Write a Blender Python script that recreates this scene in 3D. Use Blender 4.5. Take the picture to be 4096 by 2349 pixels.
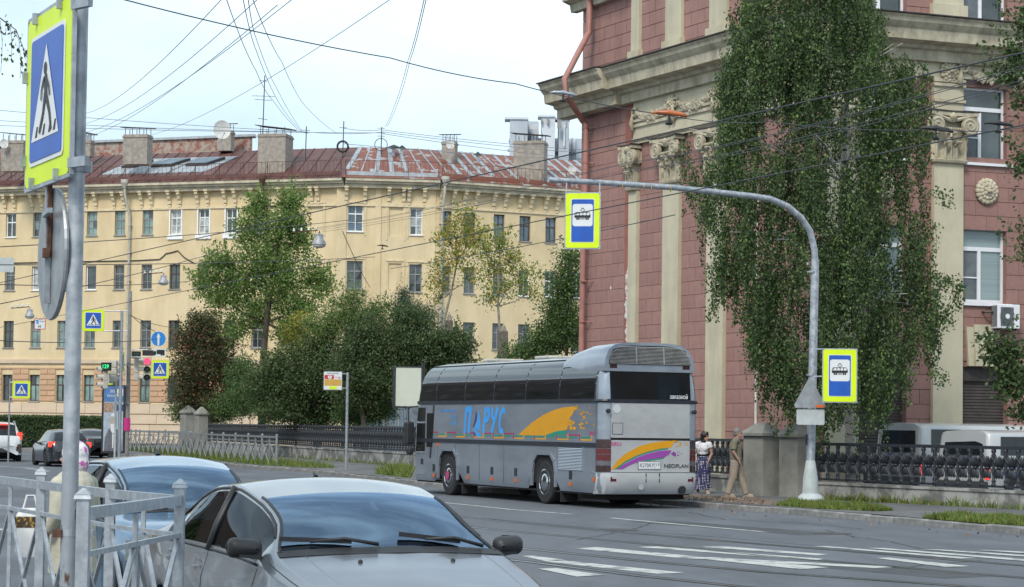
import bpy, math, random
import numpy as np
from mathutils import Vector, Matrix
random.seed(7)
for o in list(bpy.data.objects): bpy.data.objects.remove(o)
SC = bpy.context.scene
COL = SC.collection
R = math.radians
# ------------------------------------------------------------------ camera
FX, CX, CY = 8600.0, 2048.0, 1344.5          # focal length and principal point in photograph pixels (4096 wide)
CAMH, PITCH, ROLL = 1.82, math.atan(0.0421), 0.013
cam = bpy.data.cameras.new('camera'); camo = bpy.data.objects.new('camera', cam); COL.objects.link(camo)
camo.matrix_world = Matrix.Translation((0, 0, CAMH)) @ Matrix.Rotation(R(90)+PITCH, 4, 'X') @ Matrix.Rotation(ROLL, 4, 'Z')
cam.sensor_width = 36; cam.lens = FX/4096*36; cam.shift_y = 170/4096; cam.clip_start = .2; cam.clip_end = 4000
SC.camera = camo
# ------------------------------------------------------------------ sky, sun, exposure
SUN_EL, SUN_AZ = R(46), R(200)               # azimuth clockwise from +Y: high behind the camera, a little to the left
wd = bpy.data.worlds.new('World'); SC.world = wd; wd.use_nodes = True
nt = wd.node_tree; nt.nodes.clear()
N = nt.nodes.new; L = nt.links.new
out = N('ShaderNodeOutputWorld'); bg = N('ShaderNodeBackground'); bg.inputs[1].default_value = .12
sky = N('ShaderNodeTexSky'); sky.sky_type = 'NISHITA'; sky.sun_disc = False
sky.sun_elevation = SUN_EL; sky.sun_rotation = SUN_AZ; sky.air_density = 1.0; sky.dust_density = 1.5; sky.ozone_density = 1.6
tc = N('ShaderNodeTexCoord'); mp = N('ShaderNodeMapping'); mp.inputs['Scale'].default_value = (1, 1, 2.2)
nz = N('ShaderNodeTexNoise'); nz.inputs['Scale'].default_value = 3.1; nz.inputs['Detail'].default_value = 7; nz.inputs['Roughness'].default_value = .55
cr = N('ShaderNodeValToRGB'); cr.color_ramp.elements[0].position = .36; cr.color_ramp.elements[1].position = .60
cr.color_ramp.elements[0].color = (.40, .40, .40, 1); cr.color_ramp.elements[1].color = (.97, .97, .97, 1)
mx = N('ShaderNodeMix'); mx.data_type = 'RGBA'
mx.inputs[7].default_value = (7.1, 8.5, 9.2, 1)
L(tc.outputs['Generated'], mp.inputs[0]); L(mp.outputs[0], nz.inputs['Vector']); L(nz.outputs[0], cr.inputs[0])
L(cr.outputs[0], mx.inputs[0]); L(sky.outputs[0], mx.inputs[6]); L(mx.outputs[2], bg.inputs[0]); L(bg.outputs[0], out.inputs[0])
sl = bpy.data.lights.new('sun', 'SUN'); sl.energy = 2.0; sl.angle = R(14); sl.color = (1, .93, .82)
so = bpy.data.objects.new('sun', sl); COL.objects.link(so)
sd = Vector((math.sin(SUN_AZ)*math.cos(SUN_EL), math.cos(SUN_AZ)*math.cos(SUN_EL), math.sin(SUN_EL)))
so.rotation_euler = sd.to_track_quat('Z', 'Y').to_euler(); so.location = (0, 0, 60)
SC.view_settings.view_transform = 'Standard'; SC.view_settings.look = 'None'
SC.view_settings.exposure = .35; SC.view_settings.gamma = 1
# ------------------------------------------------------------------ pixel -> place helpers (measuring the photograph)
_f = Vector((0, math.cos(PITCH), math.sin(PITCH))); _r0 = Vector((1, 0, 0)); _u0 = Vector((0, -math.sin(PITCH), math.cos(PITCH)))
_r = _r0*math.cos(ROLL)+_u0*math.sin(ROLL); _u = _u0*math.cos(ROLL)-_r0*math.sin(ROLL)
EYE = Vector((0, 0, CAMH))
def ray(x, y): return _f*FX + _r*(x-CX) - _u*(y-CY)
def AT(x, y, Y): d = ray(x, y); return EYE + d*(Y/d.y)
def G(x, y, z=0.0): d = ray(x, y); return EYE + d*((z-CAMH)/d.z)
def PX(p):
    d = Vector(p)-EYE; k = FX/d.dot(_f); return (CX+d.dot(_r)*k, CY-d.dot(_u)*k)
class Face:
    """vertical plane: origin, direction along s, outward normal n towards the viewer"""
    def __init__(s, o, d, flip=False):
        s.o = Vector((o[0], o[1], 0)); s.d = Vector((d[0], d[1], 0)).normalized()
        s.n = Vector((s.d.y, -s.d.x, 0)); 
        if flip: s.n = -s.n
        s.ang = math.atan2(s.d.y, s.d.x)
    def P(s, a, t, z): return s.o + s.d*a + s.n*t + Vector((0, 0, z))
    def ip(s, x, y, t=0.0):
        d = ray(x, y); o = s.o + s.n*t
        k = (o-EYE).dot(s.n)/d.dot(s.n); p = EYE+d*k-s.o
        return p.dot(s.d), p.z
# ------------------------------------------------------------------ materials
MATS = {}
def mat(name, col, rough=.7, var=.12, scale=6.0, bump=0.0, metal=0.0, col2=None, stretch=(1, 1, 1), detail=5, emit=0, coat=0, contrast=(.35, .65), bscale=None, spec=.5, coord='Object', grime=0, gscale=.6, gstretch=(1, 1, .12)):
    if name in MATS: return MATS[name]
    m = bpy.data.materials.new(name); m.use_nodes = True; MATS[name] = m
    t = m.node_tree; b = t.nodes['Principled BSDF']
    b.inputs['Roughness'].default_value = rough; b.inputs['Metallic'].default_value = metal
    b.inputs['Specular IOR Level'].default_value = spec
    if coat: b.inputs['Coat Weight'].default_value = coat; b.inputs['Coat Roughness'].default_value = .05
    c = t.nodes.new('ShaderNodeTexCoord'); mpp = t.nodes.new('ShaderNodeMapping'); mpp.inputs['Scale'].default_value = stretch
    n = t.nodes.new('ShaderNodeTexNoise'); n.inputs['Scale'].default_value = scale; n.inputs['Detail'].default_value = detail; n.inputs['Roughness'].default_value = .6
    t.links.new(c.outputs[coord], mpp.inputs[0]); t.links.new(mpp.outputs[0], n.inputs['Vector'])
    rp = t.nodes.new('ShaderNodeValToRGB')
    rp.color_ramp.elements[0].position, rp.color_ramp.elements[1].position = contrast
    c2 = col2 or tuple(min(1, x*(1+var)) for x in col); c1 = col if col2 else tuple(x*(1-var) for x in col)
    rp.color_ramp.elements[0].color = (*c1, 1); rp.color_ramp.elements[1].color = (*c2, 1)
    t.links.new(n.outputs[0], rp.inputs[0]); t.links.new(rp.outputs[0], b.inputs['Base Color'])
    if grime:   # streaks and stains of their own shape
        gm = t.nodes.new('ShaderNodeMapping'); gm.inputs['Scale'].default_value = gstretch; gn = t.nodes.new('ShaderNodeTexNoise'); gn.inputs['Scale'].default_value = gscale; gn.inputs['Detail'].default_value = 9; gn.inputs['Roughness'].default_value = .68
        gr_ = t.nodes.new('ShaderNodeMapRange'); gr_.inputs[1].default_value = .42; gr_.inputs[2].default_value = .66; gr_.inputs[3].default_value = 1; gr_.inputs[4].default_value = 1-grime
        hs = t.nodes.new('ShaderNodeHueSaturation'); t.links.new(c.outputs[coord], gm.inputs[0]); t.links.new(gm.outputs[0], gn.inputs['Vector']); t.links.new(gn.outputs[0], gr_.inputs[0]); t.links.new(gr_.outputs[0], hs.inputs['Value']); t.links.new(rp.outputs[0], hs.inputs['Color']); t.links.new(hs.outputs[0], b.inputs['Base Color'])
    if bump:
        bp = t.nodes.new('ShaderNodeBump'); bp.inputs['Strength'].default_value = bump; bp.inputs['Distance'].default_value = .02
        if bscale:
            n2 = t.nodes.new('ShaderNodeTexNoise'); n2.inputs['Scale'].default_value = bscale; n2.inputs['Detail'].default_value = 4
            t.links.new(c.outputs[coord], n2.inputs['Vector']); t.links.new(n2.outputs[0], bp.inputs['Height'])
        else: t.links.new(n.outputs[0], bp.inputs['Height'])
        t.links.new(bp.outputs[0], b.inputs['Normal'])
    if emit:
        b.inputs['Emission Color'].default_value = (*col, 1); b.inputs['Emission Strength'].default_value = emit
    return m
def mat_ob_var(m, amt=.1):
    """adds a per-object brightness variation to a material made by mat()"""
    t = m.node_tree; b = t.nodes['Principled BSDF']; ln = b.inputs['Base Color'].links[0]; src = ln.from_socket
    oi = t.nodes.new('ShaderNodeObjectInfo'); mr = t.nodes.new('ShaderNodeMapRange'); mr.inputs[3].default_value = 1-amt; mr.inputs[4].default_value = 1+amt
    hs = t.nodes.new('ShaderNodeHueSaturation'); t.links.new(oi.outputs['Random'], mr.inputs[0]); t.links.new(mr.outputs[0], hs.inputs['Value'])
    t.links.new(src, hs.inputs['Color']); t.links.new(hs.outputs[0], b.inputs['Base Color']); return m
def glass(name, tint, rough=.02, trans=.6, ior=1.5, refl=(.62, .80, 1.0)):
    """thin pane: tinted see-through mixed with a mirror reflection by Fresnel"""
    if name in MATS: return MATS[name]
    m = bpy.data.materials.new(name); m.use_nodes = True; MATS[name] = m
    t = m.node_tree; t.nodes.clear(); o = t.nodes.new('ShaderNodeOutputMaterial')
    tr = t.nodes.new('ShaderNodeBsdfTransparent'); tr.inputs[0].default_value = (*tint, 1)
    gl = t.nodes.new('ShaderNodeBsdfGlossy'); gl.inputs['Roughness'].default_value = rough; gl.inputs[0].default_value = (*refl, 1)
    fr = t.nodes.new('ShaderNodeFresnel'); fr.inputs[0].default_value = ior
    mm = t.nodes.new('ShaderNodeMath'); mm.operation = 'MULTIPLY_ADD'; mm.inputs[1].default_value = 1.0; mm.inputs[2].default_value = 1-trans
    c = t.nodes.new('ShaderNodeTexCoord'); n = t.nodes.new('ShaderNodeTexNoise'); n.inputs['Scale'].default_value = 1.3
    bp = t.nodes.new('ShaderNodeBump'); bp.inputs['Strength'].default_value = .03; bp.inputs['Distance'].default_value = .05
    t.links.new(c.outputs['Object'], n.inputs['Vector']); t.links.new(n.outputs[0], bp.inputs['Height']); t.links.new(bp.outputs[0], gl.inputs['Normal'])
    mxx = t.nodes.new('ShaderNodeMixShader')
    t.links.new(fr.outputs[0], mm.inputs[0]); t.links.new(mm.outputs[0], mxx.inputs[0]); t.links.new(tr.outputs[0], mxx.inputs[1]); t.links.new(gl.outputs[0], mxx.inputs[2]); t.links.new(mxx.outputs[0], o.inputs[0])
    return m
# ------------------------------------------------------------------ mesh building
ROTS = {}
class MB:
    def __init__(s): s.v = []; s.f = []; s.m = []
    def add(s, vs, fs, mi=0):
        o = len(s.v); s.v += [tuple(p) for p in vs]; s.f += [tuple(i+o for i in f) for f in fs]; s.m += [mi]*len(fs); return s
    def hexa(s, p, mi=0):   # 8 points: bottom ring 0-3, top ring 4-7
        return s.add(p, [(3, 2, 1, 0), (4, 5, 6, 7), (0, 1, 5, 4), (1, 2, 6, 5), (2, 3, 7, 6), (3, 0, 4, 7)], mi)
    def box(s, x0, x1, y0, y1, z0, z1, mi=0):
        return s.hexa([(x0, y0, z0), (x1, y0, z0), (x1, y1, z0), (x0, y1, z0), (x0, y0, z1), (x1, y0, z1), (x1, y1, z1), (x0, y1, z1)], mi)
    def fbox(s, F, a0, a1, t0, t1, z0, z1, mi=0):
        P = F.P; return s.hexa([P(a0, t1, z0), P(a1, t1, z0), P(a1, t0, z0), P(a0, t0, z0), P(a0, t1, z1), P(a1, t1, z1), P(a1, t0, z1), P(a0, t0, z1)], mi)
    def fpoly(s, F, pts, t0, t1, mi=0):      # prism of a polygon (s, z) on a face, from t0 to t1
        n = len(pts); a = [F.P(p[0], t1, p[1]) for p in pts]; b = [F.P(p[0], t0, p[1]) for p in pts]
        return s.add(a+b, [tuple(range(n)), tuple(range(2*n-1, n-1, -1))]+[(i, i+n, (i+1) % n+n, (i+1) % n) for i in range(n)], mi)
    def prism(s, pts, f, mi=0):              # pts 2d; f(p, k) -> 3d for k = 0 (front), 1 (back)
        n = len(pts); a = [f(p, 0) for p in pts]; b = [f(p, 1) for p in pts]
        return s.add(a+b, [tuple(range(n)), tuple(range(2*n-1, n-1, -1))]+[(i, i+n, (i+1) % n+n, (i+1) % n) for i in range(n)], mi)
    def bar(s, p0, p1, w, h=None, mi=0, up=(0, 0, 1)):
        p0 = Vector(p0); p1 = Vector(p1); d = (p1-p0).normalized(); h = h or w; u = Vector(up)
        if abs(d.dot(u)) > .98: u = Vector((0, 1, 0)) if abs(d.y) < .9 else Vector((1, 0, 0))
        a = d.cross(u).normalized()*w/2; b = a.cross(d).normalized()*h/2
        return s.hexa([p0-a-b, p0+a-b, p0+a+b, p0-a+b, p1-a-b, p1+a-b, p1+a+b, p1-a+b], mi)
    def tube(s, path, r, n=8, mi=0, cap=True):
        path = [Vector(p) for p in path]; k = len(path); rs = r if isinstance(r, (list, tuple)) else [r]*k
        vs = []; prev = None
        for i, p in enumerate(path):
            d = (path[min(i+1, k-1)]-path[max(i-1, 0)]).normalized()
            if prev is None:
                u = Vector((0, 0, 1)) if abs(d.z) < .9 else Vector((1, 0, 0)); a = d.cross(u).normalized()
            else: a = (prev - d*prev.dot(d)).normalized()
            prev = a; b = d.cross(a)
            vs += [p+(a*math.cos(2*math.pi*j/n)+b*math.sin(2*math.pi*j/n))*rs[i] for j in range(n)]
        fs = [(i*n+j, i*n+(j+1) % n, (i+1)*n+(j+1) % n, (i+1)*n+j) for i in range(k-1) for j in range(n)]
        if cap: fs += [tuple(range(n-1, -1, -1)), tuple(range((k-1)*n, k*n))]
        return s.add(vs, fs, mi)
    def lathe(s, prof, at=(0, 0, 0), n=16, axis='z', mi=0, sx=1, sy=1):
        at = Vector(at); vs = []
        for r, z in prof:
            for j in range(n):
                a = 2*math.pi*j/n; p = (r*math.cos(a)*sx, r*math.sin(a)*sy, z)
                if axis == 'y': p = (p[0], p[2], p[1])
                if axis == 'x': p = (p[2], p[0], p[1])
                vs.append(at+Vector(p))
        k = len(prof)
        fs = [(i*n+j, i*n+(j+1) % n, (i+1)*n+(j+1) % n, (i+1)*n+j) for i in range(k-1) for j in range(n)]
        fs += [tuple(range(n-1, -1, -1)), tuple(range((k-1)*n, k*n))]
        return s.add(vs, fs, mi)
    def grid(s, rows, mi=0):
        k = len(rows[0]); vs = [p for r_ in rows for p in r_]
        return s.add(vs, [(i*k+j, i*k+j+1, (i+1)*k+j+1, (i+1)*k+j) for i in range(len(rows)-1) for j in range(k-1)], mi)
    def xf(s, M): s.v = [tuple(M @ Vector(p)) for p in s.v]; return s
    def mesh(s, name, mats):
        me = bpy.data.meshes.new(name); me.from_pydata(s.v, [], s.f)
        for m_ in (mats if isinstance(mats, (list, tuple)) else [mats]): me.materials.append(m_)
        if any(s.m): me.polygons.foreach_set('material_index', s.m)
        return me
    def build(s, name, mats, parent=None, smooth=False, world=False, fixn=True, bevel=0):
        if world and parent is not None:
            o = parent.location
            if parent.parent is not None: o = o+parent.parent.location
            s.v = [(p[0]-o.x, p[1]-o.y, p[2]-o.z) for p in s.v]
        me = s.mesh(name, mats)
        if fixn:
            import bmesh
            bm = bmesh.new(); bm.from_mesh(me); bmesh.ops.recalc_face_normals(bm, faces=bm.faces); bm.to_mesh(me); bm.free()
        if smooth: 
            me.polygons.foreach_set('use_smooth', [True]*len(me.polygons))
            if smooth != 1: me.set_sharp_from_angle(angle=R(smooth))
        return link(name, me, parent, bevel)
def link(name, me, parent=None, bevel=0):
    o = bpy.data.objects.new(name, me); COL.objects.link(o); o.parent = parent
    if bevel:
        b = o.modifiers.new('bevel', 'BEVEL'); b.width = bevel; b.segments = 2; b.limit_method = 'ANGLE'; b.angle_limit = R(40)
    return o
def tag(o, label=None, cat=None, group=None, kind=None):
    if label: o['label'] = label
    if cat: o['category'] = cat
    if group: o['group'] = group
    if kind: o['kind'] = kind
    return o
def thing(name, label, cat, loc=(0, 0, 0), rz=0, group=None):
    o = bpy.data.objects.new(name, None); COL.objects.link(o); o.location = loc; o.rotation_euler = (0, 0, rz); o.empty_display_size = .2
    return tag(o, label, cat, group)
def copy_tree(o, parent=None):
    c = o.copy(); COL.objects.link(c); c.parent = parent
    for ch in o.children: copy_tree(ch, c)
    return c
def inst(name, me, parent, loc, rz=0, scale=(1, 1, 1), rot=None):
    o = bpy.data.objects.new(name, me); COL.objects.link(o); o.parent = parent
    o.location = Vector(loc)-(parent.location if parent else Vector()); o.rotation_euler = rot or (0, 0, rz); o.scale = scale; return o
def pchip(keys):
    """smooth interpolation through (x, y) keys without overshoot"""
    k = sorted(keys); xs = [a for a, b in k]; ys = [b for a, b in k]; n = len(xs)
    d = [(ys[i+1]-ys[i])/(xs[i+1]-xs[i]) for i in range(n-1)]
    m = [d[0]]+[0 if d[i-1]*d[i] <= 0 else 2*d[i-1]*d[i]/(d[i-1]+d[i]) for i in range(1, n-1)]+[d[-1]]
    def f(x):
        if x <= xs[0]: return ys[0]
        if x >= xs[-1]: return ys[-1]
        i = max(j for j in range(n-1) if xs[j] <= x); h = xs[i+1]-xs[i]; t = (x-xs[i])/h
        return ys[i]*(1+2*t)*(1-t)**2+m[i]*h*t*(1-t)**2+ys[i+1]*t*t*(3-2*t)+m[i+1]*h*t*t*(t-1)
    return f
def text_mesh(txt, size, name='lettering', bold=0.0, shear=0.0, depth=0.0):
    c = bpy.data.curves.new(name, 'FONT'); c.body = txt; c.size = size; c.align_x = 'CENTER'; c.align_y = 'CENTER'; c.offset = bold*size; c.shear = shear; c.extrude = depth; c.resolution_u = 3
    o = bpy.data.objects.new(name, c); me = bpy.data.meshes.new_from_object(o); bpy.data.objects.remove(o); me.name = name; return me
def text(txt, size, m, parent, at, right, up, name='lettering', width=None, **k):
    me = text_mesh(txt, size, name, **k); me.materials.clear(); me.materials.append(m)
    right = Vector(right).normalized(); up = Vector(up).normalized(); nn = right.cross(up)
    xs = [v.co.x for v in me.vertices] or [0, 1]; s = width/(max(xs)-min(xs)) if width else 1
    M = Matrix((right*s, up, nn)).transposed().to_4x4(); M.translation = Vector(at); me.transform(M)
    return link(name, me, parent)
# ------------------------------------------------------------------ common materials
M_galv = mat('galvanized_steel', (.36, .39, .43), .45, .18, 14, .12, .55)
M_yel = mat('fluorescent_yellow_sheeting', (.62, .80, .0), .45, .04, 3)
M_blue = mat('sign_blue_sheeting', (.008, .085, .42), .4, .12, 3)
M_white = mat('sign_white_sheeting', (.66, .68, .70), .4, .05, 3)
M_black = mat('sign_black_print', (.012, .013, .015), .5, .2, 5)
M_red = mat('sign_red_sheeting', (.5, .02, .03), .4, .1, 5)
M_back = mat('sign_back_metal', (.30, .32, .34), .45, .15, 6, 0, .4)
M_rubber = mat('rubber', (.018, .018, .02), .75, .25, 12)
M_dark = mat('dark_plastic', (.02, .021, .024), .5, .2, 8)
M_wire = mat('wire_steel', (.05, .055, .065), .6, .2, 3)
M_rust = mat('rusty_iron', (.095, .045, .030), .85, .35, 25, .2)
# ================================================================== ground, road, pavements
M_asph = mat('asphalt', (.112, .122, .142), .85, .16, .9, .25, bscale=45, stretch=(1, .35, 1), coord='Object', detail=8, grime=.26, gscale=.35, gstretch=(1, .45, 1))
M_walk = mat('pavement_asphalt', (.135, .135, .14), .9, .2, .8, .25, bscale=50, detail=8, grime=.3, gscale=.5, gstretch=(1, .6, 1))
M_dirt = mat('dry_dirt', (.17, .125, .10), .95, .3, 3, .5, bscale=18, detail=8)
M_kerb = mat_ob_var(mat('kerb_granite', (.20, .195, .19), .85, .3, 5, .3, bscale=40), .14)
M_paint = mat('road_paint', (.17, .18, .185), .7, 0, 3.2, 0, col2=(.46, .47, .455), contrast=(.36, .50), detail=9)
M_rail = mat('rail_steel', (.30, .32, .34), .3, .25, 4, 0, .85)
M_soil = mat('lawn_soil', (.06, .075, .03), .95, .35, 3, .3)
M_ground = mat('far_ground', (.11, .115, .11), .95, .2, .2)
def sheet(name, pts, z, m, kind='structure', parent=None):
    b = MB(); b.add([(p[0], p[1], z) for p in pts], [tuple(range(len(pts)))]); o = b.build(name, m, parent)
    if kind: o['kind'] = kind
    return o
sheet('ground', [(-900, -300), (900, -300), (900, 1500), (-900, 1500)], -.06, M_ground)
sheet('road', [(-160, -40), (60, -40), (60, 175), (-160, 175)], 0, M_asph)
KW = .13
kpx = [(4096, 2139), (3585, 2092), (3072, 2050), (2800, 2030), (2543, 2010), (1911, 1967), (1255, 1893), (1024, 1876), (760, 1851), (481, 1822)]
KERB = [G(*p) for p in kpx]
KERB = [KERB[0]+(KERB[0]-KERB[1])*1.6] + KERB + [Vector((-27, 126, 0)), Vector((-30, 127.5, 0))]
pv = [p+Vector((.12, .05, 0)) for p in KERB]
sheet('pavement', [(p.x, p.y) for p in pv]+[(-30, 165), (110, 165), (110, 10)], KW, M_walk)
# kerb stones, one by one
kerb = thing('kerb', 'row of worn granite kerb stones along the far pavement', 'kerb', (KERB[3].x, KERB[3].y, 0)); kerb['kind'] = 'structure'
b = MB(); b.box(-.5, .5, -.09, .09, -.02, KW+.004)
stone = b.mesh('kerb_stone', M_kerb)
import bmesh
bm = bmesh.new(); bm.from_mesh(stone); bmesh.ops.bevel(bm, geom=bm.edges[:], offset=.018, segments=1, affect='EDGES'); bm.to_mesh(stone); bm.free()
acc = 0.0
for i in range(len(KERB)-1):
    a, c = KERB[i], KERB[i+1]; d = c-a; ln = d.length; n_ = max(1, round(ln/1.02))
    for k in range(n_):
        p = a+d*((k+.5)/n_)
        o = inst('kerb_stone', stone, kerb, (p.x+random.uniform(-.012, .012), p.y, random.uniform(-.018, .006)), math.atan2(d.y, d.x)+random.uniform(-.012, .012), (ln/n_-.012, 1, 1))
# near pavement where the photographer stands, with its kerb
sheet('near_pavement', [(-2.0+4.6*.0+.2-(-13+y)*.4889+.35, y) for y in (-20, 40)]+[(-60, 40), (-60, -20)], KW+.02, M_walk)
# far pavement before the yellow building
sheet('far_pavement', [(-150, 146), (-26, 138), (-26, 200), (-150, 200)], KW, M_walk)
# markings
def r3(p): return (2048+.5378*p[0], 1566+.5378*p[1])
def r4(p): return (3072+.5378*p[0], 1566+.5378*p[1])
MZ = [.004]
def mark(name, pts, z=.004): 
    MZ[0] += .0004; z = MZ[0]
    q = [G(*p, z) for p in pts]; o = sheet(name, [(p.x, p.y) for p in q], z, M_paint); return o
def strip(pts, w):   # polyline in pixels -> ground strip
    q = [G(*p) for p in pts]; lft = []; rgt = []
    for i, p in enumerate(q):
        d = (q[min(i+1, len(q)-1)]-q[max(i-1, 0)]); d.z = 0; d.normalize(); n_ = Vector((-d.y, d.x, 0))*w/2
        lft.append(p+n_); rgt.append(p-n_)
    return lft+rgt[::-1]
def line(name, pts, w, z, m): return sheet(name, [(p.x, p.y) for p in strip(pts, w)], z, m)
line('lane_line', [(1700, 2004), (1841, 2017.5), (2048, 2039), (2290, 2058)], .13, .004, M_paint)
line('lane_line', [r3((735, 942)), r3((1300, 995)), r3((1904, 1048)), ], .14, .004, M_paint)
line('lane_line', [(-60, 2108), (87, 2132), (160, 2146)], .14, .004, M_paint)
line('lane_line', [(-40, 1864), (100, 1872), (200, 1886)], .14, .004, M_paint)
for q in ([(465, 1168), (630, 1158), (1392, 1228), (1225, 1236)], [(925, 1157), (1080, 1152), (2330, 1246), (2250, 1256)], [(1385, 1155), (1560, 1150), (2360, 1212), (2270, 1219)],
          [(240, 1265), (390, 1258), (1280, 1348), (1080, 1356)], [(1260, 1239), (1395, 1231), (2878, 1366-61), (2694, 1313)], [(75, 1224), (150, 1221), (395, 1252), (250, 1262)], [(195, 1318), (330, 1314), (690, 1366), (480, 1377)]):
    mark('crossing_stripe', [r3(p) for p in q])
for q in ([(-560, 1238), (-420, 1232), (465, 1308), (240, 1322)], [(800, 1239), (900, 1236), (1505, 1300), (1320, 1306)], [(320, 1150), (440, 1151), (1560, 1240), (1430, 1243)],
          [(730, 1164), (860, 1165), (2100, 1262), (1990, 1268)], [(1155, 1174), (1290, 1176), (2200, 1236), (2100, 1242)], [(1555, 1179), (1700, 1180), (2300, 1218), (2200, 1224)]):
    mark('crossing_stripe', [r4(p) for p in q])
M_groove = mat('rail_groove', (.02, .021, .023), .9, .3, 4)
for pts in ([(1500, 2036), (1905, 2075), (2048, 2091), (2560, 2137), (3072, 2181), (3700, 2232), (4300, 2282)], [(1500, 2072), (2048, 2127), (2545, 2174), (3072, 2226), (4096, 2314), (4400, 2341)],
            [(1400, 2120), (2048, 2191), (2560, 2245), (3072, 2292), (3880, 2349), (4200, 2376)], [(1700, 2204), (2134, 2252), (2560, 2306), (3072, 2360), (3400, 2394)]):
    line('tram_rail', pts, .11, .006, M_rail); line('rail_groove', [(x, y-1.5) for x, y in pts], .24, .003, M_groove)
# asphalt repair patches and stains of their own shape
M_patch = mat('asphalt_patch', (.062, .066, .074), .9, .2, 1.2, .3, bscale=45)
for q in ([(2600, 2085), (3300, 2140), (3260, 2155), (2560, 2100)], [(3350, 2262), (3900, 2310), (3860, 2340), (3300, 2290)], [(700, 1930), (1000, 1950), (980, 1975), (650, 1950)]):
    line('asphalt_patch', q[:2], 1.1, .002, M_patch)
# dirt strip by the kerb and lawns
dirt = sheet('dirt_strip', [(G(*p, KW).x, G(*p, KW).y) for p in ((2440, 1975), (2543, 1981), (2800, 2001), (3080, 2022), (3150, 2014), (3060, 1996), (2700, 1976), (2480, 1962))], KW+.004, M_dirt)
def pxpoly(name, pts, z, m): return sheet(name, [(G(*p, z).x, G(*p, z).y) for p in pts], z, m)
LAWNS = {'a': [(3080, 2020), (3270, 2035), (3500, 2045), (3575, 2042), (3460, 2028), (3330, 2017), (3190, 2010), (3110, 2022)],
         'b': [(3690, 2072), (3800, 2082), (3960, 2095), (4160, 2108), (4160, 2080), (3960, 2072), (3820, 2066)],
         'c': [(1640, 1912), (1500, 1895), (1560, 1882), (1652, 1885)],
         'd': [(480, 1797), (760, 1832), (1040, 1860), (1250, 1872), (1350, 1872), (1180, 1850), (1110, 1845), (760, 1812), (480, 1788)]}
for k, pts in LAWNS.items(): pxpoly('lawn', pts, KW+.006, M_soil)

# tar seams, cracks and manhole covers
M_tar = mat('tar_seam', (.035, .038, .044), .7, .2, 4)
rc = random.Random(21)
for pts in ([(1700, 2052), (2300, 2108), (3000, 2160), (3900, 2238)], [(2300, 2160), (2420, 2140), (2560, 2110), (2640, 2080)], [(3300, 2120), (3420, 2150), (3560, 2166), (3700, 2200)], [(2750, 2050), (2900, 2078), (3200, 2094), (3500, 2120)], [(3500, 2290), (3700, 2260), (3960, 2240)], [(300, 1960), (480, 1935), (700, 1920)]):
    fine = []
    for i in range(len(pts)-1):
        for k in range(7): t = k/7; fine.append((pts[i][0]*(1-t)+pts[i+1][0]*t+rc.uniform(-6, 6), pts[i][1]*(1-t)+pts[i+1][1]*t+rc.uniform(-1.6, 1.6)))
    line('tar_seam', fine, .045, .0025, M_tar)
for x, y in ((3330, 2135), (2480, 2120)):
    g = G(x, y); b = MB(); b.lathe([(.34, -.01), (.34, .008), (.28, .010), (.27, .004), (.02, .006)], (0, 0, 0), 24); o = b.build('manhole_cover', M_dark if False else mat('cast_iron_cover', (.06, .06, .062), .7, .2, 9), None); o.location = (g.x, g.y, 0); tag(o, 'round iron manhole cover in the road ' + ('near the right crossing stripes' if x > 3000 else 'behind the coach rear'), 'manhole')
# ================================================================== yellow corner building
M_yw = mat('yellow_plaster', (.62, .485, .285), .9, 0, .35, .12, col2=(.70, .57, .365), contrast=(.3, .6), detail=9, bscale=14, grime=.14, gscale=.8, gstretch=(1, 1, .28))
M_ycor = mat('pale_cornice_plaster', (.56, .50, .38), .9, .14, 1.2, .1, grime=.3, gscale=1.5, gstretch=(1, 1, .4))
M_ybr = mat('cream_bracket', (.64, .54, .36), .9, .12, 3)
M_ybase = mat_ob_var(mat('terracotta_plaster', (.50, .315, .20), .9, .12, .8, .15, bscale=14), .07)
M_ypl = mat_ob_var(mat('beige_plinth', (.58, .46, .34), .9, .1, .7, .15), .05)
M_win_w = mat('white_window_frame', (.78, .79, .80), .5, .05, 4)
M_win_g = mat('grey_wood_frame', (.25, .25, .25), .8, .25, 8)
M_win_b = mat('brown_wood_frame', (.075, .05, .04), .7, .25, 8)
M_pane = mat('window_glass_dark', (.045, .06, .065), .06, .6, .7, 0, spec=.8)
M_pane_t = mat('window_glass_curtained', (.16, .25, .24), .10, .5, .8, 0, spec=.8)
M_pane_c = mat('window_glass_lace', (.34, .37, .38), .12, .5, 2.0, 0, spec=.7)
M_pane_b = mat('window_glass_blue', (.075, .12, .165), .06, .4, .8, 0, spec=.8)
M_sill = mat('sheet_metal_sill', (.34, .35, .35), .5, .2, 4, 0, .4)
M_roofr = mat_ob_var(mat('red_brown_roof_metal', (.125, .055, .048), .55, .25, 1.4, .1, .1), .16)
M_roofs = mat_ob_var(mat('worn_roof_metal', (.21, .075, .05), .55, 0, 1.1, .1, .15, col2=(.36, .36, .37), contrast=(.55, .62), stretch=(1, 1, .35), detail=8), .14)
M_seam = mat('roof_seam', (.10, .045, .04), .6, .3, 2, 0, .2)
M_zinc = mat('zinc_sheet', (.40, .43, .46), .5, .2, 2.5, 0, .45)
M_chim = mat('chimney_render', (.31, .275, .24), .95, .22, 3, .5, bscale=25)
M_hood = mat('blackened_hood', (.028, .03, .033), .7, .3, 5)
M_dish = mat('dish_enamel', (.62, .62, .60), .5, .12, 4)
Y0 = 165.0
c1 = AT(1365, 1690, Y0); C1 = Vector((c1.x, c1.y, 0))
FL = Face(C1, (1, -.34)); FC = Face(C1, (1, .12))
s2 = FC.ip(1739, 1690)[0]; C2 = FC.P(s2, 0, 0); FR = Face(C2, (1, .5))
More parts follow.
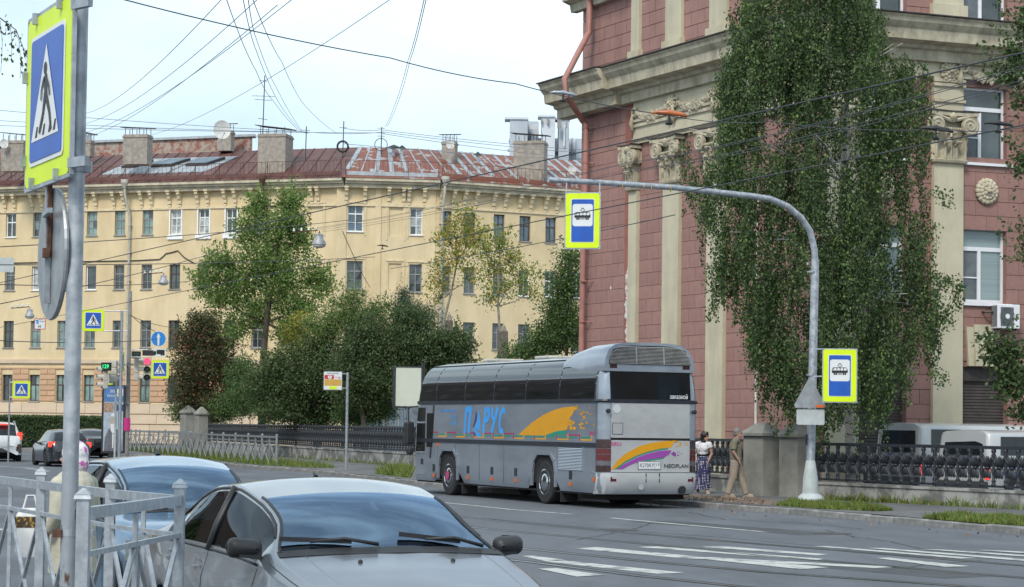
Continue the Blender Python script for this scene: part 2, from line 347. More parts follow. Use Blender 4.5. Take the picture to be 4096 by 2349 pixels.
LEN_L, LEN_R = 48.0, 24.0
yb = thing('yellow_building', 'long yellow plastered four storey building with red metal roof behind the trees', 'building', tuple(C1))
def zl(y, F=FC, x=1400): return F.ip(x, y)[1]
Z_corn0, Z_corn1, Z_eave = zl(752), zl(727), zl(715)
Z_string, Z_band = zl(818), FL.ip(600, 1446)[1]
Z_plinth = FL.ip(300, 1622)[1]
# window lists: (face, s0, s1, z0, z1, style)
WINS = []
rows = [(845, 947), (1063, 1165), (1286, 1399)]
lx = [44, 152, 259, 368, 480, 591, 703, 815, 925, 1035, 1145]
sty = [['wpl', 'teal', 'teal', 'teal', 'teal', 'teal', 'wgrid', 'wgrid', 'wdark', 'grey', 'teal'],
       ['grey', 'wlace', 'grey', 'wpl1', 'grey', 'grey', 'brown', 'brown', 'grey', 'grey', 'brown'],
       ['brown', 'teal', 'teal', 'teal', 'grey', 'grey', 'brown', 'teal', 'brown', 'grey', 'teal']]
for i, x in enumerate(lx):
    sc = FL.ip(x, 895)[0]
    for r_, (ya, yb_) in enumerate(rows):
        za, zb = FL.ip(600, yb_-8)[1], FL.ip(600, ya-4)[1]
        WINS.append((FL, sc-.47, sc+.47, za, zb, sty[r_][i]))
    WINS.append((FL, sc-.47, sc+.47, FL.ip(300, 1606)[1], FL.ip(300, 1500)[1], 'grnd'))
for (xa, xb, st) in ((1390, 1453, 'wblue'), (1640, 1690, 'wlace2')):
    sa, sb = FC.ip(xa, 900)[0], FC.ip(xb, 900)[0]
    for r_, (ya, yc) in enumerate(((821, 928), (1046, 1157), (1270, 1380))):
        k = 14 if xa > 1600 else 0
        WINS.append((FC, sa, sb, FC.ip(1500, yc+k*.6)[1], FC.ip(1500, ya+k*.6)[1], st if r_ == 0 else 'grey'))
for i, (xa, xb) in enumerate(((1766, 1806), (1858, 1903), (1975, 2019), (2078, 2123), (2182, 2225), (2290, 2334))):
    sa, sb = FR.ip(xa, 900)[0], FR.ip(xb, 900)[0]
    for r_, (ya, yc) in enumerate(((851, 953), (1069, 1175), (1290, 1395))):
        WINS.append((FR, sa, sb, FR.ip(1880, yc)[1], FR.ip(1880, ya)[1], 'brown' if r_ == 0 else ('wplain' if i > 2 and r_ == 1 else 'grey')))
BLIND = []
for (F, xa, xb, ya, yc) in ((FC, 1556, 1612, 826, 945), (FC, 1556, 1608, 1052, 1160), (FL, 1233, 1290, 822, 930), (FL, 1233, 1290, 1046, 1157)):
    BLIND.append((F, F.ip(xa, 900)[0], F.ip(xb, 900)[0], F.ip(1500 if F is FC else 1260, yc)[1], F.ip(1500 if F is FC else 1260, ya)[1]))
def wall_with_holes(F, s0, s1, z0, z1, holes, t_in=.34):
    """front skin cut round the openings, plus their reveals"""
    b = MB(); xs = sorted({s0, s1} | {h[0] for h in holes} | {h[1] for h in holes}); zs = sorted({z0, z1} | {h[2] for h in holes} | {h[3] for h in holes})
    for i in range(len(xs)-1):
        for j in range(len(zs)-1):
            cx, cz = (xs[i]+xs[i+1])/2, (zs[j]+zs[j+1])/2
            if any(h[0] < cx < h[1] and h[2] < cz < h[3] for h in holes): continue
            b.add([F.P(xs[i], 0, zs[j]), F.P(xs[i+1], 0, zs[j]), F.P(xs[i+1], 0, zs[j+1]), F.P(xs[i], 0, zs[j+1])], [(0, 1, 2, 3)])
    for h in holes:
        d_ = h[4] if len(h) > 4 else t_in; a, c, e, g = h[:4]
        for (p, q) in (((a, e), (c, e)), ((c, e), (c, g)), ((c, g), (a, g)), ((a, g), (a, e))):
            b.add([F.P(p[0], 0, p[1]), F.P(q[0], 0, q[1]), F.P(q[0], -d_, q[1]), F.P(p[0], -d_, p[1])], [(0, 1, 2, 3)])
    return b
for F, s0, s1 in ((FL, -LEN_L, 0), (FC, 0, s2), (FR, 0, LEN_R)):
    holes = [w[1:5] for w in WINS if w[0] is F]
    bl = [w[1:5]+(.12,) for w in BLIND if w[0] is F]
    b = wall_with_holes(F, s0, s1, -.05, Z_corn0+.3, holes+bl, .26)
    for h in bl: b.add([F.P(h[0], -.12, h[2]), F.P(h[1], -.12, h[2]), F.P(h[1], -.12, h[3]), F.P(h[0], -.12, h[3])], [(0, 1, 2, 3)])
    b.build('wall', M_yw, yb, world=True, fixn=False)
    # cornice in three steps, string courses
    e0, e1 = (s0, s1)
    for nm, t, za, zb, m_ in (('cornice', .75, Z_corn0+.30, Z_corn1, M_ycor), ('cornice', .50, Z_corn0, Z_corn0+.30, M_ycor), ('cornice', .95, Z_corn1, Z_eave, M_ycor), ('string_course', .10, Z_string-.11, Z_string+.05, M_ybr)):
        b = MB(); b.fbox(F, e0-(.0), e1+(.1 if F is not FR else 0), -.05, t, za, zb); b.build(nm, m_, yb, world=True)
for F, s0, s1 in ((FL, -LEN_L, -.6),):
    b = MB(); b.fbox(F, s0, s1, -.03, .16, Z_band-.18, Z_band+.14); b.build('string_course', M_ypl, yb, world=True)
    b = MB(); b.fbox(F, s0, s1, -.03, .10, Z_band-.62, Z_band-.52); b.build('string_course', M_ybase, yb, world=True)
# corner pilasters on the chamfer
for xa, xb in ((1345, 1385), (1500, 1524), (1700, 1742)):
    a, c = FC.ip(xa, 900)[0], FC.ip(xb, 900)[0]; b = MB(); b.fbox(FC, a, c, -.02, .09, Z_band, Z_corn0); b.build('pilaster', M_yw, yb, world=True)
for (F, a, c, e, g, st) in [w for w in WINS if w[0] is FC]+[(x[0], x[1], x[2], x[3], x[4], '') for x in BLIND]:
    b = MB(); k = .22
    b.fbox(F, a-k, a-k+.1, -.01, .05, e-.3, g+.15); b.fbox(F, c+k-.1, c+k, -.01, .05, e-.3, g+.15); b.fbox(F, a-k, c+k, -.01, .07, g+.15, g+.27)
    b.build('window_surround', M_ybr, yb, world=True)
# brackets
bb = MB()
prof = [(0, 0), (.52, 0), (.52, -.22), (.40, -.30), (.32, -.55), (.18, -.72), (.16, -.95), (0, -1.0)]
bb.prism(prof, lambda p, k: ((-.13 if k == 0 else .13), p[0], p[1])); bb.box(-.18, .18, 0, .6, -.02, .12); bb.box(-.10, .10, 0, .1, -1.25, -1.02)
brm = bb.mesh('bracket', M_ybr)
def put_bracket(F, s): 
    p = F.P(s, 0, Z_corn0-.02); inst('bracket', brm, yb, p, F.ang+math.pi)
for x in lx:
    s = FL.ip(x, 895)[0]
    put_bracket(FL, s-.52); put_bracket(FL, s+.36)
for x in (1250, 1275, 1385, 1460, 1556, 1615, 1636, 1698): put_bracket(FC if x > 1365 else FL, (FC if x > 1365 else FL).ip(x, 780)[0])
for xa in (1766, 1858, 1975, 2078, 2182, 2290):
    s = FR.ip(xa+20, 860)[0]; put_bracket(FR, s-.5); put_bracket(FR, s+.5)
# windows
def window(F, a, c, e, g, st, parent, depth=.2, sill=True):
    fm = {'w': M_win_w, 'b': M_win_b, 'g': M_win_g, 't': M_win_g}[st[0] if st != 'grnd' else 'b']
    pm = {'teal': M_pane_t, 'wlace': M_pane_c, 'wlace2': M_pane_c, 'wblue': M_pane_b, 'wgrid': M_pane_c, 'grnd': random.choice([M_pane_t, M_pane]), 'brown': random.choice([M_pane, M_pane_b])}.get(st, M_pane)
    fw = .075; t0 = -depth
    f = MB(); f.fbox(F, a, a+fw, t0-.06, t0+.02, e, g); f.fbox(F, c-fw, c, t0-.06, t0+.02, e, g); f.fbox(F, a+fw, c-fw, t0-.06, t0+.02, e, e+fw); f.fbox(F, a+fw, c-fw, t0-.06, t0+.02, g-fw, g)
    w = f.build('window', fm, parent, world=True)
    h = g-e; cx = (a+c)/2; xs = [a+fw, cx, c-fw]; zs = [e+fw, e+h*.62, g-fw]
    if st in ('wgrid', 'wblue', 'wlace2'): zs = [e+fw, e+h*.34, e+h*.66, g-fw]
    if st in ('wpl1', 'wlace'): xs = [a+fw, c-fw]; zs = [e+fw, g-fw]
    if st in ('grey', 'teal'): zs = [e+fw, e+h*.32, e+h*.64, g-fw]
    mb = MB()
    for x in xs[1:-1]: mb.fbox(F, x-.03, x+.03, t0-.05, t0+.015, e+fw, g-fw)
    for i, z in enumerate(zs[1:-1]): mb.fbox(F, a+fw, c-fw, t0-.05, t0+.018, z-(.045 if i == len(zs)-3 else .02), z+(.045 if i == len(zs)-3 else .02))
    if mb.v: 
        q = mb.build('glazing_bar', fm, w); q.location = -(w.parent.location) if False else (0, 0, 0)
        q.data.transform(Matrix.Translation(-parent.location))
    for i in range(len(xs)-1):
        for j in range(len(zs)-1):
            p = MB(); k = random.uniform(-.012, .012)
            p.add([F.P(xs[i], t0-.03+k, zs[j]), F.P(xs[i+1], t0-.03-k, zs[j]), F.P(xs[i+1], t0-.03-k*.5, zs[j+1]), F.P(xs[i], t0-.03+k*.3, zs[j+1])], [(0, 1, 2, 3)])
            q = p.build('pane', pm if random.random() < .8 else M_pane, w, fixn=False); q.data.transform(Matrix.Translation(-parent.location))
    if sill:
        sb = MB(); sb.fbox(F, a-.08, c+.08, -depth, .1, e-.07, e-.005); sb.build('window_sill', M_win_w if st[0] == 'w' else M_sill, parent, world=True)
    return w
for w in WINS: window(*w, parent=yb)
# white surrounds of the three white upper windows
for i in (6, 7, 8):
    s = FL.ip(lx[i], 895)[0]; e, g = WINS[i*4][3], WINS[i*4][4]; b = MB()
    b.fbox(FL, s-.58, s-.475, -.01, .05, e-.1, g+.1); b.fbox(FL, s+.475, s+.58, -.01, .05, e-.1, g+.1); b.fbox(FL, s-.475, s+.475, -.01, .05, g+.005, g+.1); b.fbox(FL, s-.68, s+.68, -.01, .13, e-.42, e-.1)
    b.build('window_surround', M_win_w, yb, world=True)
# ground floor: coursed blocks between the windows, plinth courses
ub = MB(); ub.box(-.5, .5, -.5, .5, -.5, .5); blk = ub.mesh('block', M_ybase); blk2 = ub.mesh('plinth_stone', M_ypl)
gz0, gz1 = FL.ip(300, 1606)[1], Z_band-.62
sw = sorted(FL.ip(x, 895)[0] for x in lx)
edges = [sw[0]-2.1]+sw+[-.4]
nrow = 6; rh = (gz1-gz0)/nrow
for i in range(len(edges)-1):
    a = edges[i]+(.50 if i > 0 else 0); c = edges[i+1]-(.50 if i < len(edges)-2 else 0)
    for k in range(nrow):
        if c-a < .3: continue
        parts = [(a, c)] if k % 2 == 0 or c-a < 1.2 else [(a, (a+c)/2), ((a+c)/2, c)]
        for (p, q) in parts:
            inst('block', blk, yb, FL.P((p+q)/2, .03, gz0+rh*(k+.5)), FL.ang, (q-p-.03, .12, rh-.05))
for k, (za, zb) in enumerate(((gz0-.12, gz0-.95), (gz0-.98, gz0-1.75), (gz0-1.78, -.05))):
    s = -LEN_L; j = 0
    while s < -.4:
        ln = 3.2 if (j+k) % 2 else 2.6; e = min(s+ln, -.35)
        if e > sw[0]-3: inst('plinth_stone', blk2, yb, FL.P((s+e)/2, .06, (za+zb)/2), FL.ang, (e-s-.03, .16, za-zb-.04))
        s = e; j += 1
# roof
TIN, RISE = 6.5, FC.ip(1400, 600)[1]*1.0+.35-Z_eave
RISE = 3.3
def eave(F, s): return F.P(s, 1.0, Z_eave+.02)
def ridge(F, s): return F.P(s, -TIN, Z_eave+RISE)
pl = [(FL, s, s) for s in np.arange(-LEN_L, .01, 1.0)]
def roofpanel(p, q, r_, t, m_, zoff=0):
    b = MB(); up = Vector((0, 0, .03)); b.hexa([p-up, q-up, r_-up, t-up, p, q, r_, t])
    d = (t-p); w_ = .05 if m_ is M_roofr else random.choice((.10, .26, .34)); q_ = random.uniform(0, .25) if w_ > .06 else 0; b.bar(p.lerp(t, q_)+Vector((0, 0, .02)), t+Vector((0, 0, .02)), w_, .07, mi=1)
    b.build('roof_panel', [m_, M_seam if m_ is M_roofr else M_zinc], yb, world=True)
def inter(F1, F2, t):   # corner of two offset lines
    p1, p2 = F1.o+F1.n*t, F2.o+F2.n*t; d1, d2 = F1.d, F2.d
    den = d1.x*d2.y-d1.y*d2.x; k = ((p2.x-p1.x)*d2.y-(p2.y-p1.y)*d2.x)/den; return p1+d1*k
def wing(F, e0, e1, r0, r1, n_, m_):
    for i in range(n_):
        a, c = i/n_, (i+1)/n_
        roofpanel(e0.lerp(e1, a), e0.lerp(e1, c), r0.lerp(r1, c), r0.lerp(r1, a), m_ if m_ else M_roofs)
zE, zR = Vector((0, 0, Z_eave+.02)), Vector((0, 0, Z_eave+RISE))
e1, e2 = inter(FL, FC, 1.0), inter(FC, FR, 1.0); r1, r2 = inter(FL, FC, -TIN), inter(FC, FR, -TIN)
wing(FL, FL.P(-LEN_L, 1, 0)+zE, e1+zE, FL.P(-LEN_L, -TIN, 0)+zR, r1+zR, 46, M_roofr)
wing(FC, e1+zE, e2+zE, r1+zR, r2+zR, 6, M_roofs)
wing(FR, e2+zE, FR.P(LEN_R, 1, 0)+zE, r2+zR, FR.P(LEN_R, -TIN, 0)+zR, 24, M_roofs)
b = MB(); back = [FL.P(-LEN_L, -TIN, 0)+zR, r1+zR, r2+zR, FR.P(LEN_R, -TIN, 0)+zR]; back2 = [FL.P(-LEN_L, -13, 0)+zE, inter(FL, FC, -13)+zE, inter(FC, FR, -13)+zE, FR.P(LEN_R, -13, 0)+zE]
b.grid([back, back2]); b.build('back_slope', M_roofr, yb, world=True)
# gutter sheets along the eave
for F, s0, s1, m_ in ((FL, -LEN_L, -.2, M_roofr), (FC, .1, s2-.1, M_zinc), (FR, .2, LEN_R, M_roofs)):
    b = MB(); b.fbox(F, s0, s1, .55, .60, Z_eave+.22, Z_eave+.52); b.build('gutter', m_, yb, world=True)
# raised fire wall with zinc cap behind the left roof
fw0 = AT(300, 640, 182); fw1 = AT(1005, 600, 176.5)
b = MB()
zt = AT(344, 592, 184).z
b.hexa([(fw0.x-26, 192, 18), (fw1.x, 176.5, 18), (fw1.x, 177.1, 18), (fw0.x-26, 192.6, 18), (fw0.x-26, 192, zt+.1), (fw1.x, 176.5, zt+.15), (fw1.x, 177.1, zt+.15), (fw0.x-26, 192.6, zt+.1)])
b.build('fire_wall', mat('patchy_brick_plaster', (.27, .10, .075), .9, 0, 2.2, .3, col2=(.36, .32, .28), contrast=(.42, .58)), yb, world=True)
b = MB(); b.hexa([(fw0.x-26, 191.7, zt+.1), (fw1.x+.3, 176.2, zt+.15), (fw1.x+.3, 177.4, zt+.15), (fw0.x-26, 192.9, zt+.1), (fw0.x-26, 191.7, zt+.3), (fw1.x+.3, 176.2, zt+.35), (fw1.x+.3, 177.4, zt+.35), (fw0.x-26, 192.9, zt+.3)])
b.build('fire_wall_cap', M_zinc, yb, world=True)
# skylights in a zinc surround
for (xa, xb, y) in ((345, 395, 682), (488, 590, 680), (655, 748, 675)):
    F = FL; p0 = AT(xa, y+8, 169.5); p1 = AT(xb, y+2, 169); sl_ = RISE/(TIN+1)
    s0 = (p0-F.o).dot(F.d); s1 = s0+ (1.9 if xa > 400 else 1.2); t0, t1 = -2.6, -4.1
    zz = lambda t: Z_eave+.02+(1-t)*sl_
    b = MB(); b.hexa([F.P(s0+.3, t0, zz(t0)+.02), F.P(s1+.3, t0, zz(t0)+.02), F.P(s1+1.2, t1, zz(t1)+.02), F.P(s0+1.2, t1, zz(t1)+.02), F.P(s0+.3, t0, zz(t0)+.26), F.P(s1+.3, t0, zz(t0)+.26), F.P(s1+1.2, t1, zz(t1)+.26), F.P(s0+1.2, t1, zz(t1)+.26)])
    w = b.build('skylight', M_dark, yb, world=True)
    b = MB(); b.add([F.P(s0+.5, t0-.08, zz(t0-.08)+.28), F.P(s1+.15, t0-.08, zz(t0-.08)+.28), F.P(s1+1.0, t1+.1, zz(t1+.1)+.28), F.P(s0+1.3, t1+.1, zz(t1+.1)+.28)], [(0, 1, 2, 3)])
    q = b.build('pane', M_pane_b, w, fixn=False); q.data.transform(Matrix.Translation(-yb.location))
    b = MB(); a0, a1 = s0-.7, s1+.9; t2, t3 = -1.2, -4.9
    b.hexa([F.P(a0, t2, zz(t2)+.0), F.P(a1, t2, zz(t2)+.0), F.P(a1+1, t3, zz(t3)), F.P(a0+1, t3, zz(t3)), F.P(a0, t2, zz(t2)+.05), F.P(a1, t2, zz(t2)+.05), F.P(a1+1, t3, zz(t3)+.05), F.P(a0+1, t3, zz(t3)+.05)])
    b.build('zinc_patch', M_zinc, yb, world=True)
# roof guard rail
def guard(F, s0, s1, tt=.35, parent=yb):
    za = Z_eave+.02+(1-tt)*RISE/(TIN+1); n_ = int((s1-s0)/2)
    b = MB(); b.bar(F.P(s0, tt, za+.15), F.P(s1, tt, za+.15), .03); b.build('lower_rail', M_rust, parent, world=True)
    b = MB(); b.bar(F.P(s0, tt, za+1.1), F.P(s1, tt, za+1.1), .035); b.build('top_rail', M_rust, parent, world=True)
    for i in range(n_+1):
        s = s0+(s1-s0)*i/n_; b = MB(); b.bar(F.P(s, tt, za-.1), F.P(s, tt, za+1.12), .045); b.bar(F.P(s, tt, za+.95), F.P(s-.0, tt+.75, za-.25), .03); b.build('post', M_rust, parent, world=True)
    b = MB()
    for i in range(int((s1-s0)/.36)): b.bar(F.P(s0+.36*i, tt, za+.15), F.P(s0+.36*i, tt, za+1.1), .022)
    o = b.build('pickets', M_rust, parent, world=True); o['kind'] = 'stuff'
gr = thing('roof_railing', 'thin rusty guard railing along the red roof edge of the yellow building', 'railing', tuple(C1))
guard(FL, -LEN_L, -.2, parent=gr); guard(FC, .0, s2, parent=gr); guard(FR, .2, LEN_R, parent=gr)
# chimneys: (x0, x1, ytop, ybottom, Y, depth, hood, label)
def chimney(x0, x1, y0, y1, Y, dep, label, hood=True, skew=.12):
    p = AT((x0+x1)/2, y1, Y); w = (x1-x0)/FX*Y; h = (y1-y0)/FX*Y
    r_ = thing('chimney', label, 'chimney', (p.x, p.y, p.z-.9), -.2)
    b = MB(); b.box(-w/2, w/2, -dep/2, dep/2, 0, h+.9); b.box(-w/2-.06, w/2+.06, -dep/2-.06, dep/2+.06, h+.65, h+.78); b.build('stack', M_chim, r_)
    if hood:
        for sx in (-1, -.33, .33, 1):
            b = MB(); b.bar((sx*w*.44, -dep*.4, h+.85), (sx*w*.44, -dep*.4, h+1.45), .04); b.bar((sx*w*.44, dep*.4, h+.85), (sx*w*.44, dep*.4, h+1.45), .04); b.build('hood_leg', M_rust, r_)
        b = MB(); q = [(-w/2-.25, h+1.38+skew), (w/2+.25, h+1.38-skew), (w/2+.2, h+1.46-skew), (-w/2-.2, h+1.50+skew)]
        b.hexa([(-w/2-.25, -dep*.55, h+1.40+skew), (w/2+.25, -dep*.55, h+1.38-skew), (w/2+.25, dep*.55, h+1.52-skew), (-w/2-.25, dep*.55, h+1.52+skew), (-w/2-.25, -dep*.55, h+1.45+skew), (w/2+.25, -dep*.55, h+1.43-skew), (w/2+.25, dep*.55, h+1.60-skew), (-w/2-.25, dep*.55, h+1.60+skew)])
        b.build('hood', M_hood, r_)
    return r_
chimney(13, 108, 565, 643, 171, 1.2, 'grey rendered chimney with flat hood at the left end of the red roof')
chimney(500, 602, 541, 616, 172, 1.2, 'wide grey chimney with hood standing against the brick fire wall', skew=.05)
chimney(340, 371, 563, 585, 176, .9, 'small hooded chimney half hidden behind the signpost')
chimney(1043, 1158, 540, 680, 168.5, 2.0, 'large chimney with tilted black hood and ladder cage above the poplar', skew=.16)
chimney(1771, 1825, 567, 668, 171, 1.0, 'slender brick chimney with pointed hood beside a white dish', skew=0)
chimney(2059, 2183, 567, 702, 171, 1.6, 'broad chimney with dark hood nearest the red building', skew=.12)
chimney(876, 932, 524, 562, 175, .9, 'small hooded chimney behind the big satellite dish', skew=0)
def dish(x, y, r_px, Y, label, az=.3, rust=False):
    p = AT(x, y, Y); r_ = r_px/FX*Y; t = thing('satellite_dish', label, 'dish', (p.x, p.y, p.z-r_*1.3), az)
    b = MB(); pr = [(r_*k/6, -.22*r_*(1-(k/6)**2)) for k in range(7)]
    b.grid([[(rr*math.cos(a), zz_*-1-.05, r_*1.3+rr*math.sin(a)*1.08) for a in np.linspace(0, 2*math.pi, 25)] for rr, zz_ in pr]); b.build('reflector', M_dish, t, smooth=1)
    b = MB(); b.tube([(0, .25*r_, r_*1.3), (0, .25*r_, -.7)], .035); b.build('mast', M_galv, t)
    b = MB(); b.tube([(0, -.05, r_*.28), (.1, -.8*r_, r_*.75)], .02); b.box(.04, .16, -.95*r_, -.75*r_, r_*.7, r_*.85); b.build('feed_arm', M_galv, t)
dish(888, 519, 35, 171, 'big white satellite dish on the roof ridge')
dish(16, 575, 17, 170, 'rust stained small satellite dish beside the leftmost chimney')
dish(1800, 578, 17, 169.5, 'white satellite dish fixed to the slender brick chimney')
# antennas
def antenna(x, y0, y1, Y, arms, label, ring=None):
    p = AT(x, y1, Y); h = (y1-y0)/FX*Y; t = thing('roof_antenna', label, 'antenna', tuple(p))
    b = MB(); b.tube([(0, 0, -.6), (.02*h, 0, h)], .04); b.build('mast', M_wire, t)
    for z, l, a in arms:
        b = MB(); b.bar((-l*math.cos(a), -l*math.sin(a), z*h), (l*math.cos(a), l*math.sin(a), z*h), .03)
        for k in range(3): b.bar((l*(k-1)*.6*math.cos(a), l*(k-1)*.6*math.sin(a)-.25, z*h), (l*(k-1)*.6*math.cos(a), l*(k-1)*.6*math.sin(a)+.25, z*h+.02), .02)
        b.build('crossarm', M_wire, t)
    if ring:
        zc, rr, w = ring; b = MB(); b.tube([(rr*math.cos(a), -.1, zc+rr*math.sin(a)) for a in np.linspace(0, 2*math.pi, 25)], w, 6); b.build('coiled_cable', M_rubber, t)
antenna(1051, 300, 520, 169, [(.9, .35, .4), (.62, .9, .1), (.55, .7, .3), (.2, .5, .9)], 'tall television antenna with crossarms on the large chimney')
antenna(1222, 505, 610, 170, [(.85, .35, .2), (.75, .3, .8)], 'short mast gathering cables between the chimney and the tyre shaped coil')
antenna(1371, 484, 605, 169, [(.78, .3, .1)], 'roof mast carrying a thick black coil like a tyre', (.35, .42, .085))
antenna(1524, 508, 600, 170, [(.95, .3, .1), (.75, .35, .6), (.6, .3, .2)], 'wire junction mast with a thin loose loop on the ridge', (.4, .5, .03))
# roof vents
for x, y, Y, lb in ((1575, 600, 170, 'low dark roof vent hatch beside the wire mast'), (1608, 602, 170, 'small pipe vent with cap next to the dark hatch'), (1911, 628, 172, 'small pipe vent on the ridge right of the slender chimney')):
    p = AT(x, y, Y); t = thing('roof_vent', lb, 'vent', tuple(p)); b = MB(); b.lathe([(.12, -.5), (.12, .15)], n=8); b.build('pipe', M_zinc, t)
    b = MB(); b.lathe([(.35 if x > 1590 else .7, .15), (.02, .42)], n=4 if x < 1590 else 8); b.build('cap', M_hood, t)
# downpipes
def downpipe(F, x, ytop, ybot, label, m_, r_=.11):
    s = F.ip(x, (ytop+ybot)/2)[0]; z0, z1 = F.ip(x, ybot)[1], F.ip(x, ytop)[1]
    t = thing('downpipe', label, 'pipe', tuple(F.P(s, .2, 0))); o = F.P(s, .2, 0)
    b = MB(); b.tube([F.P(s, .2, .1), F.P(s, .2, Z_string-.6), F.P(s-.1, .9, Z_corn0-.1), F.P(s-.1, .9, Z_corn1-.1)], r_, 10); b.build('pipe', m_, t, world=True, smooth=40)
    b = MB(); b.lathe([(.12, 0), (.32, .45), (.32, .7)], F.P(s-.1, .95, Z_corn1-.2), 10); b.build('funnel', m_, t, world=True)
    for z in np.arange(2, Z_string-1, 2.2):
        b = MB(); b.fbox(F, s-.16, s+.16, 0, .34, z, z+.05); b.build('clamp', m_, t, world=True)
M_dp = mat('pale_pipe_paint', (.50, .48, .42), .6, .12, 3, 0, .2)
downpipe(FL, 518, 900, 1400, 'pale downpipe with funnel between the left windows of the yellow building', M_dp)
downpipe(FR, 1760, 900, 1300, 'cream downpipe at the corner of the yellow building right wing', M_dp)
downpipe(FL, 1068, 900, 1400, 'rust patched downpipe behind the poplar on the yellow building', M_rust)
# ================================================================== far white block
M_fw = mat('far_white_panel', (.55, .58, .64), .8, .06, .3)
M_fg = mat('far_grey_panel', (.42, .46, .52), .8, .08, .3)
fb = thing('white_tower_block', 'pale grey and white high block seen between the yellow roof and red building', 'building', tuple(AT(2150, 1700, 300)))
YF = 300
def fbx(nm, x0, x1, y0, y1, Y, dep, m_):
    a, c = AT(x0, y1, Y), AT(x1, y0, Y); b = MB(); b.box(a.x, c.x, Y, Y+dep, a.z, c.z); return b.build(nm, m_, fb, world=True)
fbx('wall', 2028, 2420, 556, 1650, YF+8, 20, M_fw); fbx('wing', 2024, 2111, 474, 1650, YF, 12, M_fg); fbx('lift_tower', 2153, 2221, 466, 1650, YF-1, 8, M_fw)
fbx('lift_tower', 2221, 2277, 476, 1650, YF, 6, M_fg); fbx('terrace', 2111, 2153, 518, 1650, YF+2, 8, M_fw); fbx('step', 2277, 2290, 545, 1650, YF+1, 5, M_fw); fbx('annex', 2292, 2330, 556, 1650, YF+5, 5, M_fg)
for (a, c, y0, y1, m_) in ((2153, 2221, 462, 468, M_fw), (2020, 2113, 470, 477, M_fw), (2219, 2279, 472, 478, M_fw), (2036, 2222, 556, 562, M_fw)): fbx('coping', a-1, c+1, y0, y1, {2153: YF-1.2, 2020: YF-.2, 2219: YF-.2, 2036: YF+7.8}[a], 3, m_)
for (a, c, y0, y1) in ((2163, 2170, 474, 494), (2188, 2196, 472, 496), (2229, 2246, 480, 512), (2264, 2270, 480, 512)): fbx('vent_window', a, c, y0, y1, YF-1.5, .4, M_win_g)
fbx('roof_room', 2109, 2155, 486, 560, YF+4, 4, M_fg)
fbx('window_row', 2030, 2300, 600, 606, YF+7.7, .4, M_fg)
for k in range(5): fbx('rail_bar', 2118, 2151, 498+k*4, 499+k*4, YF+.5, .2, M_win_w)
fbx('corner_pipe', 2254, 2259, 500, 585, YF-.5, .3, M_win_w)
# guard rails and dish on the lower roof next to the red building
dish(2287, 680, 17, 172, 'white satellite dish on the far roof beside the red building')
# ================================================================== red building with cream pilasters
M_rw = mat('red_joint_plaster', (.27, .15, .132), .95, .2, 2)
M_rb = mat_ob_var(mat('red_plaster_block', (.330, .185, .163), .9, .10, 1.1, .22, bscale=22, detail=8, grime=.22, gscale=.8, gstretch=(1, 1, .3)), .07)
M_rp = mat('plain_red_plaster', (.30, .115, .09), .9, .12, 1.2, .15)
M_cr = mat('cream_plaster', (.53, .485, .36), .9, .08, 1.0, .15, bscale=20, detail=8, grime=.2, gscale=1.2, gstretch=(1, 1, .12))
M_cs = mat('weathered_cream_stucco', (.44, .39, .285), .95, 0, 3.0, .3, col2=(.56, .51, .39), contrast=(.35, .6), grime=.4, gscale=2.2, gstretch=(1, 1, .35))
M_fl = mat('dark_flashing', (.06, .05, .05), .6, .3, 4, 0, .3)
M_pinkpipe = mat('pink_pipe_paint', (.36, .17, .145), .55, .12, 2.5)
M_peel = mat('bare_white_plaster', (.62, .60, .58), .95, .1, 4)
pE = AT(3936, 1700, 64); dE = (math.cos(R(21)), math.sin(R(21)))
EF = Face(pE, dE); sC = EF.ip(3310, 1700)[0]; CR = EF.P(sC, 0, 0)
EF = Face(CR, dE)                                    # s = 0 at the corner, growing to the right
LF = Face(CR, (-math.sin(R(27)), math.cos(R(27))), flip=True)   # s = 0 at the corner, growing away to the left
if LF.n.y > 0: LF.n = -LF.n
rb = thing('red_building', 'red rusticated building with cream pilasters, carved capitals and a heavy cornice behind the birch', 'building', tuple(CR))
ze = lambda y, x=3936: EF.ip(x, y)[1]
se = lambda x, y=900: EF.ip(x, y)[0]
sl_ = lambda x, y=1200: LF.ip(x, y)[0]
ZT = 13.95; ZA = 12.75                                # top and bottom of the big cornice
LENE = se(4096)+6.0; LENL = sl_(2322); SP = sl_(2512, 700); S_UP = sl_(2338, 200)
ZTOP = 20.5
# openings on the end face (s0, s1, z0, z1, style)
w0, w1 = se(3846), se(4024); PIT = se(3782)-se(3393)  # pilaster pitch
PIT = 3.5
cols = [(w0+PIT*k, w1+PIT*k) for k in (-1, 0, 1)]
rws = [(ze(1213), ze(912)), (ze(653), ze(352)), (ze(90), ze(90)+2.3)]
EW = [(a, c, e, g, j) for (a, c) in cols for j, (e, g) in enumerate(rws)]
SH = [(a-.02, c+.06, -.05, ze(1469)) for (a, c) in cols]
b = wall_with_holes(EF, 0, LENE, -.05, ZTOP, [w[:4] for w in EW]+[s+(.3,) for s in SH], .28); b.build('end_wall', M_rw, rb, world=True, fixn=False)
b = wall_with_holes(LF, 0, LENL, -.05, ZTOP, []); b.build('street_wall', M_rw, rb, world=True, fixn=False)
b = MB(); b.fbox(LF, LENL-.03, LENL, -8, 0, -.05, ZTOP); b.build('rear_wall', M_rp, rb, world=True)
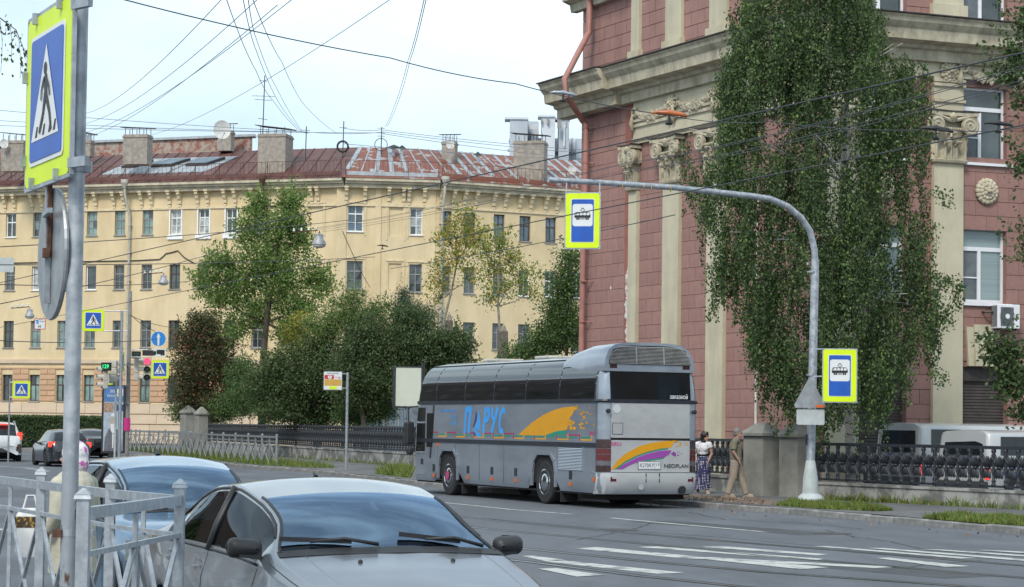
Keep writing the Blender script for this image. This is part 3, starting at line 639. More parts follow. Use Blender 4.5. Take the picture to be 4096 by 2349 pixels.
# pilasters
PE = [(se(3723)+PIT*k, se(3841)+PIT*k) for k in (-1, 0, 1)]
PLx = [(2527, 2559), (2664, 2728), (2841, 2909), ]
PL = [(sl_(xb), sl_(xa)) for xa, xb in PLx]
dl = PL[1][0]-PL[2][0]
HOL_E = [w[:4] for w in EW]+SH; HOL_L = []
TP = .17
zcap0, zcap1 = ze(653), ze(462)
for F, lst in ((EF, PE), (LF, PL)):
    for i, (a, c) in enumerate(lst):
        b = MB(); b.fbox(F, a, c, 0, TP, .75, zcap0); b.build('pilaster', M_cr, rb, world=True)
        b = MB(); b.fbox(F, a-.10, c+.10, 0, TP+.10, -.05, .62); b.fbox(F, a-.05, c+.05, 0, TP+.05, .62, .75); b.build('pilaster_base', M_cs, rb, world=True)
        b = MB(); b.fbox(F, a, c, 0, TP-.03, ZT+.55, ZTOP); b.build('pilaster', M_cr, rb, world=True)
        b = MB(); b.fbox(F, a-.09, c+.09, 0, TP+.06, ZT+.04, ZT+.55); b.build('pilaster_base', M_cr, rb, world=True)
        (HOL_E if F is EF else HOL_L).extend([(a, c, -.05, zcap0+.2), (a, c, ZT, ZTOP)])
# smooth red strips beside the first street pilaster, peeling
a, c = sl_(2527), sl_(2500)
b = MB(); b.fbox(LF, a, c, 0, .045, -.05, ZA); b.build('corner_strip', M_rp, rb, world=True)
HOL_L.append((a, c, -.05, ZA))
fz0 = LF.ip(2546, 580)[1]                             # bottom of the street frieze
HOL_L.append((0, sl_(2546, 600), fz0, ZA+1)); HOL_L.append((0, LENL, ZA, ZT+.02))
HOL_E += [(0, LENE, ZA-1.05, ZT+.02)]
# frieze: street side, end side
b = MB(); b.fbox(LF, -.12, sl_(2546, 600), 0, .14, fz0, ZA); b.build('frieze', M_cr, rb, world=True)
for k, (dz, hh, t) in enumerate(((.55, .10, .20), (.72, .08, .22), (.10, .08, .19))):
    b = MB(); b.fbox(LF, -.12, sl_(2546, 600)+.0, .13, t, fz0+dz, fz0+dz+hh); b.build('frieze_moulding', M_cs, rb, world=True)
fe0 = rws[1][1]+.20
b = MB(); b.fbox(EF, -.12, LENE, 0, .14, fe0, ZA); b.build('frieze', M_cr, rb, world=True)
for (a, c) in PE:
    b = MB(); b.fbox(EF, a, c, 0, .15, zcap1, fe0); b.build('entablature_block', M_cr, rb, world=True)
    for dz in (.28, .75, .88): b = MB(); b.fbox(EF, a-.02, c+.05, .0, .21, zcap1+dz, zcap1+dz+.09); b.build('frieze_moulding', M_cs, rb, world=True)
    HOL_E.append((a, c, zcap1-.1, fe0))
# cornice: stepped profile swept along both faces
prof = [(.0, ZA), (.30, ZA), (.30, ZA+.30), (.42, ZA+.34), (.46, ZA+.44), (.80, ZA+.50), (.84, ZA+.80), (.90, ZA+.86), (1.0, ZA+.98), (1.02, ZA+1.08), (1.10, ZA+1.16), (.0, ZA+1.20)]
def sweep(F, s0, s1, prof, nm, m_, dt=0, m0=0, m1=0):  # m0/m1: mitre slopes at the ends
    b = MB(); n_ = len(prof); k = []
    for (s, mm) in ((s0, m0), (s1, m1)): k += [F.P(s+mm*(t+dt), t+dt if t > 0 else 0, z) for t, z in prof]
    b.add(k, [(i, (i+1) % n_, n_+(i+1) % n_, n_+i) for i in range(n_)]+[tuple(range(n_)), tuple(range(2*n_-1, n_-1, -1))]); return b.build(nm, m_, rb, world=True)
sweep(LF, 0, SP, prof, 'cornice', M_cs, 0, -.9, 0); sweep(LF, SP, LENL+.95, prof, 'cornice', M_cs, .22); sweep(EF, 0, LENE, prof, 'cornice', M_cs, 0, -.9, 0)
for F, a, c, t in ((LF, -1.0, SP, 1.14), (LF, SP, LENL+1.0, 1.36), (EF, -1.0, LENE, 1.14)):
    b = MB(); b.add([F.P(a, 0, ZT+.10), F.P(c, 0, ZT+.10), F.P(c, t, ZT+.015), F.P(a, t, ZT+.015), F.P(a, 0, ZT+.06), F.P(c, 0, ZT+.06), F.P(c, t, ZT-.02), F.P(a, t, ZT-.02)], [(0, 1, 2, 3), (7, 6, 5, 4), (3, 2, 6, 7), (0, 3, 7, 4), (1, 5, 6, 2), (0, 4, 5, 1)])
    b.build('flashing', M_fl, rb, world=True)
# upper cornice just above the frame
zu = LF.ip(2345, 42)[1]; pu = [(0, 0), (.25, 0), (.3, .25), (.6, .35), (.65, .75), (0, .8)]
sweep(LF, sl_(2546, 100), LENL+.5, [(t, zu+z) for t, z in pu], 'upper_cornice', M_cs)
# rusticated blocks
ub = MB(); ub.box(-.5, .5, -.5, .5, -.5, .5); rblk = ub.mesh('block', M_rb)
RH, BL = .435, .76; cand = []
for F, s1, hol, ztop in ((LF, LENL, HOL_L, 20), (EF, LENE-2, HOL_E, 17)):
    z = .02; k = 0
    while z < ztop:
        zc = z+RH/2; iv = [(0.0, s1)]
        for h in hol:
            if h[2] < zc < h[3]:
                nv = []
                for (p, q) in iv:
                    if h[1] <= p or h[0] >= q: nv.append((p, q)); continue
                    if h[0] > p: nv.append((p, h[0]))
                    if h[1] < q: nv.append((h[1], q))
                iv = nv
        for (p, q) in iv:
            js = [p]+[x for x in np.arange((k % 2)*BL/2, s1, BL) if p+.2 < x < q-.2]+[q]
            for i in range(len(js)-1):
                if js[i+1]-js[i] > .06: cand.append((F, js[i], js[i+1], z, z+RH))
        z += RH; k += 1
def score(c):
    p = PX(c[0].P((c[1]+c[2])/2, .03, (c[3]+c[4])/2))
    vis = (-40 < p[1] < 1700) and (p[0] < 4130) and (p[0] < 2900 or p[0] > 3690 or (p[0] < 3200 and p[1] > 1100)) and not (p[1] > 1400 and 2300 < p[0] < 2760)
    return (0 if vis else 1, (c[0] is LF))
cand.sort(key=score); rest = MB()
for i, (F, p, q, za, zb) in enumerate(cand):
    g_ = .016 if F is LF else .012
    if i < 300: inst('block', rblk, rb, F.P((p+q)/2, .012, (za+zb)/2), F.ang, (q-p-g_, .05, RH-.014))
    else: rest.fbox(F, p+.012, q-.012, -.01, .035, za+.01, zb-.01)
o = rest.build('blocks', M_rb, rb, world=True); o['kind'] = 'stuff'
# peeling patches on the red strip and wall
pk = MB(); rr = random.Random(3)
def blob(F, s, z, w, h, t):
    n_ = 14; pk.fpoly(F, [(s+w*math.cos(2*math.pi*i/n_)*rr.uniform(.5, 1.1), z+h*math.sin(2*math.pi*i/n_)*rr.uniform(.55, 1.1)) for i in range(n_)], t-.01, t+.004)
s = sl_(2517)
for yy in range(1085, 1390, 22): blob(LF, s+rr.uniform(-.06, .08), LF.ip(2517, yy)[1], rr.uniform(.12, .2), rr.uniform(.14, .22), .046)
for yy in range(850, 1080, 26): blob(LF, s-.1+rr.uniform(-.05, .08), LF.ip(2517, yy)[1], rr.uniform(.03, .09), rr.uniform(.08, .2), .046)
for (x, y) in ((2447, 1152), (2345, 1205), (2333, 1165), (2340, 1228)): blob(LF, sl_(x, y), LF.ip(x, y)[1], rr.uniform(.05, .13), rr.uniform(.06, .12), .038)
pk.build('peeled_patch', M_peel, rb, world=True)
# white conduit on the street wall
b = MB(); sx_ = sl_(3034, 1400); b.tube([LF.P(sx_, .08, 0), LF.P(sx_, .08, 9.3)], .045, 6); b.build('conduit', M_peel, rb, world=True)
# capitals: bell, abacus, volutes, leaves, astragal, metal cover
def capital(F, s, w, parent):
    H = zcap1-zcap0; p = F.P(s, 0, zcap0); rz = F.ang if F is EF else F.ang+math.pi
    b = MB()
    hw = w/2
    b.hexa([(-hw*.90, -TP+.02, 0), (hw*.90, -TP+.02, 0), (hw*.90, 0, 0), (-hw*.90, 0, 0), (-hw*1.0, -TP-.02, H*.93), (hw*1.0, -TP-.02, H*.93), (hw*1.0, 0, H*.93), (-hw*1.0, 0, H*.93)])
    cp = b.build('capital', M_cs, parent); cp.location = Vector(p)-parent.location; cp.rotation_euler = (0, 0, rz)
    b = MB(); A = [(-hw*1.6, -.52), (-hw*1.25, -.46), (0, -.36), (hw*1.25, -.46), (hw*1.6, -.52), (hw*1.5, -.1), (hw*1.35, 0), (-hw*1.35, 0), (-hw*1.5, -.1)]
    b.prism(A, lambda q, k: (q[0], q[1], H*.90 if k else H*.975)); b.build('abacus', M_cs, cp)
    b = MB(); b.prism([(x*1.06, y*1.06) for x, y in A], lambda q, k: (q[0], q[1], H*.98 if k else H*1.01)); b.build('metal_cover', M_fl, cp)
    for sx in (-1, 1):
        b = MB(); cx, cz, cy = sx*hw*1.12, H*.70, -.40; pts = []; rs = []
        for i in range(40):
            a = i/39*2*math.pi*2.1; r_ = .30*(1-i/39*.82)*(w/1.05)**.5; pts.append((cx+sx*-1*r_*math.sin(a)*-1, cy-.05*i/39, cz+r_*math.cos(a))); rs.append(.058-.026*i/39)
        b.tube(pts, rs, 6); b.lathe([(.27, -.04), (.27, .05)], (cx, cy, cz), 16, 'y')
        b.tube([(cx, cy, cz+.28), (sx*hw*.5, -.36, H*.84), (0, -.34, H*.80)], .06, 6)
        b.build('volute', M_cs, cp, smooth=50)
        b = MB(); b.lathe([(.24, -.05), (.24, .05)], (sx*hw*1.22, -.22, cz), 14, 'x'); b.build('side_volute', M_cs, cp)
    b = MB()
    for i in range(9): b.lathe([(.0, -.05), (.05, 0), (0, .05)], (hw*(-.62+.155*i), -.40, H*.63), 6)
    b.lathe([(0, -.13), (.11, -.05), (.13, .03), (0, .14)], (0, -.40, H*.88), 8); b.build('bead_row', M_cs, cp, smooth=1)
    def leaf(x0, z0, h, wd, out, yb_=-TP-.03):
        b = MB(); rows = []
        for i in range(9):
            t = i/8; zz_ = z0+h*math.sin(min(1, t*1.15)*math.pi/2)*(1 if t < .87 else 1-(t-.87)*1.3); yy = yb_-.03-out*t**2.2
            ww = wd*(.75+.35*math.sin(t*math.pi))*(1 if i % 2 == 0 else .72)*(1-.35*t)
            rows.append([(x0+ww*k, yy-(.05 if abs(k) < .2 else 0)+(.06*abs(k)), zz_-.04*abs(k)) for k in (-1, -.5, 0, .5, 1)])
        b.grid(rows); bk = [[(x, y+.05, z) for x, y, z in r_] for r_ in rows]; b.grid(bk)
        b.tube([(x0, yb_-.06-out*t**2.2, z0+h*math.sin(min(1, t*1.15)*math.pi/2)) for t in (0, .3, .6, .9)], [.04, .035, .03, .02], 5)
        b.tube([(x0-wd*.5, yb_-out*.95-.06, z0+h*.93), (x0+wd*.5, yb_-out*.95-.06, z0+h*.93)], .05, 6)
        b.build('acanthus_leaf', M_cs, cp)
    for x0 in (-.34, .34): leaf(hw*x0*1.1, .03, H*.36, hw*.30, .16)
    for x0 in (-.98, 0, .98): leaf(hw*x0, .03, H*.56, hw*.30, .24)
    b = MB(); b.hexa([(-hw*1.12, -TP-.1, -.10), (hw*1.12, -TP-.1, -.10), (hw*1.12, 0, -.10), (-hw*1.12, 0, -.10), (-hw*1.16, -TP-.14, .02), (hw*1.16, -TP-.14, .02), (hw*1.16, 0, .02), (-hw*1.16, 0, .02)]); b.build('astragal', M_cs, cp, bevel=.03)
for (a, c) in PE: capital(EF, (a+c)/2, c-a, rb)
for (a, c) in PL: capital(LF, (a+c)/2, (c-a), rb)
# frieze ornaments
def rosette(F, s, z, r_, t, petals=12, nm='rosette'):
    b = MB(); r2 = random.Random(int(z*100))
    for ring, (k, rr_, sz) in enumerate(((petals, .78, .26), (petals-3, .5, .24), (5, .24, .2))):
        for i in range(k):
            a = 2*math.pi*(i+.5*ring)/k; c = F.P(s+r_*rr_*math.cos(a), t+.03*ring, z+r_*rr_*math.sin(a)); b.lathe([(0, -.05), (r_*sz, 0), (r_*sz*.8, .05), (0, .09)], (0, 0, 0), 7)
            n_ = len(b.v)-28; 
            for j in range(28): v = b.v[n_+j]; q = c+F.d*v[0]+F.n*v[2]+Vector((0, 0, v[1])); b.v[n_+j] = tuple(q)
    b.lathe([(0, -.03), (r_*.2, 0), (r_*.15, .1), (0, .14)], (0, 0, 0), 8); n_ = len(b.v)-32
    for j in range(32): v = b.v[n_+j]; q = F.P(s, t+.08, z)+F.d*v[0]+F.n*v[2]+Vector((0, 0, v[1])); b.v[n_+j] = tuple(q)
    b.build(nm, M_cs, rb, world=True, smooth=1)
def garland(F, sc, zc, wd, drop, t):
    b = MB(); r2 = random.Random(5)
    for i in range(150):
        u = r2.uniform(-1, 1); z = zc-drop*(1-u*u)+r2.uniform(-.14, .14)*(1.2-abs(u)); s_ = sc+wd*u; sz = r2.uniform(.05, .10)
        c = F.P(s_, t+.03*(1-abs(u)), z); n_ = len(b.v); b.lathe([(0, -sz), (sz*.9, -sz*.3), (sz*.8, sz*.4), (0, sz)], c, 6)
    for sx in (-1, 1):
        pts = [F.P(sc+sx*(wd+.12+.14*math.sin(a)), t+.05, zc+.02+.14*math.cos(a)) for a in np.linspace(-1, 5, 14)]; b.tube(pts, .045, 6)
        b.tube([F.P(sc+sx*(wd+.22), t+.05, zc-.05), F.P(sc+sx*(wd+.28), t+.06, zc-.35), F.P(sc+sx*(wd+.22), t+.05, zc-.6)], [.05, .09, .06], 6)
    b.build('garland', M_cs, rb, world=True, smooth=1)
zg = ze(305, 3800)
for k in (-1, 0, 1): garland(EF, (w0+w1)/2+PIT*k, ze(283, 3930), .72, .26, .16); rosette(EF, (PE[1][0]+PE[1][1])/2+PIT*k, ze(290, 3785), .33, .16)
gz = LF.ip(2640, 435)[1]
for i in range(4): garland(LF, sl_(2625, 430)-i*dl*.98, gz-.0, .95, .25, .17); rosette(LF, sl_(2705, 425)-i*dl*.98, gz+.02, .30, .17, 10)
for k in (-1, 0, 1): rosette(EF, (w0+w1)/2+.05+PIT*k, ze(768, 3957), .40, .07, 16, 'medallion')
# windows of the end face
M_pvc = mat('white_pvc', (.74, .76, .80), .4, .04, 3)
M_blind = mat('closed_blind_glass', (.22, .29, .30), .12, .12, 1.2, 0, spec=.8, stretch=(.1, .1, 30))
M_net = mat('mosquito_net', (.12, .14, .155), .35, .3, 2.0)
for (a, c, e, g, j) in EW:
    t0 = -.16; fw = .07; hz = e+(g-e)*.72; xm = a+(c-a)*.46
    f = MB(); f.fbox(EF, a, a+fw, t0-.06, t0, e, g); f.fbox(EF, c-fw, c, t0-.06, t0, e, g); f.fbox(EF, a+fw, c-fw, t0-.06, t0, e, e+fw*1.5); f.fbox(EF, a+fw, c-fw, t0-.06, t0, g-fw, g)
    w = f.build('window', M_pvc, rb, world=True)
    q = MB(); q.fbox(EF, a+fw, c-fw, t0-.055, t0+.004, hz-.06, hz+.06); q.fbox(EF, xm-.055, xm+.055, t0-.055, t0+.004, e+fw*1.5, hz-.06); o = q.build('mullion', M_pvc, w); o.data.transform(Matrix.Translation(-rb.location))
    pmats = [M_pane, M_net, M_pane] if j else [M_blind, M_net, M_blind]
    for (x0, x1, z0_, z1_), pm in zip(((a+fw, c-fw, hz+.06, g-fw), (a+fw, xm-.055, e+fw*1.5, hz-.06), (xm+.055, c-fw, e+fw*1.5, hz-.06)), pmats):
        q = MB(); k = random.uniform(-.01, .01); q.add([EF.P(x0, t0-.04+k, z0_), EF.P(x1, t0-.04-k, z0_), EF.P(x1, t0-.04, z1_), EF.P(x0, t0-.04, z1_)], [(0, 1, 2, 3)]); o = q.build('pane', pm, w, fixn=False); o.data.transform(Matrix.Translation(-rb.location))
    q = MB(); z_ = e+(hz-e)*.47; q.fbox(EF, a+fw, xm-.055, t0-.03, t0-.01, z_-.02, z_+.02); o = q.build('net_bar', M_pvc, w); o.data.transform(Matrix.Translation(-rb.location))
    q = MB(); q.fbox(EF, a-.12, c+.16, -.16, .12, e-.09, e-.01); q.build('window_sill', M_pvc, rb, world=True)
# roller shutters of single slats, box on top
M_shut = mat('brown_shutter', (.075, .062, .060), .8, .15, 3)
for (a, c, e, g) in SH:
    b = MB(); b.fbox(EF, a, c, -.28, -.10, g-.42, g); b.build('shutter_box', M_fl, rb, world=True)
    b = MB(); b.fbox(EF, a-.2, c+.2, -.34, -.30, -.05, g+.1); b.build('shutter_backing', M_fl, rb, world=True)  # added dark panel, stops light in the hollow shell showing between slats
    z = .14
    while z < g-.45:
        b = MB(); b.fbox(EF, a, c, -.25, -.20, z, z+.078); b.fbox(EF, a, c, -.25, -.194, z+.012, z+.05); b.build('slat', M_shut, rb, world=True); z += .092
    # keystone block with ring under the window
    m_ = (a+c)/2-.1; z0 = g+.02; z1 = rws[0][0]-.75
    b = MB(); b.fpoly(EF, [(m_-.50, z0), (m_+.50, z0), (m_+.58, z1+.02), (m_-.58, z1+.02)], 0, .12); b.fpoly(EF, [(m_-.30, z0-.0), (m_+.30, z0), (m_+.36, z1+.1), (m_-.36, z1+.1)], .12, .20); b.build('keystone', M_cr, rb, world=True)
    b = MB(); b.tube([EF.P(m_+.05+.2*math.cos(t), .22, (z0+z1)/2-.1+.24*math.sin(t)) for t in np.linspace(0, 2*math.pi, 18)], .05, 6); b.build('keystone_ring', M_cr, rb, world=True)
# air conditioner
s0, s1 = se(3952), se(4041); ac = thing('air_conditioner', 'white air conditioner box on the red wall under the right window', 'air conditioner', tuple(EF.P((s0+s1)/2, 0, ze(1315))), EF.ang)
wA, hA = (s1-s0)/2, ze(1222)-ze(1318)
b = MB(); b.box(-wA, wA, -.52, -.18, 0, hA); b.build('casing', M_pvc, ac, bevel=.02)
b = MB(); b.box(-wA*.72, wA*.42, -.535, -.522, hA*.10, hA*.88); b.build('fan_grille', M_net, ac)
b = MB(); b.lathe([(.075, -.01), (.07, .01)], (-wA*.15, -.545, hA*.5), 14, 'y'); b.build('hub', M_pvc, ac)
for r_ in (.13, .19, .25):
    b = MB(); b.tube([(-wA*.15+r_*math.cos(t), -.54, hA*.5+r_*math.sin(t)) for t in np.linspace(0, 2*math.pi, 22)], .006, 4); b.build('grille_ring', M_dark, ac)
for k in range(8): b = MB(); b.box(-wA-.006, -wA, -.5+.04*k, -.48+.04*k, hA*.06, hA*.94); b.build('side_slot', M_dark, ac)
for k in (-.7, .7): b = MB(); b.bar((wA*k, 0, -.03), (wA*k, -.55, -.03), .05); b.build('bracket', M_dark, ac)
b = MB(); b.tube([(-wA, -.3, hA*.7), (-wA-.2, -.2, hA*.65), (-wA-.22, 0, hA*.7)], .03, 6); b.build('hose', M_dark, ac)
# pink rain pipe at the far edge of the street wall
sp = LENL-.02
dp = thing('rain_pipe', 'pink painted rain pipe bending round the cornice at the red building edge', 'pipe', tuple(LF.P(sp, .3, 0)))
cpx = [(2322, 1470), (2333, 1050), (2342, 800), (2343, 500), (2330, 483), (2267, 385), (2258, 318), (2350, 140), (2357, 130), (2360, -60)]
tt = [.30, .30, .30, .30, .40, 1.55, 1.60, .45, .35, .35]
path = [LF.P(*(lambda q: (q[0], t_, q[1]))(LF.ip(x, y, t_))) for (x, y), t_ in zip(cpx, tt)]
path[0].z = .2
b = MB(); b.tube(path, .105, 12); b.build('pipe', M_pinkpipe, dp, world=True, smooth=50)
for (x, y) in ((2343, 514), (2342, 655), (2336, 1128), (2330, 1290), (2360, 30)):
    s_, z_ = LF.ip(x, y, .3); b = MB(); b.lathe([(.125, 0), (.125, .06)], LF.P(s_, .3, z_), 12); b.bar(LF.P(s_, .3, z_+.03), LF.P(s_-.25, 0, z_+.03), .025); b.build('clamp', M_pinkpipe, dp, world=True)
# ================================================================== tour coach
M_silver = mat('silver_coach_paint', (.31, .35, .41), .28, .05, .5, 0, .45, coat=.6, grime=.22, gscale=1.3, gstretch=(.5, 1, 1.6))
M_silver2 = mat('silver_rear_paint', (.45, .46, .475), .35, .07, .8, 0, .12, coat=.4, grime=.18, gscale=1.6, gstretch=(1, .6, 1.2))
M_trim = mat('black_trim', (.02, .024, .032), .4, .2, 5)
M_cglass = mat('coach_tinted_glass', (.006, .008, .010), .03, .3, 1, 0, spec=.9, coat=.3)
M_orange = mat('decal_orange', (.62, .29, .01), .4, .05, 3)
M_decblue = mat('decal_sky_blue', (.05, .30, .72), .4, .05, 3)
M_decnavy = mat('decal_navy', (.02, .025, .16), .4, .05, 3)
M_mag = mat('decal_magenta', (.35, .02, .10), .4, .05, 3)
M_grn = mat('decal_green', (.02, .24, .16), .4, .05, 3)
M_pur = mat('decal_purple', (.27, .06, .32), .4, .05, 3)
M_pink = mat('decal_pink', (.55, .03, .22), .4, .05, 3)
M_tail = mat('tail_lamp_red', (.10, .008, .010), .15, .2, 8, coat=1)
M_taild = mat('tail_lamp_smoke', (.035, .012, .014), .15, .2, 8, coat=1)
M_amber = mat('amber_reflector', (.60, .13, .02), .3, .1, 8)
M_chrome = mat('chrome', (.55, .57, .6), .15, .1, 8, 0, 1.0)
M_inner = mat('black_interior', (.008, .008, .009), .9, .2, 5)
wr = G(2172, 2016); hB = Vector((-math.sin(R(24)), math.cos(R(24)), 0)); BF = Face(wr, hB, flip=True)
if BF.n.y > 0: BF.n = -BF.n
AX0, AX1, LB, HWB = 3.05, 9.02, 11.75, 1.25
bro = wr-hB*AX0-BF.n*HWB
bus = thing('tour_coach', 'silver tour coach with orange and purple swooshes parked at the kerb', 'bus', tuple(bro), math.atan2(hB.y, hB.x))
def bs(x, y): s, z = BF.ip(x, y); return (s+AX0, z)
RFc = Face(bro, -BF.n); 
if RFc.n.dot(hB) > 0: RFc.n = -RFc.n
def rs_(x, y): s, z = RFc.ip(x, y); return (-s, z)            # local y, z on the rear
SEC = [(1.20, .34), (1.245, .46), (1.25, .9), (1.25, 1.40), (1.25, 2.0), (1.25, 2.40), (1.243, 2.62), (1.225, 2.82), (1.19, 3.0), (1.135, 3.15), (1.06, 3.27), (.96, 3.36), (.8, 3.43), (.5, 3.49), (.2, 3.51), (0, 3.515)]
def secz(v):
    i = min(int(v), len(SEC)-2); t = v-i; return (SEC[i][0]*(1-t)+SEC[i+1][0]*t, SEC[i][1]*(1-t)+SEC[i+1][1]*t)
def inset(x):
    r0, r1 = .24, .5
    if x < r0: return r0*(1-math.sqrt(max(0, 1-(1-x/r0)**2)))
    if x > LB-r1: return r1*(1-math.sqrt(max(0, 1-(1-(LB-x)/r1)**2)))*.9
    return 0
def zbot(x):
    for ax in (AX0, AX1):
        d = abs(x-ax)
        if d < .66: return 1.20-max(0, d-.34)*.55 if d < .62 else .70
    return .34
def rake(x, z):   # upper rear and the windscreen lean in
    if x < .3: return x+max(0, z-2.45)*.10*(1-x/.3)
    if x > LB-1.2: return x-max(0, z-1.6)*.34*((x-LB+1.2)/1.2)
    return x
def bp(x, v, off=0, side=1):
    y, z = secz(v); i = inset(x); y2 = max(0.0, y-i*(1 if y > .6 else y/.6))
    zb = zbot(x)
    if v <= 2 and zb > .4: z = max(z, zb); 
    if v <= 2 and zb > .4 and z == zb and v < 2: y2 = min(y2, 1.249)
    if off:
        a, b_ = secz(min(v+.3, 14.9)), secz(max(v-.3, 0)); n_ = Vector((a[1]-b_[1], -(a[0]-b_[0]))).normalized(); y2 += n_.x*off; z += n_.y*off
    return Vector((rake(x, z), side*y2, z))
xs = sorted(set([0, .02, .06, .12, .18, .24, .5, 1, 1.6, 2.2, 2.42, 2.44, 2.55, 2.7, 2.85, 3.05, 3.25, 3.4, 3.55, 3.66, 3.68, 4, 5, 6, 7, 8, 8.39, 8.41, 8.52, 8.68, 8.85, 9.02, 9.2, 9.36, 9.52, 9.63, 9.65, 10, 10.4, 10.8, 11.1, 11.25, 11.4, 11.55, 11.65, 11.72, LB]))
vs_ = list(range(len(SEC)))
b = MB(); rows = [[bp(x, v, 0, 1) for v in vs_]+[bp(x, v, 0, -1) for v in vs_[::-1][1:]] for x in xs]
b.grid(rows); k = len(rows[0]); b.add(rows[0], [tuple(range(k))]); b.add(rows[-1], [tuple(range(k))])
b.build('body', M_silver, bus, smooth=35)
b = MB(); b.box(.3, LB-.4, -1.18, 1.18, .30, .345); b.box(.25, 1.4, -1.0, 1.0, .2, .4); b.build('underfloor', M_inner, bus)
for ax in (AX0, AX1): b = MB(); b.box(ax-.63, ax+.63, -1.2, 1.2, .5, 1.22); b.build('wheel_well', M_inner, bus)
# patches that lie on the skin
def patch(nm, x0, x1, v0, v1, off, m_, side=1, nx=6, nv=10, skew=None, smooth=True, parent=bus):
    b = MB(); rows = []
    for i in range(nx+1):
        rows.append([bp(x0+(x1-x0)*i/nx+(skew(v0+(v1-v0)*j/nv) if skew else 0), v0+(v1-v0)*j/nv, off, side) for j in range(nv+1)])
    b.grid(rows); return b.build(nm, m_, parent, smooth=1 if smooth else False, fixn=False)
def vz(z):        # v for a height on the straight side
    for i in range(len(SEC)-1):
        if SEC[i][1] <= z <= SEC[i+1][1]: return i+(z-SEC[i][1])/(SEC[i+1][1]-SEC[i][1])
VB = vz(2.44); VT = 11.2
# dark backing behind the windows, then six panes a side
wx = [bs(x, 1560)[0] for x in (2374, 2230, 2098, 1973, 1858, 1742, 1655)]
wx = [2.62+(-2.62+.95), 2.85, 4.72, 6.62, 8.50, 10.30, 11.32]
wx = [bs(2180+425*.467, 1590)[0]]+[bs(x, 1590)[0] for x in (2180+118*.467, 1560+1158*.467, 1560+885*.467, 1560+638*.467, 1560+393*.467, 1560+225*.467)]
for side in (1, -1):
    patch('window_band', wx[0]-.05, wx[-1], VB-.05, VT+.1, .002, M_trim, side, 20, 12)
    for i in range(len(wx)-1):
        patch('side_window', wx[i]+.035, wx[i+1]-.035, VB, VT, .006, M_cglass, side, 5, 14)
    for z0, z1, nm in ((2.385, 2.475, 'belt_trim'), (1.375, 1.475, 'waist_trim')):
        b = MB(); b.hexa([(.26, side*1.249, z0), (11.2, side*1.249, z0), (11.2, side*1.268, z0), (.26, side*1.268, z0), (.26, side*1.249, z1), (11.2, side*1.249, z1), (11.2, side*1.268, z1), (.26, side*1.268, z1)]); b.build(nm, M_trim, bus)
    b = MB(); b.tube([bp(x, 11.4, .012, side) for x in np.linspace(.3, 11.2, 14)], .022, 6); b.build('rain_gutter', M_trim, bus)
# louvred engine grille on the left side
gx0, gz0 = bs(2180+323*.467, 1360+1118*.467); gx1, gz1 = bs(2180+118*.467, 1360+915*.467)
gx0, gx1 = min(gx0, gx1), max(gx0, gx1); gz0, gz1 = min(gz0, gz1), 1.36
b = MB(); b.box(gx0, gx1, 1.245, 1.253, gz0, gz1); b.build('grille_backing', M_inner, bus)
n_ = 15
for i in range(n_):
    z = gz0+(gz1-gz0)*i/n_; b = MB(); b.hexa([(gx0, 1.254, z), (gx1, 1.254, z), (gx1, 1.272, z), (gx0, 1.272, z), (gx0, 1.254, z+.02), (gx1, 1.254, z+.02), (gx1, 1.262, z+.02), (gx0, 1.262, z+.02)]); b.build('grille_slat', M_silver, bus)
for x in (gx0-.02, gx1+.02): b = MB(); b.box(x-.015, x+.015, 1.249, 1.272, gz0-.02, gz1+.02); b.build('grille_frame', M_silver, bus)
# panel seams, latches and amber markers
for px in (1822, 1917, 2015, 1563*0+1750): 
    x = bs(px, 1850)[0]; b = MB(); b.box(x-.006, x+.006, 1.248, 1.2515, .45, 1.37); b.build('panel_seam', M_trim, bus)
x = bs(2180+437*.467, 1700)[0]; b = MB(); b.box(x-.007, x+.007, 1.248, 1.2518, .4, 2.38); b.build('panel_seam', M_trim, bus)
for (zx, zy, reg) in ((375, 1097, 0), (668, 1112, 0), (873, 1122, 0), (1077, 1133, 0), (219, 1160, 1)):
    px, py = (1560+zx*.467, 1360+zy*.467) if reg == 0 else (2180+zx*.467, 1360+zy*.467); x, z = bs(px, py)
    b = MB(); b.box(x-.075, x+.075, 1.249, 1.258, z-.09, z+.10); b.build('latch', M_trim, bus)
    b = MB(); b.box(x-.06, x+.06, 1.249, 1.262, z-.24, z-.15); b.build('side_marker', M_amber, bus)
for (px, py) in ((2180+419*.467, 1360+1196*.467), (1560+410*.467, 1360+897*.467)): x, z = bs(px, py); b = MB(); b.box(x-.06, x+.06, 1.249, 1.262, z-.045, z+.045); b.build('side_marker', M_amber, bus)
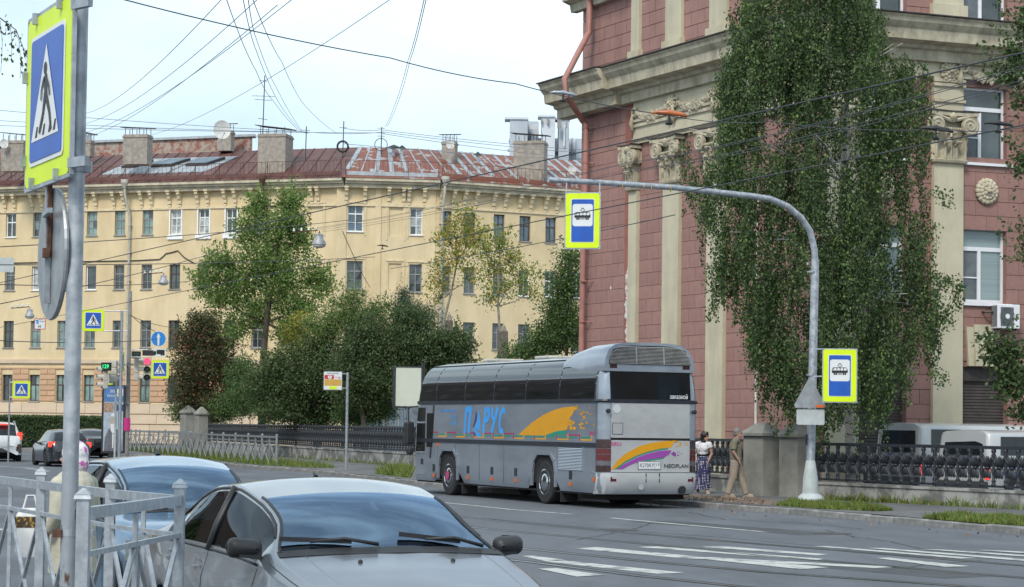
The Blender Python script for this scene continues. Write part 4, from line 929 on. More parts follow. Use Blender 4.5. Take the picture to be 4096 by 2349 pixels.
# wheels
def wheel(ax, side, pink=False, parent=bus, R_=.515, w=.30, yo=1.215):
    t = MB(); yc = side*yo; d = -side
    t.lathe([(R_*.60, 0), (R_*.93, 0), (R_*.985, .025), (R_, .06), (R_, w-.06), (R_*.985, w-.02), (R_*.6, w)], (0, 0, 0), 36, 'y')
    M = Matrix.Translation((ax, yc, R_)) @ Matrix.Scale(d, 4, (0, 1, 0)); t.xf(M); o = t.build('tyre', M_rubber, parent, smooth=40)
    r = MB(); r.lathe([(R_*.60, .02), (R_*.60, -.005), (R_*.56, -.012), (R_*.50, .03), (R_*.42, .01), (R_*.33, -.02), (R_*.15, -.03), (0.01, -.035)], (0, 0, 0), 30, 'y'); r.xf(M); rim = r.build('rim', M_chrome, o, smooth=50)
    n_ = 8
    for i in range(n_):
        a = 2*math.pi*i/n_; q = MB(); q.lathe([(.035, -.012), (.03, -.018)], (R_*.47*math.cos(a), 0, R_*.47*math.sin(a)), 8, 'y'); q.xf(M @ Matrix.Translation((0, .0, 0))); q.build('rim_hole', M_dark, rim)
    if pink: q = MB(); q.lathe([(.125, -.045), (.115, -.05), (.02, -.05)], (0, 0, 0), 18, 'y'); q.xf(M); q.build('hub_cap', mat('dull_magenta_cap', (.34, .05, .15), .5, .2, 9), rim)
for sd_ in (1, -1): wheel(AX0, sd_); wheel(AX1, sd_, True)
for sd_ in (1, -1): wheel(AX0, sd_, yo=.88)
for ax in (AX0, AX1):   # pale lip round the arches
    b = MB(); pts = [(ax-.67, .42), (ax-.66, .75), (ax-.58, 1.02), (ax-.36, 1.20), (ax+.36, 1.20), (ax+.58, 1.02), (ax+.66, .75), (ax+.67, .42)]
    for i in range(len(pts)-1): b.bar((pts[i][0], 1.24, pts[i][1]), (pts[i+1][0], 1.24, pts[i+1][1]), .085, .05, up=(0, 1, 0))
    b.build('wheel_arch', M_silver, bus)
for ax in (AX0-.85, AX1-.85): b = MB(); b.box(ax-.01, ax+.01, .75, 1.2, .08, .36); b.build('mud_flap', M_rubber, bus)
# driver door with window and front quarter window
def sq(nm, pts, m_, y=1.256, parent=bus, th=.012):
    b = MB(); b.prism(pts, lambda p, k: (rake(p[0], p[1]), (y if k == 0 else y-th)-inset(p[0]), p[1])); return b.build(nm, m_, parent)
d0, d1 = 10.62, 11.30
sq('front_side_panel', [(9.98, 2.37), (11.45, 2.37), (11.45, .95), (10.2, .95)], M_trim, 1.254)
dr = sq('driver_door', [(d0, .50), (d1+.02, .50), (d1+.02, 1.05), (d0, 1.05)], M_silver, 1.259)
sq('door_window', [(d0+.03, 1.12), (d1, 1.12), (d1, 1.88), (d0+.03, 1.88)], M_cglass, 1.260); sq('door_window', [(d0+.03, 1.93), (d1, 1.93), (d1, 2.30), (d0+.03, 2.30)], M_cglass, 1.260); sq('quarter_window', [(10.12, 1.25), (10.52, 1.25), (10.52, 2.15), (10.02, 2.15)], M_cglass, 1.260)
sq('door_handle', [(d0+.12, .78), (d0+.28, .78), (d0+.28, .92), (d0+.12, .92)], M_trim, 1.268)
for z_, nm in ((1.10, 'seal'), (1.90, 'seal')): sq(nm, [(d0, z_-.02), (d1, z_-.02), (d1, z_+.02), (d0, z_+.02)], M_galv, 1.264)
mt = MB(); mt.box(11.35, 11.60, 1.28, 1.52, 1.30, 1.92); mt.build('mirror', M_dark, bus, bevel=.05)
mt = MB(); mt.tube([(11.45, 1.1, 2.35), (11.6, 1.38, 2.3), (11.5, 1.40, 1.9)], .025, 6); mt.build('mirror_arm', M_dark, bus)
mt = MB(); mt.box(11.36, 11.55, 1.28, 1.46, 1.02, 1.22); mt.build('mirror', M_dark, bus, bevel=.05)
b = MB(); b.box(11.64, 11.75, 1.05, 1.25, 2.0, 2.35); b.build('number_holder', M_galv, bus)
# windscreen
b = MB(); rows = [[Vector((rake(LB, z)+.012, y, z)) for z in (1.35, 1.9, 2.4, 2.9, 3.3)] for y in np.linspace(-.78, .78, 7)]; b.grid(rows); b.build('windscreen', M_cglass, bus)
# rear face: lids, window, grille, lamps, bumper
def rq(nm, y0, y1, z0, z1, x=-.004, m_=M_silver2, th=.02, bev=0):
    b = MB(); k = lambda z: max(0, z-2.45)*.10
    b.hexa([(x+k(z0), y0, z0), (x+k(z0), y1, z0), (x+th+k(z0), y1, z0), (x+th+k(z0), y0, z0), (x+k(z1), y0, z1), (x+k(z1), y1, z1), (x+th+k(z1), y1, z1), (x+th+k(z1), y0, z1)]); return b.build(nm, m_, bus, bevel=bev)
rq('upper_lid', -1.0, 1.0, 1.60, 2.38, -.012); rq('lid_gap', -1.01, 1.01, 1.54, 1.61, -.006, M_inner); rq('engine_lid', -1.0, 1.0, .83, 1.545, -.014)
rq('rear_window', -1.02, 1.02, 2.47, 3.24, -.012, M_cglass, .02); rq('belt_trim', -1.10, 1.10, 2.385, 2.465, -.02, M_trim, .03)
for sy in (1, -1):
    b = MB(); b.tube([(.0, sy*1.10, 2.425), (.05, sy*1.19, 2.425), (.15, sy*1.245, 2.425), (.28, sy*1.255, 2.425)], .042, 6); b.build('belt_trim', M_trim, bus)
    # lamp stack of five segments
    for i, (z0, z1, m_) in enumerate(((1.36, 1.56, M_taild), (1.23, 1.35, M_tail), (1.08, 1.22, M_tail), (.98, 1.07, mat('lamp_clear', (.10, .10, .11), .2, .2, 8, coat=1)), (.83, .97, M_taild))):
        b = MB(); rows = [[(x-.012, sy*(HWB-inset(x)+.006), z) for z in (z0, z1)] for x in (.0, .02, .05, .10, .16, .24)]; rows = [[(-.018, sy*1.01, z) for z in (z0, z1)]]+rows
        b.grid(rows); b.build('tail_lamp', m_, bus, smooth=1)
    rq('reflector', sy*.98-.07, sy*.98+.07, .62, .72, -.11, M_tail); rq('high_lamp', sy*.93-.09, sy*.93+.09, 3.17, 3.27, -.02, M_taild)
    b = MB(); b.lathe([(.0, -.05), (.05, -.04), (.045, .03)], (-.03, sy*1.1, 2.20), 10, 'x'); b.build('side_sensor', M_dark, bus)
# hump with the cooling grille
hp = [(-1.16, 3.10), (-1.12, 3.40), (-1.02, 3.60), (-.85, 3.71), (-.5, 3.75), (0, 3.76), (.5, 3.75), (.85, 3.71), (1.02, 3.60), (1.12, 3.40), (1.16, 3.10)]
rows = []
for x, sc in ((.05, 1), (.12, 1.02), (.5, 1.0), (1.0, .985), (1.25, .96), (1.9, .62), (2.3, .42)):
    rows.append([(x+(.10*(z-3.1) if x < .3 else 0), y*(1 if sc > .9 else .97), 3.10+(z-3.10)*sc if sc > .9 else max(3.05, 3.10+(z-3.10)*sc+.12)) for y, z in hp])
b = MB(); b.grid(rows); b.add(rows[0], [tuple(range(len(hp)))]); b.build('roof_hump', M_silver, bus, smooth=40)
b = MB(); b.prism([(y*.90, 3.26+(z-3.1)*.66) for y, z in hp], lambda p, k: ((.058 if k == 0 else .075)+.10*(p[1]-3.1)*1.0-.012, p[0], p[1])); b.build('grille_backing', M_inner, bus)
M_slat = mat('dirty_louvre', (.33, .33, .33), .5, .2, 6, 0, .3)
for i in range(13):
    z = 3.275+i*.031; hw = min(1.02, 1.05 if z < 3.45 else 1.03-max(0, z-3.42)**1.3*1.6)
    b = MB(); x = .02+.10*(z-3.1); b.hexa([(x-.005, -hw, z), (x-.005, hw, z), (x+.03, hw, z), (x+.03, -hw, z), (x+.02, -hw, z+.018), (x+.02, hw, z+.018), (x+.03, hw, z+.018), (x+.03, -hw, z+.018)]); b.build('louvre', M_slat, bus)
for y in (-.35, .35): b = MB(); b.hexa([(.03, y-.012, 3.27), (.03, y+.012, 3.27), (.05, y+.012, 3.27), (.05, y-.012, 3.27), (.07, y-.012, 3.67), (.07, y+.012, 3.67), (.09, y+.012, 3.67), (.09, y-.012, 3.67)]); b.build('grille_stay', M_slat, bus)
b = MB(); b.box(1.2, 2.1, .92, 1.02, 3.40, 3.47); b.build('hump_vent', M_galv, bus)
for x in (4.6, 7.9): b = MB(); b.box(x, x+.9, -.4, .4, 3.50, 3.58); b.build('roof_hatch', M_dp, bus, bevel=.03)
# bumper
rows = []
for y in np.linspace(-1.262, 1.262, 21):
    e = max(0, abs(y)-1.0)/.262; x0 = -.10+.34*(1-math.sqrt(max(0, 1-e*e)))
    rows.append([(x0+dx, y, z) for dx, z in ((.20, .825), (.0, .80), (-.012, .70), (0.0, .58), (.05, .42), (.12, .33), (.3, .32))])
b = MB(); b.grid(rows); b.build('bumper', M_silver2, bus, smooth=40)
for y in (.16, -.18): b = MB(); b.bar((-.105, y, .60), (-.105, y, .805), .012, .02); b.build('bumper_seam', M_trim, bus)
for (y0, y1) in ((.50, 1.0), (-1.05, -.50)): b = MB(); b.bar((-.06, y0, .56), (-.06, y1, .56), .02, .012); b.bar((-.02, y0, .56), (.03, y0+.05, .36), .012); b.bar((-.02, y1, .56), (.03, y1-.05, .36), .012); b.build('bumper_flap', M_trim, bus)
b = MB(); b.tube([(.2, -.78, .45), (-.10, -.78, .43)], [.09, .09], 14); b.build('exhaust', M_dark, bus)
b = MB(); b.lathe([(.07, -.10), (.05, -.095), (.0, -.06)], (.0, .28, .50), 12, 'x'); b.build('tow_cap', M_silver2, bus)
b = MB(); b.lathe([(.10, -.004), (.10, .0)], (-.016, .87, 2.25), 24, 'x'); b.build('round_sticker', mat('pale_sticker', (.5, .53, .56), .5, .03, 4), bus)
rq('hatch', .72, .97, 1.68, 1.93, -.018, M_silver2, .02); 
for (y0, y1, z0, z1) in ((.715, .975, 1.925, 1.935), (.715, .975, 1.675, 1.685), (.712, .722, 1.68, 1.93), (.968, .978, 1.68, 1.93)): rq('hatch_seam', y0, y1, z0, z1, -.020, M_trim)
# plates and lettering on the rear: local right in the picture is -y
def rtext(t, px, py, size, m_, width=None, x=-.022, **k):
    y, z = rs_(px, py); return text(t, size, m_, bus, (x+max(0, z-2.45)*.10, y, z), (0, -1, 0), (0, 0, 1), width=width, **k)
yz = rs_(2180+890*.467, 1360+1075*.467)
b = MB(); b.box(-.030, -.018, yz[0]-.27, yz[0]+.27, yz[1]-.075, yz[1]+.075); plt = b.build('number_plate', M_white, bus)
b = MB(); b.box(-.028, -.016, yz[0]-.29, yz[0]+.29, yz[1]-.095, yz[1]+.095); b.build('plate_frame', M_galv, bus)
text('К270КХ', .125, M_black, plt, (-.033, yz[0]+.065, yz[1]-.004), (0, -1, 0), (0, 0, 1), width=.36); text('13', .09, M_black, plt, (-.033, yz[0]-.20, yz[1]+.015), (0, -1, 0), (0, 0, 1), width=.085)
b = MB(); b.box(-.032, -.0302, yz[0]-.135, yz[0]-.129, yz[1]-.07, yz[1]+.07); b.build('plate_line', M_black, plt)
rtext('заказной', 2180+1145*.467, 1360+490*.467, .14, M_white, width=.46, x=-.020, bold=.012)
rtext('EURO-2', 2180+603*.467, 1360+892*.467, .12, M_pink, width=.27, bold=.01, shear=.25)
rtext('NEOPLAN', 2180+1120*.467, 1360+1080*.467, .12, M_chrome, width=.62, bold=.012, depth=.006)
def rpoly(nm, pts, m_, x=-.019):
    P_ = [rs_(2180+p[0]*.467, 1360+p[1]*.467) for p in pts]; b = MB(); b.add([(x, y, z) for y, z in P_], [tuple(range(len(P_)))]); b.build(nm, m_, bus)
rpoly('swoosh_decal', [(560, 1108), (620, 1030), (700, 965), (800, 912), (900, 883), (1000, 868), (1105, 862), (1095, 890), (1075, 922), (980, 932), (880, 955), (780, 990), (690, 1035), (590, 1108)], M_orange)
rpoly('swoosh_decal', [(590, 1108), (690, 1037), (780, 992), (880, 957), (980, 934), (1052, 929), (1045, 938), (970, 945), (880, 968), (780, 1003), (700, 1045), (612, 1108)], M_grn, -.0195)
rpoly('swoosh_decal', [(612, 1108), (700, 1052), (780, 1010), (880, 975), (970, 952), (1080, 945), (1065, 975), (1015, 1008), (930, 1018), (850, 1030), (780, 1050), (710, 1080), (665, 1108)], M_pur, -.0200)
rpoly('swoosh_decal', [(780, 1052), (850, 1032), (930, 1020), (1015, 1010), (1010, 1018), (930, 1030), (850, 1043), (800, 1058)], M_grn, -.0195)
rd = random.Random(11)
for cx, cy, m_, n_ in ((1150, 893, M_orange, 13), (1115, 975, M_pur, 14)):
    for i in range(n_):
        x0 = cx+rd.uniform(-45, 70); y0 = cy+rd.uniform(-26, 24)*(1-(x0-cx+45)/220); r_ = rd.uniform(6, 14)*(1-(x0-cx+45)/200)
        rpoly('decal_fleck', [(x0+r_*1.3*math.cos(a)*rd.uniform(.6, 1.1), y0+r_*.7*math.sin(a)*rd.uniform(.6, 1.1)) for a in np.linspace(0, 6.28, 8)[:-1]], m_, -.0198)
# side decals (measured on the side panel)
def spoly(nm, pts, m_, y=1.2525, reg=0):
    P_ = [bs(*((1560+p[0]*.467, 1360+p[1]*.467) if reg == 0 else (2180+p[0]*.467, 1360+p[1]*.467))) for p in pts]; b = MB(); b.add([(x, y, z) for x, z in P_], [tuple(range(len(P_)))]); return b.build(nm, m_, bus)
def sstroke(nm, pts, w, m_, y=1.2525):
    P_ = [bs(1560+p[0]*.467, 1360+p[1]*.467) for p in pts]; b = MB()
    for i in range(len(P_)-1):
        a = Vector((P_[i][0], P_[i][1])); c = Vector((P_[i+1][0], P_[i+1][1])); d = (c-a).normalized(); n_ = Vector((-d.y, d.x))*w/2; a -= d*w*.3; c += d*w*.3
        b.add([(q.x, y+.0003*i, q.y) for q in (a+n_, a-n_, c-n_, c+n_)], [(0, 1, 2, 3)])
    return b.build(nm, m_, bus)
spoly('swoosh_decal', [(-230, 815), (-180, 770), (-120, 715), (-60, 672), (0, 635), (80, 600), (160, 578), (262, 568), (245, 620), (215, 665), (200, 720), (190, 770), (110, 780), (20, 808), (-5, 820)], M_orange, 1.2525, 1)
spoly('swoosh_decal', [(-5, 820), (20, 808), (110, 780), (188, 770), (175, 800), (160, 815)], M_grn, 1.2527, 1)
for i in range(34):
    x0 = rd.uniform(215, 420); y0 = 568+(rd.uniform(0, 1)**1)*190; r_ = rd.uniform(8, 19)*(1-(x0-215)/330)
    spoly('decal_fleck', [(x0+r_*math.cos(a)*rd.uniform(.6, 1.15), y0+r_*1.1*math.sin(a)*rd.uniform(.6, 1.15)) for a in np.linspace(0, 6.28, 8)[:-1]], M_orange, 1.2526, 1)
sstroke('letter', [(652, 600), (640, 785)], .15, M_decblue); sstroke('letter', [(655, 598), (695, 592)], .15, M_decblue, 1.2534); sstroke('letter', [(694, 598), (672, 785)], .15, M_decblue, 1.2528)
spoly('letter', [(763, 570), (778, 775), (725, 752), (748, 690)], M_decblue); spoly('letter', [(735, 605), (746, 650), (738, 700), (722, 735), (707, 752), (724, 705), (732, 650)], M_decnavy)
spoly('letter', [(700, 765), (730, 760), (778, 812), (780, 830), (750, 835), (735, 800)], M_decblue); spoly('letter', [(704, 790), (725, 795), (742, 832), (730, 815)], M_decnavy, 1.2535)
sstroke('letter', [(818, 600), (800, 785)], .14, M_decblue); sstroke('letter', [(820, 594), (850, 602), (852, 640), (838, 680), (810, 695)], .13, M_decblue, 1.2534)
sstroke('letter', [(878, 590), (876, 650), (892, 692)], .13, M_decblue); sstroke('letter', [(922, 590), (905, 660), (872, 785)], .14, M_decblue, 1.2534)
sstroke('letter', [(984, 610), (968, 594), (948, 640), (938, 720), (944, 775), (966, 788)], .13, M_decblue)
def stext(t, zx, zy, size, m_, width, **k):
    x, z = bs(1560+zx*.467, 1360+zy*.467); return text(t, size, m_, bus, (x, 1.2535, z), (-1, 0, 0), (0, 0, 1), width=width, **k)
stext('Заказ автобуса по тел.:', 500, 607, .13, M_decblue, 1.15, bold=.012); stext('57-03-21', 548, 662, .15, M_decblue, .45, bold=.012); stext('57-08-40', 545, 714, .15, M_decblue, .45, bold=.012)
stext('EUROLINER', 244, 1010, .11, M_black, .34, bold=.015, shear=.3)
x, z = bs(2180+402*.467, 1360+802*.467); text('EURO-2', .10, M_pink, bus, (x, 1.2535, z), (-1, 0, 0), (0, 0, 1), width=.3, bold=.02, shear=.25)
zb0, zb1 = 1.52, 1.66; x = .45; k = 0
while x < 10.1:
    m_ = M_mag if k % 2 else M_orange; P_ = .62
    for (a, c, e, g) in ((x, x+P_, zb1-.035, zb1), (x, x+.05, zb0, zb1-.035)) if k % 2 else ((x, x+P_, zb0, zb0+.035), (x, x+.05, zb0+.035, zb1)):
        b = MB(); b.add([(a, 1.2522, e), (c, 1.2522, e), (c, 1.2522, g), (a, 1.2522, g)], [(0, 1, 2, 3)]); b.build('stripe_decal', m_, bus)
    b = MB(); b.add([(x+.12, 1.2524, zb0+.05), (x+P_-.05, 1.2524, zb0+.05), (x+P_-.02, 1.2524, zb1-.05), (x+.15, 1.2524, zb1-.05)], [(0, 1, 2, 3)]); b.build('stripe_decal', M_grn, bus); x += P_; k += 1
# ================================================================== street furniture
M_iron = mat('black_iron_paint', (.022, .026, .034), .5, .25, 6, .1)
M_conc = mat('weathered_concrete', (.25, .245, .225), .95, .22, 1.6, .4, bscale=30, detail=8)
M_lime = mat('flaking_limewash', (.145, .145, .14), .95, 0, 1.7, .5, col2=(.34, .335, .32), contrast=(.44, .56), detail=9)
M_lgrey = mat('pale_grey_paint', (.42, .46, .47), .5, .12, 4)
# ---- iron fence pieces, shared between all bays
def baluster_mesh():
    b = MB(); b.lathe([(.055, 0), (.055, .06), (.035, .09), (.06, .13), (.035, .18), (.03, .30), (.04, .45), (.03, .60), (.032, .72), (.06, .78), (.035, .83), (.06, .88), (.05, .95)], (0, 0, 0), 10); me = b.mesh('baluster', M_iron); me.polygons.foreach_set('use_smooth', [True]*len(me.polygons)); return me
def palmette_mesh():
    b = MB()
    for k in range(-3, 4):
        a = k*.20; l = .30-.015*abs(k)
        b.tube([(0, 0, .48), (.10*math.sin(a)+.02*k, -.015, .48+.13*math.cos(a)), (l*.75*math.sin(a)+.022*k, -.02-.02*(k % 2), .48+l*.85), (l*.9*math.sin(a)+.03*k, -.03, .48+l)], [.02, .036, .026, .006], 5)
    for k in range(-2, 3):
        a = k*.22; l = .27-.01*abs(k)
        b.tube([(0, 0, .46), (.08*math.sin(a)+.02*k, -.015, .46-.12*math.cos(a)), (l*.7*math.sin(a)+.018*k, -.02, .46-l*.85), (l*.8*math.sin(a)+.025*k, -.03, .46-l)], [.02, .036, .026, .006], 5)
    b.lathe([(.045, -.03), (.06, 0), (.045, .03)], (0, 0, .47), 8); me = b.mesh('palmette', M_iron); me.polygons.foreach_set('use_smooth', [True]*len(me.polygons)); return me
def scroll_mesh(h):
    b = MB()
    for sx in (-1, 1):
        b.tube([(sx*h, 0, .80), (sx*h*.93, 0, .66), (sx*h*.72, 0, .55), (sx*.05, 0, .47)], [.018, .028, .03, .02], 6)
        b.tube([(sx*.05, 0, .47), (sx*h*.70, 0, .42), (sx*h*.93, 0, .30), (sx*h, 0, .12)], [.02, .03, .028, .018], 6)
        b.tube([(sx*h*.45, -.01, .53), (sx*h*.62, -.02, .62), (sx*h*.50, -.02, .68), (sx*h*.40, -.02, .63)], .014, 5)
        b.tube([(sx*h*.40, -.01, .36), (sx*h*.60, -.02, .28), (sx*h*.46, -.02, .20), (sx*h*.36, -.02, .26)], .014, 5)
    me = b.mesh('scroll', M_iron); me.polygons.foreach_set('use_smooth', [True]*len(me.polygons)); return me
ME_bal, ME_pal, ME_scr = baluster_mesh(), palmette_mesh(), scroll_mesh(.20)
def iron_fence(name, label, p0, p1, z0, wall_h, pitch=.40, hide=None, wall_t=.42, ih=1.0):
    F = Face(p0, (p1-p0).xy); ln = (p1-p0).xy.length
    if F.n.y > 0: F.n = -F.n
    r_ = thing(name, label, 'fence', (p0.x, p0.y, z0))
    b = MB(); b.fbox(F, 0, ln, -wall_t, 0, z0-.1, z0+wall_h-.06); b.build('base_wall', M_lime, r_, world=True)
    b = MB(); b.fbox(F, 0, ln, -wall_t-.03, .03, z0+wall_h-.06, z0+wall_h); b.build('coping', M_lime, r_, world=True)
    zb = z0+wall_h; tt = -wall_t/2
    for nm, z, h, w in (('bottom_rail', zb+.04, .05, .07), ('top_rail', zb+.06+.94*ih, .075, .09)):
        b = MB(); b.fbox(F, 0, ln, tt-w/2, tt+w/2, z, z+h); b.build(nm, M_iron, r_, world=True)
    n_ = round(ln/pitch); rz = F.ang if F.n.dot(Vector((math.sin(F.ang), -math.cos(F.ang), 0))) > 0 else F.ang+math.pi
    for i in range(n_+1):
        s = ln*i/n_; p = F.P(s, tt, zb+.06)
        if hide and hide(PX(p)): continue
        inst('baluster', ME_bal, r_, p, 0, (1, 1, ih))
        if i < n_:
            q = F.P(s+ln/n_/2, tt, zb+.06); k = ln/n_/.40; inst('palmette', ME_pal, r_, q, rz, (k, 1, ih)); inst('scroll', ME_scr, r_, q, rz, (k, 1, ih))
    return r_, F
fa, fb_ = G(3205, 1990, KW), G(4096, 2039, KW); fb2 = fb_+(fb_-fa)*.25
iron_fence('iron_fence', 'black cast iron fence with palmettes on a low wall before the white vans', fa, fb2, KW, .41, .385, ih=.90)
p1_ = G(2995, 1975, KW); p2_ = Vector((-4.15, 88.3, 0)); p3_ = Vector((-18.3, 129.0, 0)); p25 = G(2700, 1951, KW)
iron_fence('iron_fence', 'short stretch of black iron fence behind the walking couple', G(2640, 1944, KW), p1_, KW, .43, .40, ih=.92)
iron_fence('iron_fence', 'long black iron fence on a flaking wall under the trees left of the coach', p3_, Vector((-2.5, 83.5, 0)), KW, .56, .42)
# gate piers with hipped caps
def pier(x0, x1, ytop, ybase, w, dep, label, graffiti=False):
    p = G((x0+x1)/2, ybase, KW); h = (ybase-ytop)/FX*p.y; ang = math.atan2((fb_-fa).y, (fb_-fa).x)
    r_ = thing('gate_pier', label, 'gate pier', (p.x, p.y+dep*.5, KW), R(-58)); hh = h*.82
    b = MB(); b.box(-w/2, w/2, -dep/2, dep/2, -.05, hh); b.build('shaft', M_conc, r_, bevel=.015)
    b = MB(); b.box(-w/2-.07, w/2+.07, -dep/2-.07, dep/2+.07, hh, hh+.07); e = w*.27
    b.hexa([(-w/2-.07, -dep/2-.07, hh+.07), (w/2+.07, -dep/2-.07, hh+.07), (w/2+.07, dep/2+.07, hh+.07), (-w/2-.07, dep/2+.07, hh+.07), (-w/2+e, -.03, h), (w/2-e, -.03, h), (w/2-e, .03, h), (-w/2+e, .03, h)]); b.build('cap', M_conc, r_)
    return r_
pier(2987, 3120, 1692, 1984, .80, .62, 'concrete gate pier with hipped cap beside the walking man')
pier(3135, 3255, 1698, 1990, .72, .62, 'concrete gate pier with hipped cap behind the curved lamp pole')
pier(717, 775, 1622, 1800, .85, .7, 'old grey fence pier below the red berried tree'); pier(780, 822, 1628, 1802, .6, .6, 'narrow grey fence pier at the far end of the iron fence')
# small iron gate between the piers
ga, gb = G(3083, 1972, KW), G(3137, 1965, KW); gt = thing('iron_gate', 'narrow black iron wicket gate ajar between the two concrete piers', 'gate', tuple(ga)); gF = Face(ga, (gb-ga).xy+Vector((.02, .0))); gl_ = max(.45, (gb-ga).length)
gF = Face(ga, (1, .25)); gl_ = .40
for nm, (a, c, e, g) in (('frame_bar', (0, .05, .45, 1.62)), ('frame_bar', (gl_, gl_+.04, .45, 1.62)), ('frame_bar', (0.05, gl_, 1.56, 1.62)), ('frame_bar', (.05, gl_, .45, .52))): b = MB(); b.fbox(gF, a, c, -.02, .02, e+KW-.1, g+KW-.1); b.build(nm, M_iron, gt, world=True)
for s in (.14, .25): b = MB(); b.fbox(gF, s, s+.018, -.01, .01, .5, 1.6); b.build('gate_bar', M_iron, gt, world=True)
b = MB(); b.tube([gF.P(.08+.1*math.sin(t*2), 0, .75+t*.22) for t in np.linspace(0, 3, 12)], .008, 5); b.build('gate_scroll', M_iron, gt, world=True)
# ---- pedestrian railings of galvanized steel
def railing(name, label, pts, z0, h, panel=2.0, bar=.045, posts=None, cap=True, m_=None, group=None, first=True):
    m_ = m_ or M_galv; r_ = thing(name, label, 'railing', (pts[0].x, pts[0].y, z0), group=group)
    def bl(nm, a, c, w, hh=None): b = MB(); b.bar(a, c, w, hh); b.build(nm, m_, r_, world=True)
    U = Vector((0, 0, 1)); done = []
    for i in range(len(pts)-1):
        a, c = pts[i].copy(), pts[i+1].copy(); a.z = c.z = z0; n_ = max(1, round((c-a).length/panel))
        for k in range(n_):
            p, q = a.lerp(c, k/n_), a.lerp(c, (k+1)/n_); m = (p+q)/2
            for pp in ([q] if not first and i == 0 and k == 0 and n_ == 1 else [p, q] if k == n_-1 and i == len(pts)-2 else [p]):
                bl('post', pp-U*.1, pp+U*(h+.03), bar*1.55)
                if cap: b = MB(); s = bar*1.1; b.hexa([pp+Vector(v) for v in ((-s, -s, h+.03), (s, -s, h+.03), (s, s, h+.03), (-s, s, h+.03), (-s*.9, -s*.9, h+.05), (s*.9, -s*.9, h+.05), (s*.9, s*.9, h+.05), (-s*.9, s*.9, h+.05))]); b.hexa([pp+Vector(v) for v in ((-s*.9, -s*.9, h+.052), (s*.9, -s*.9, h+.052), (s*.9, s*.9, h+.052), (-s*.9, s*.9, h+.052), (-s*.15, -s*.15, h+.085), (s*.15, -s*.15, h+.085), (s*.15, s*.15, h+.085), (-s*.15, s*.15, h+.085))]); b.build('post_cap', m_, r_, world=True)
            bl('top_rail', p+U*h*.965, q+U*h*.965, bar*1.1, bar*1.5); bl('second_rail', p+U*h*.80, q+U*h*.80, bar*.7); bl('center_bar', m+U*.05, m+U*h*.93, bar*.7)
            zt_, zb_ = h*.78, h*.03
            for (u, v) in ((m, p), (m, q), (p, m), (q, m)): bl('diagonal_bar', u+U*zt_+(v-u)*.03, v+U*zb_-(v-u)*.03, bar*.62)
    return r_
fz = 1.40; near = [G(-320, 1865, fz), G(166, 1916, fz), G(443, 1948, fz), G(720, 1972, fz)]
dn = near[1]-near[2]; near[0] = near[1]+dn.normalized()*3.9
railing('railing', 'galvanized street railing with crossed bars in front of the blue hatchback', near, KW+.02, 1.25, 1.95, .038)
railing('railing', 'galvanized railing return panel ending at the near signpost', [G(720, 1972, fz), G(335, 2020, fz)], KW+.02, 1.25, 2.2, .04, first=False)
M_galvfar = mat('weathered_railing_zinc', (.23, .245, .26), .6, .15, 5, 0, .3)
rp = [G(1105, 1862, KW), G(760, 1828, KW), G(457, 1800, KW)]
railing('railing', 'long galvanized kerbside railing beyond the parked cars on the lawn strip', rp, KW, 1.18, 2.95, .05, m_=M_galvfar)
rq_ = [AT(425, 1790, 133), AT(780, 1790, 131)]
railing('railing', 'short far railing across the junction before the yellow building', rq_, KW, 1.15, 2.4, .06, m_=M_galvfar)
# ---- signs. local frame: x right, -y towards the reader, z up, origin at the sign centre
def rrect(w, h, r_, n_=4):
    P_ = []
    for cx, cz, a0 in ((w/2-r_, h/2-r_, 0), (-w/2+r_, h/2-r_, 90), (-w/2+r_, -h/2+r_, 180), (w/2-r_, -h/2+r_, 270)):
        for k in range(n_+1): a = R(a0+90*k/n_); P_.append((cx+r_*math.cos(a), cz+r_*math.sin(a)))
    return P_
def plate(nm, pts, y0, y1, m_, parent):
    b = MB(); b.prism(pts, lambda p, k: (p[0], y0 if k == 0 else y1, p[1])); return b.build(nm, m_, parent)
def flat(nm, polys, y, m_, parent):
    b = MB()
    for P_ in polys: b.add([(p[0], y, p[1]) for p in P_], [tuple(range(len(P_)))])
    return b.build(nm, m_, parent)
def circ(cx, cz, r_, n_=20, sx=1): return [(cx+sx*r_*math.cos(2*math.pi*i/n_), cz+r_*math.sin(2*math.pi*i/n_)) for i in range(n_)]
def stroke2(a, c, w0, w1):
    a = Vector(a); c = Vector(c); d = (c-a).normalized(); n_ = Vector((-d.y, d.x)); return [tuple(a+n_*w0/2), tuple(a-n_*w0/2), tuple(c-n_*w1/2), tuple(c+n_*w1/2)]
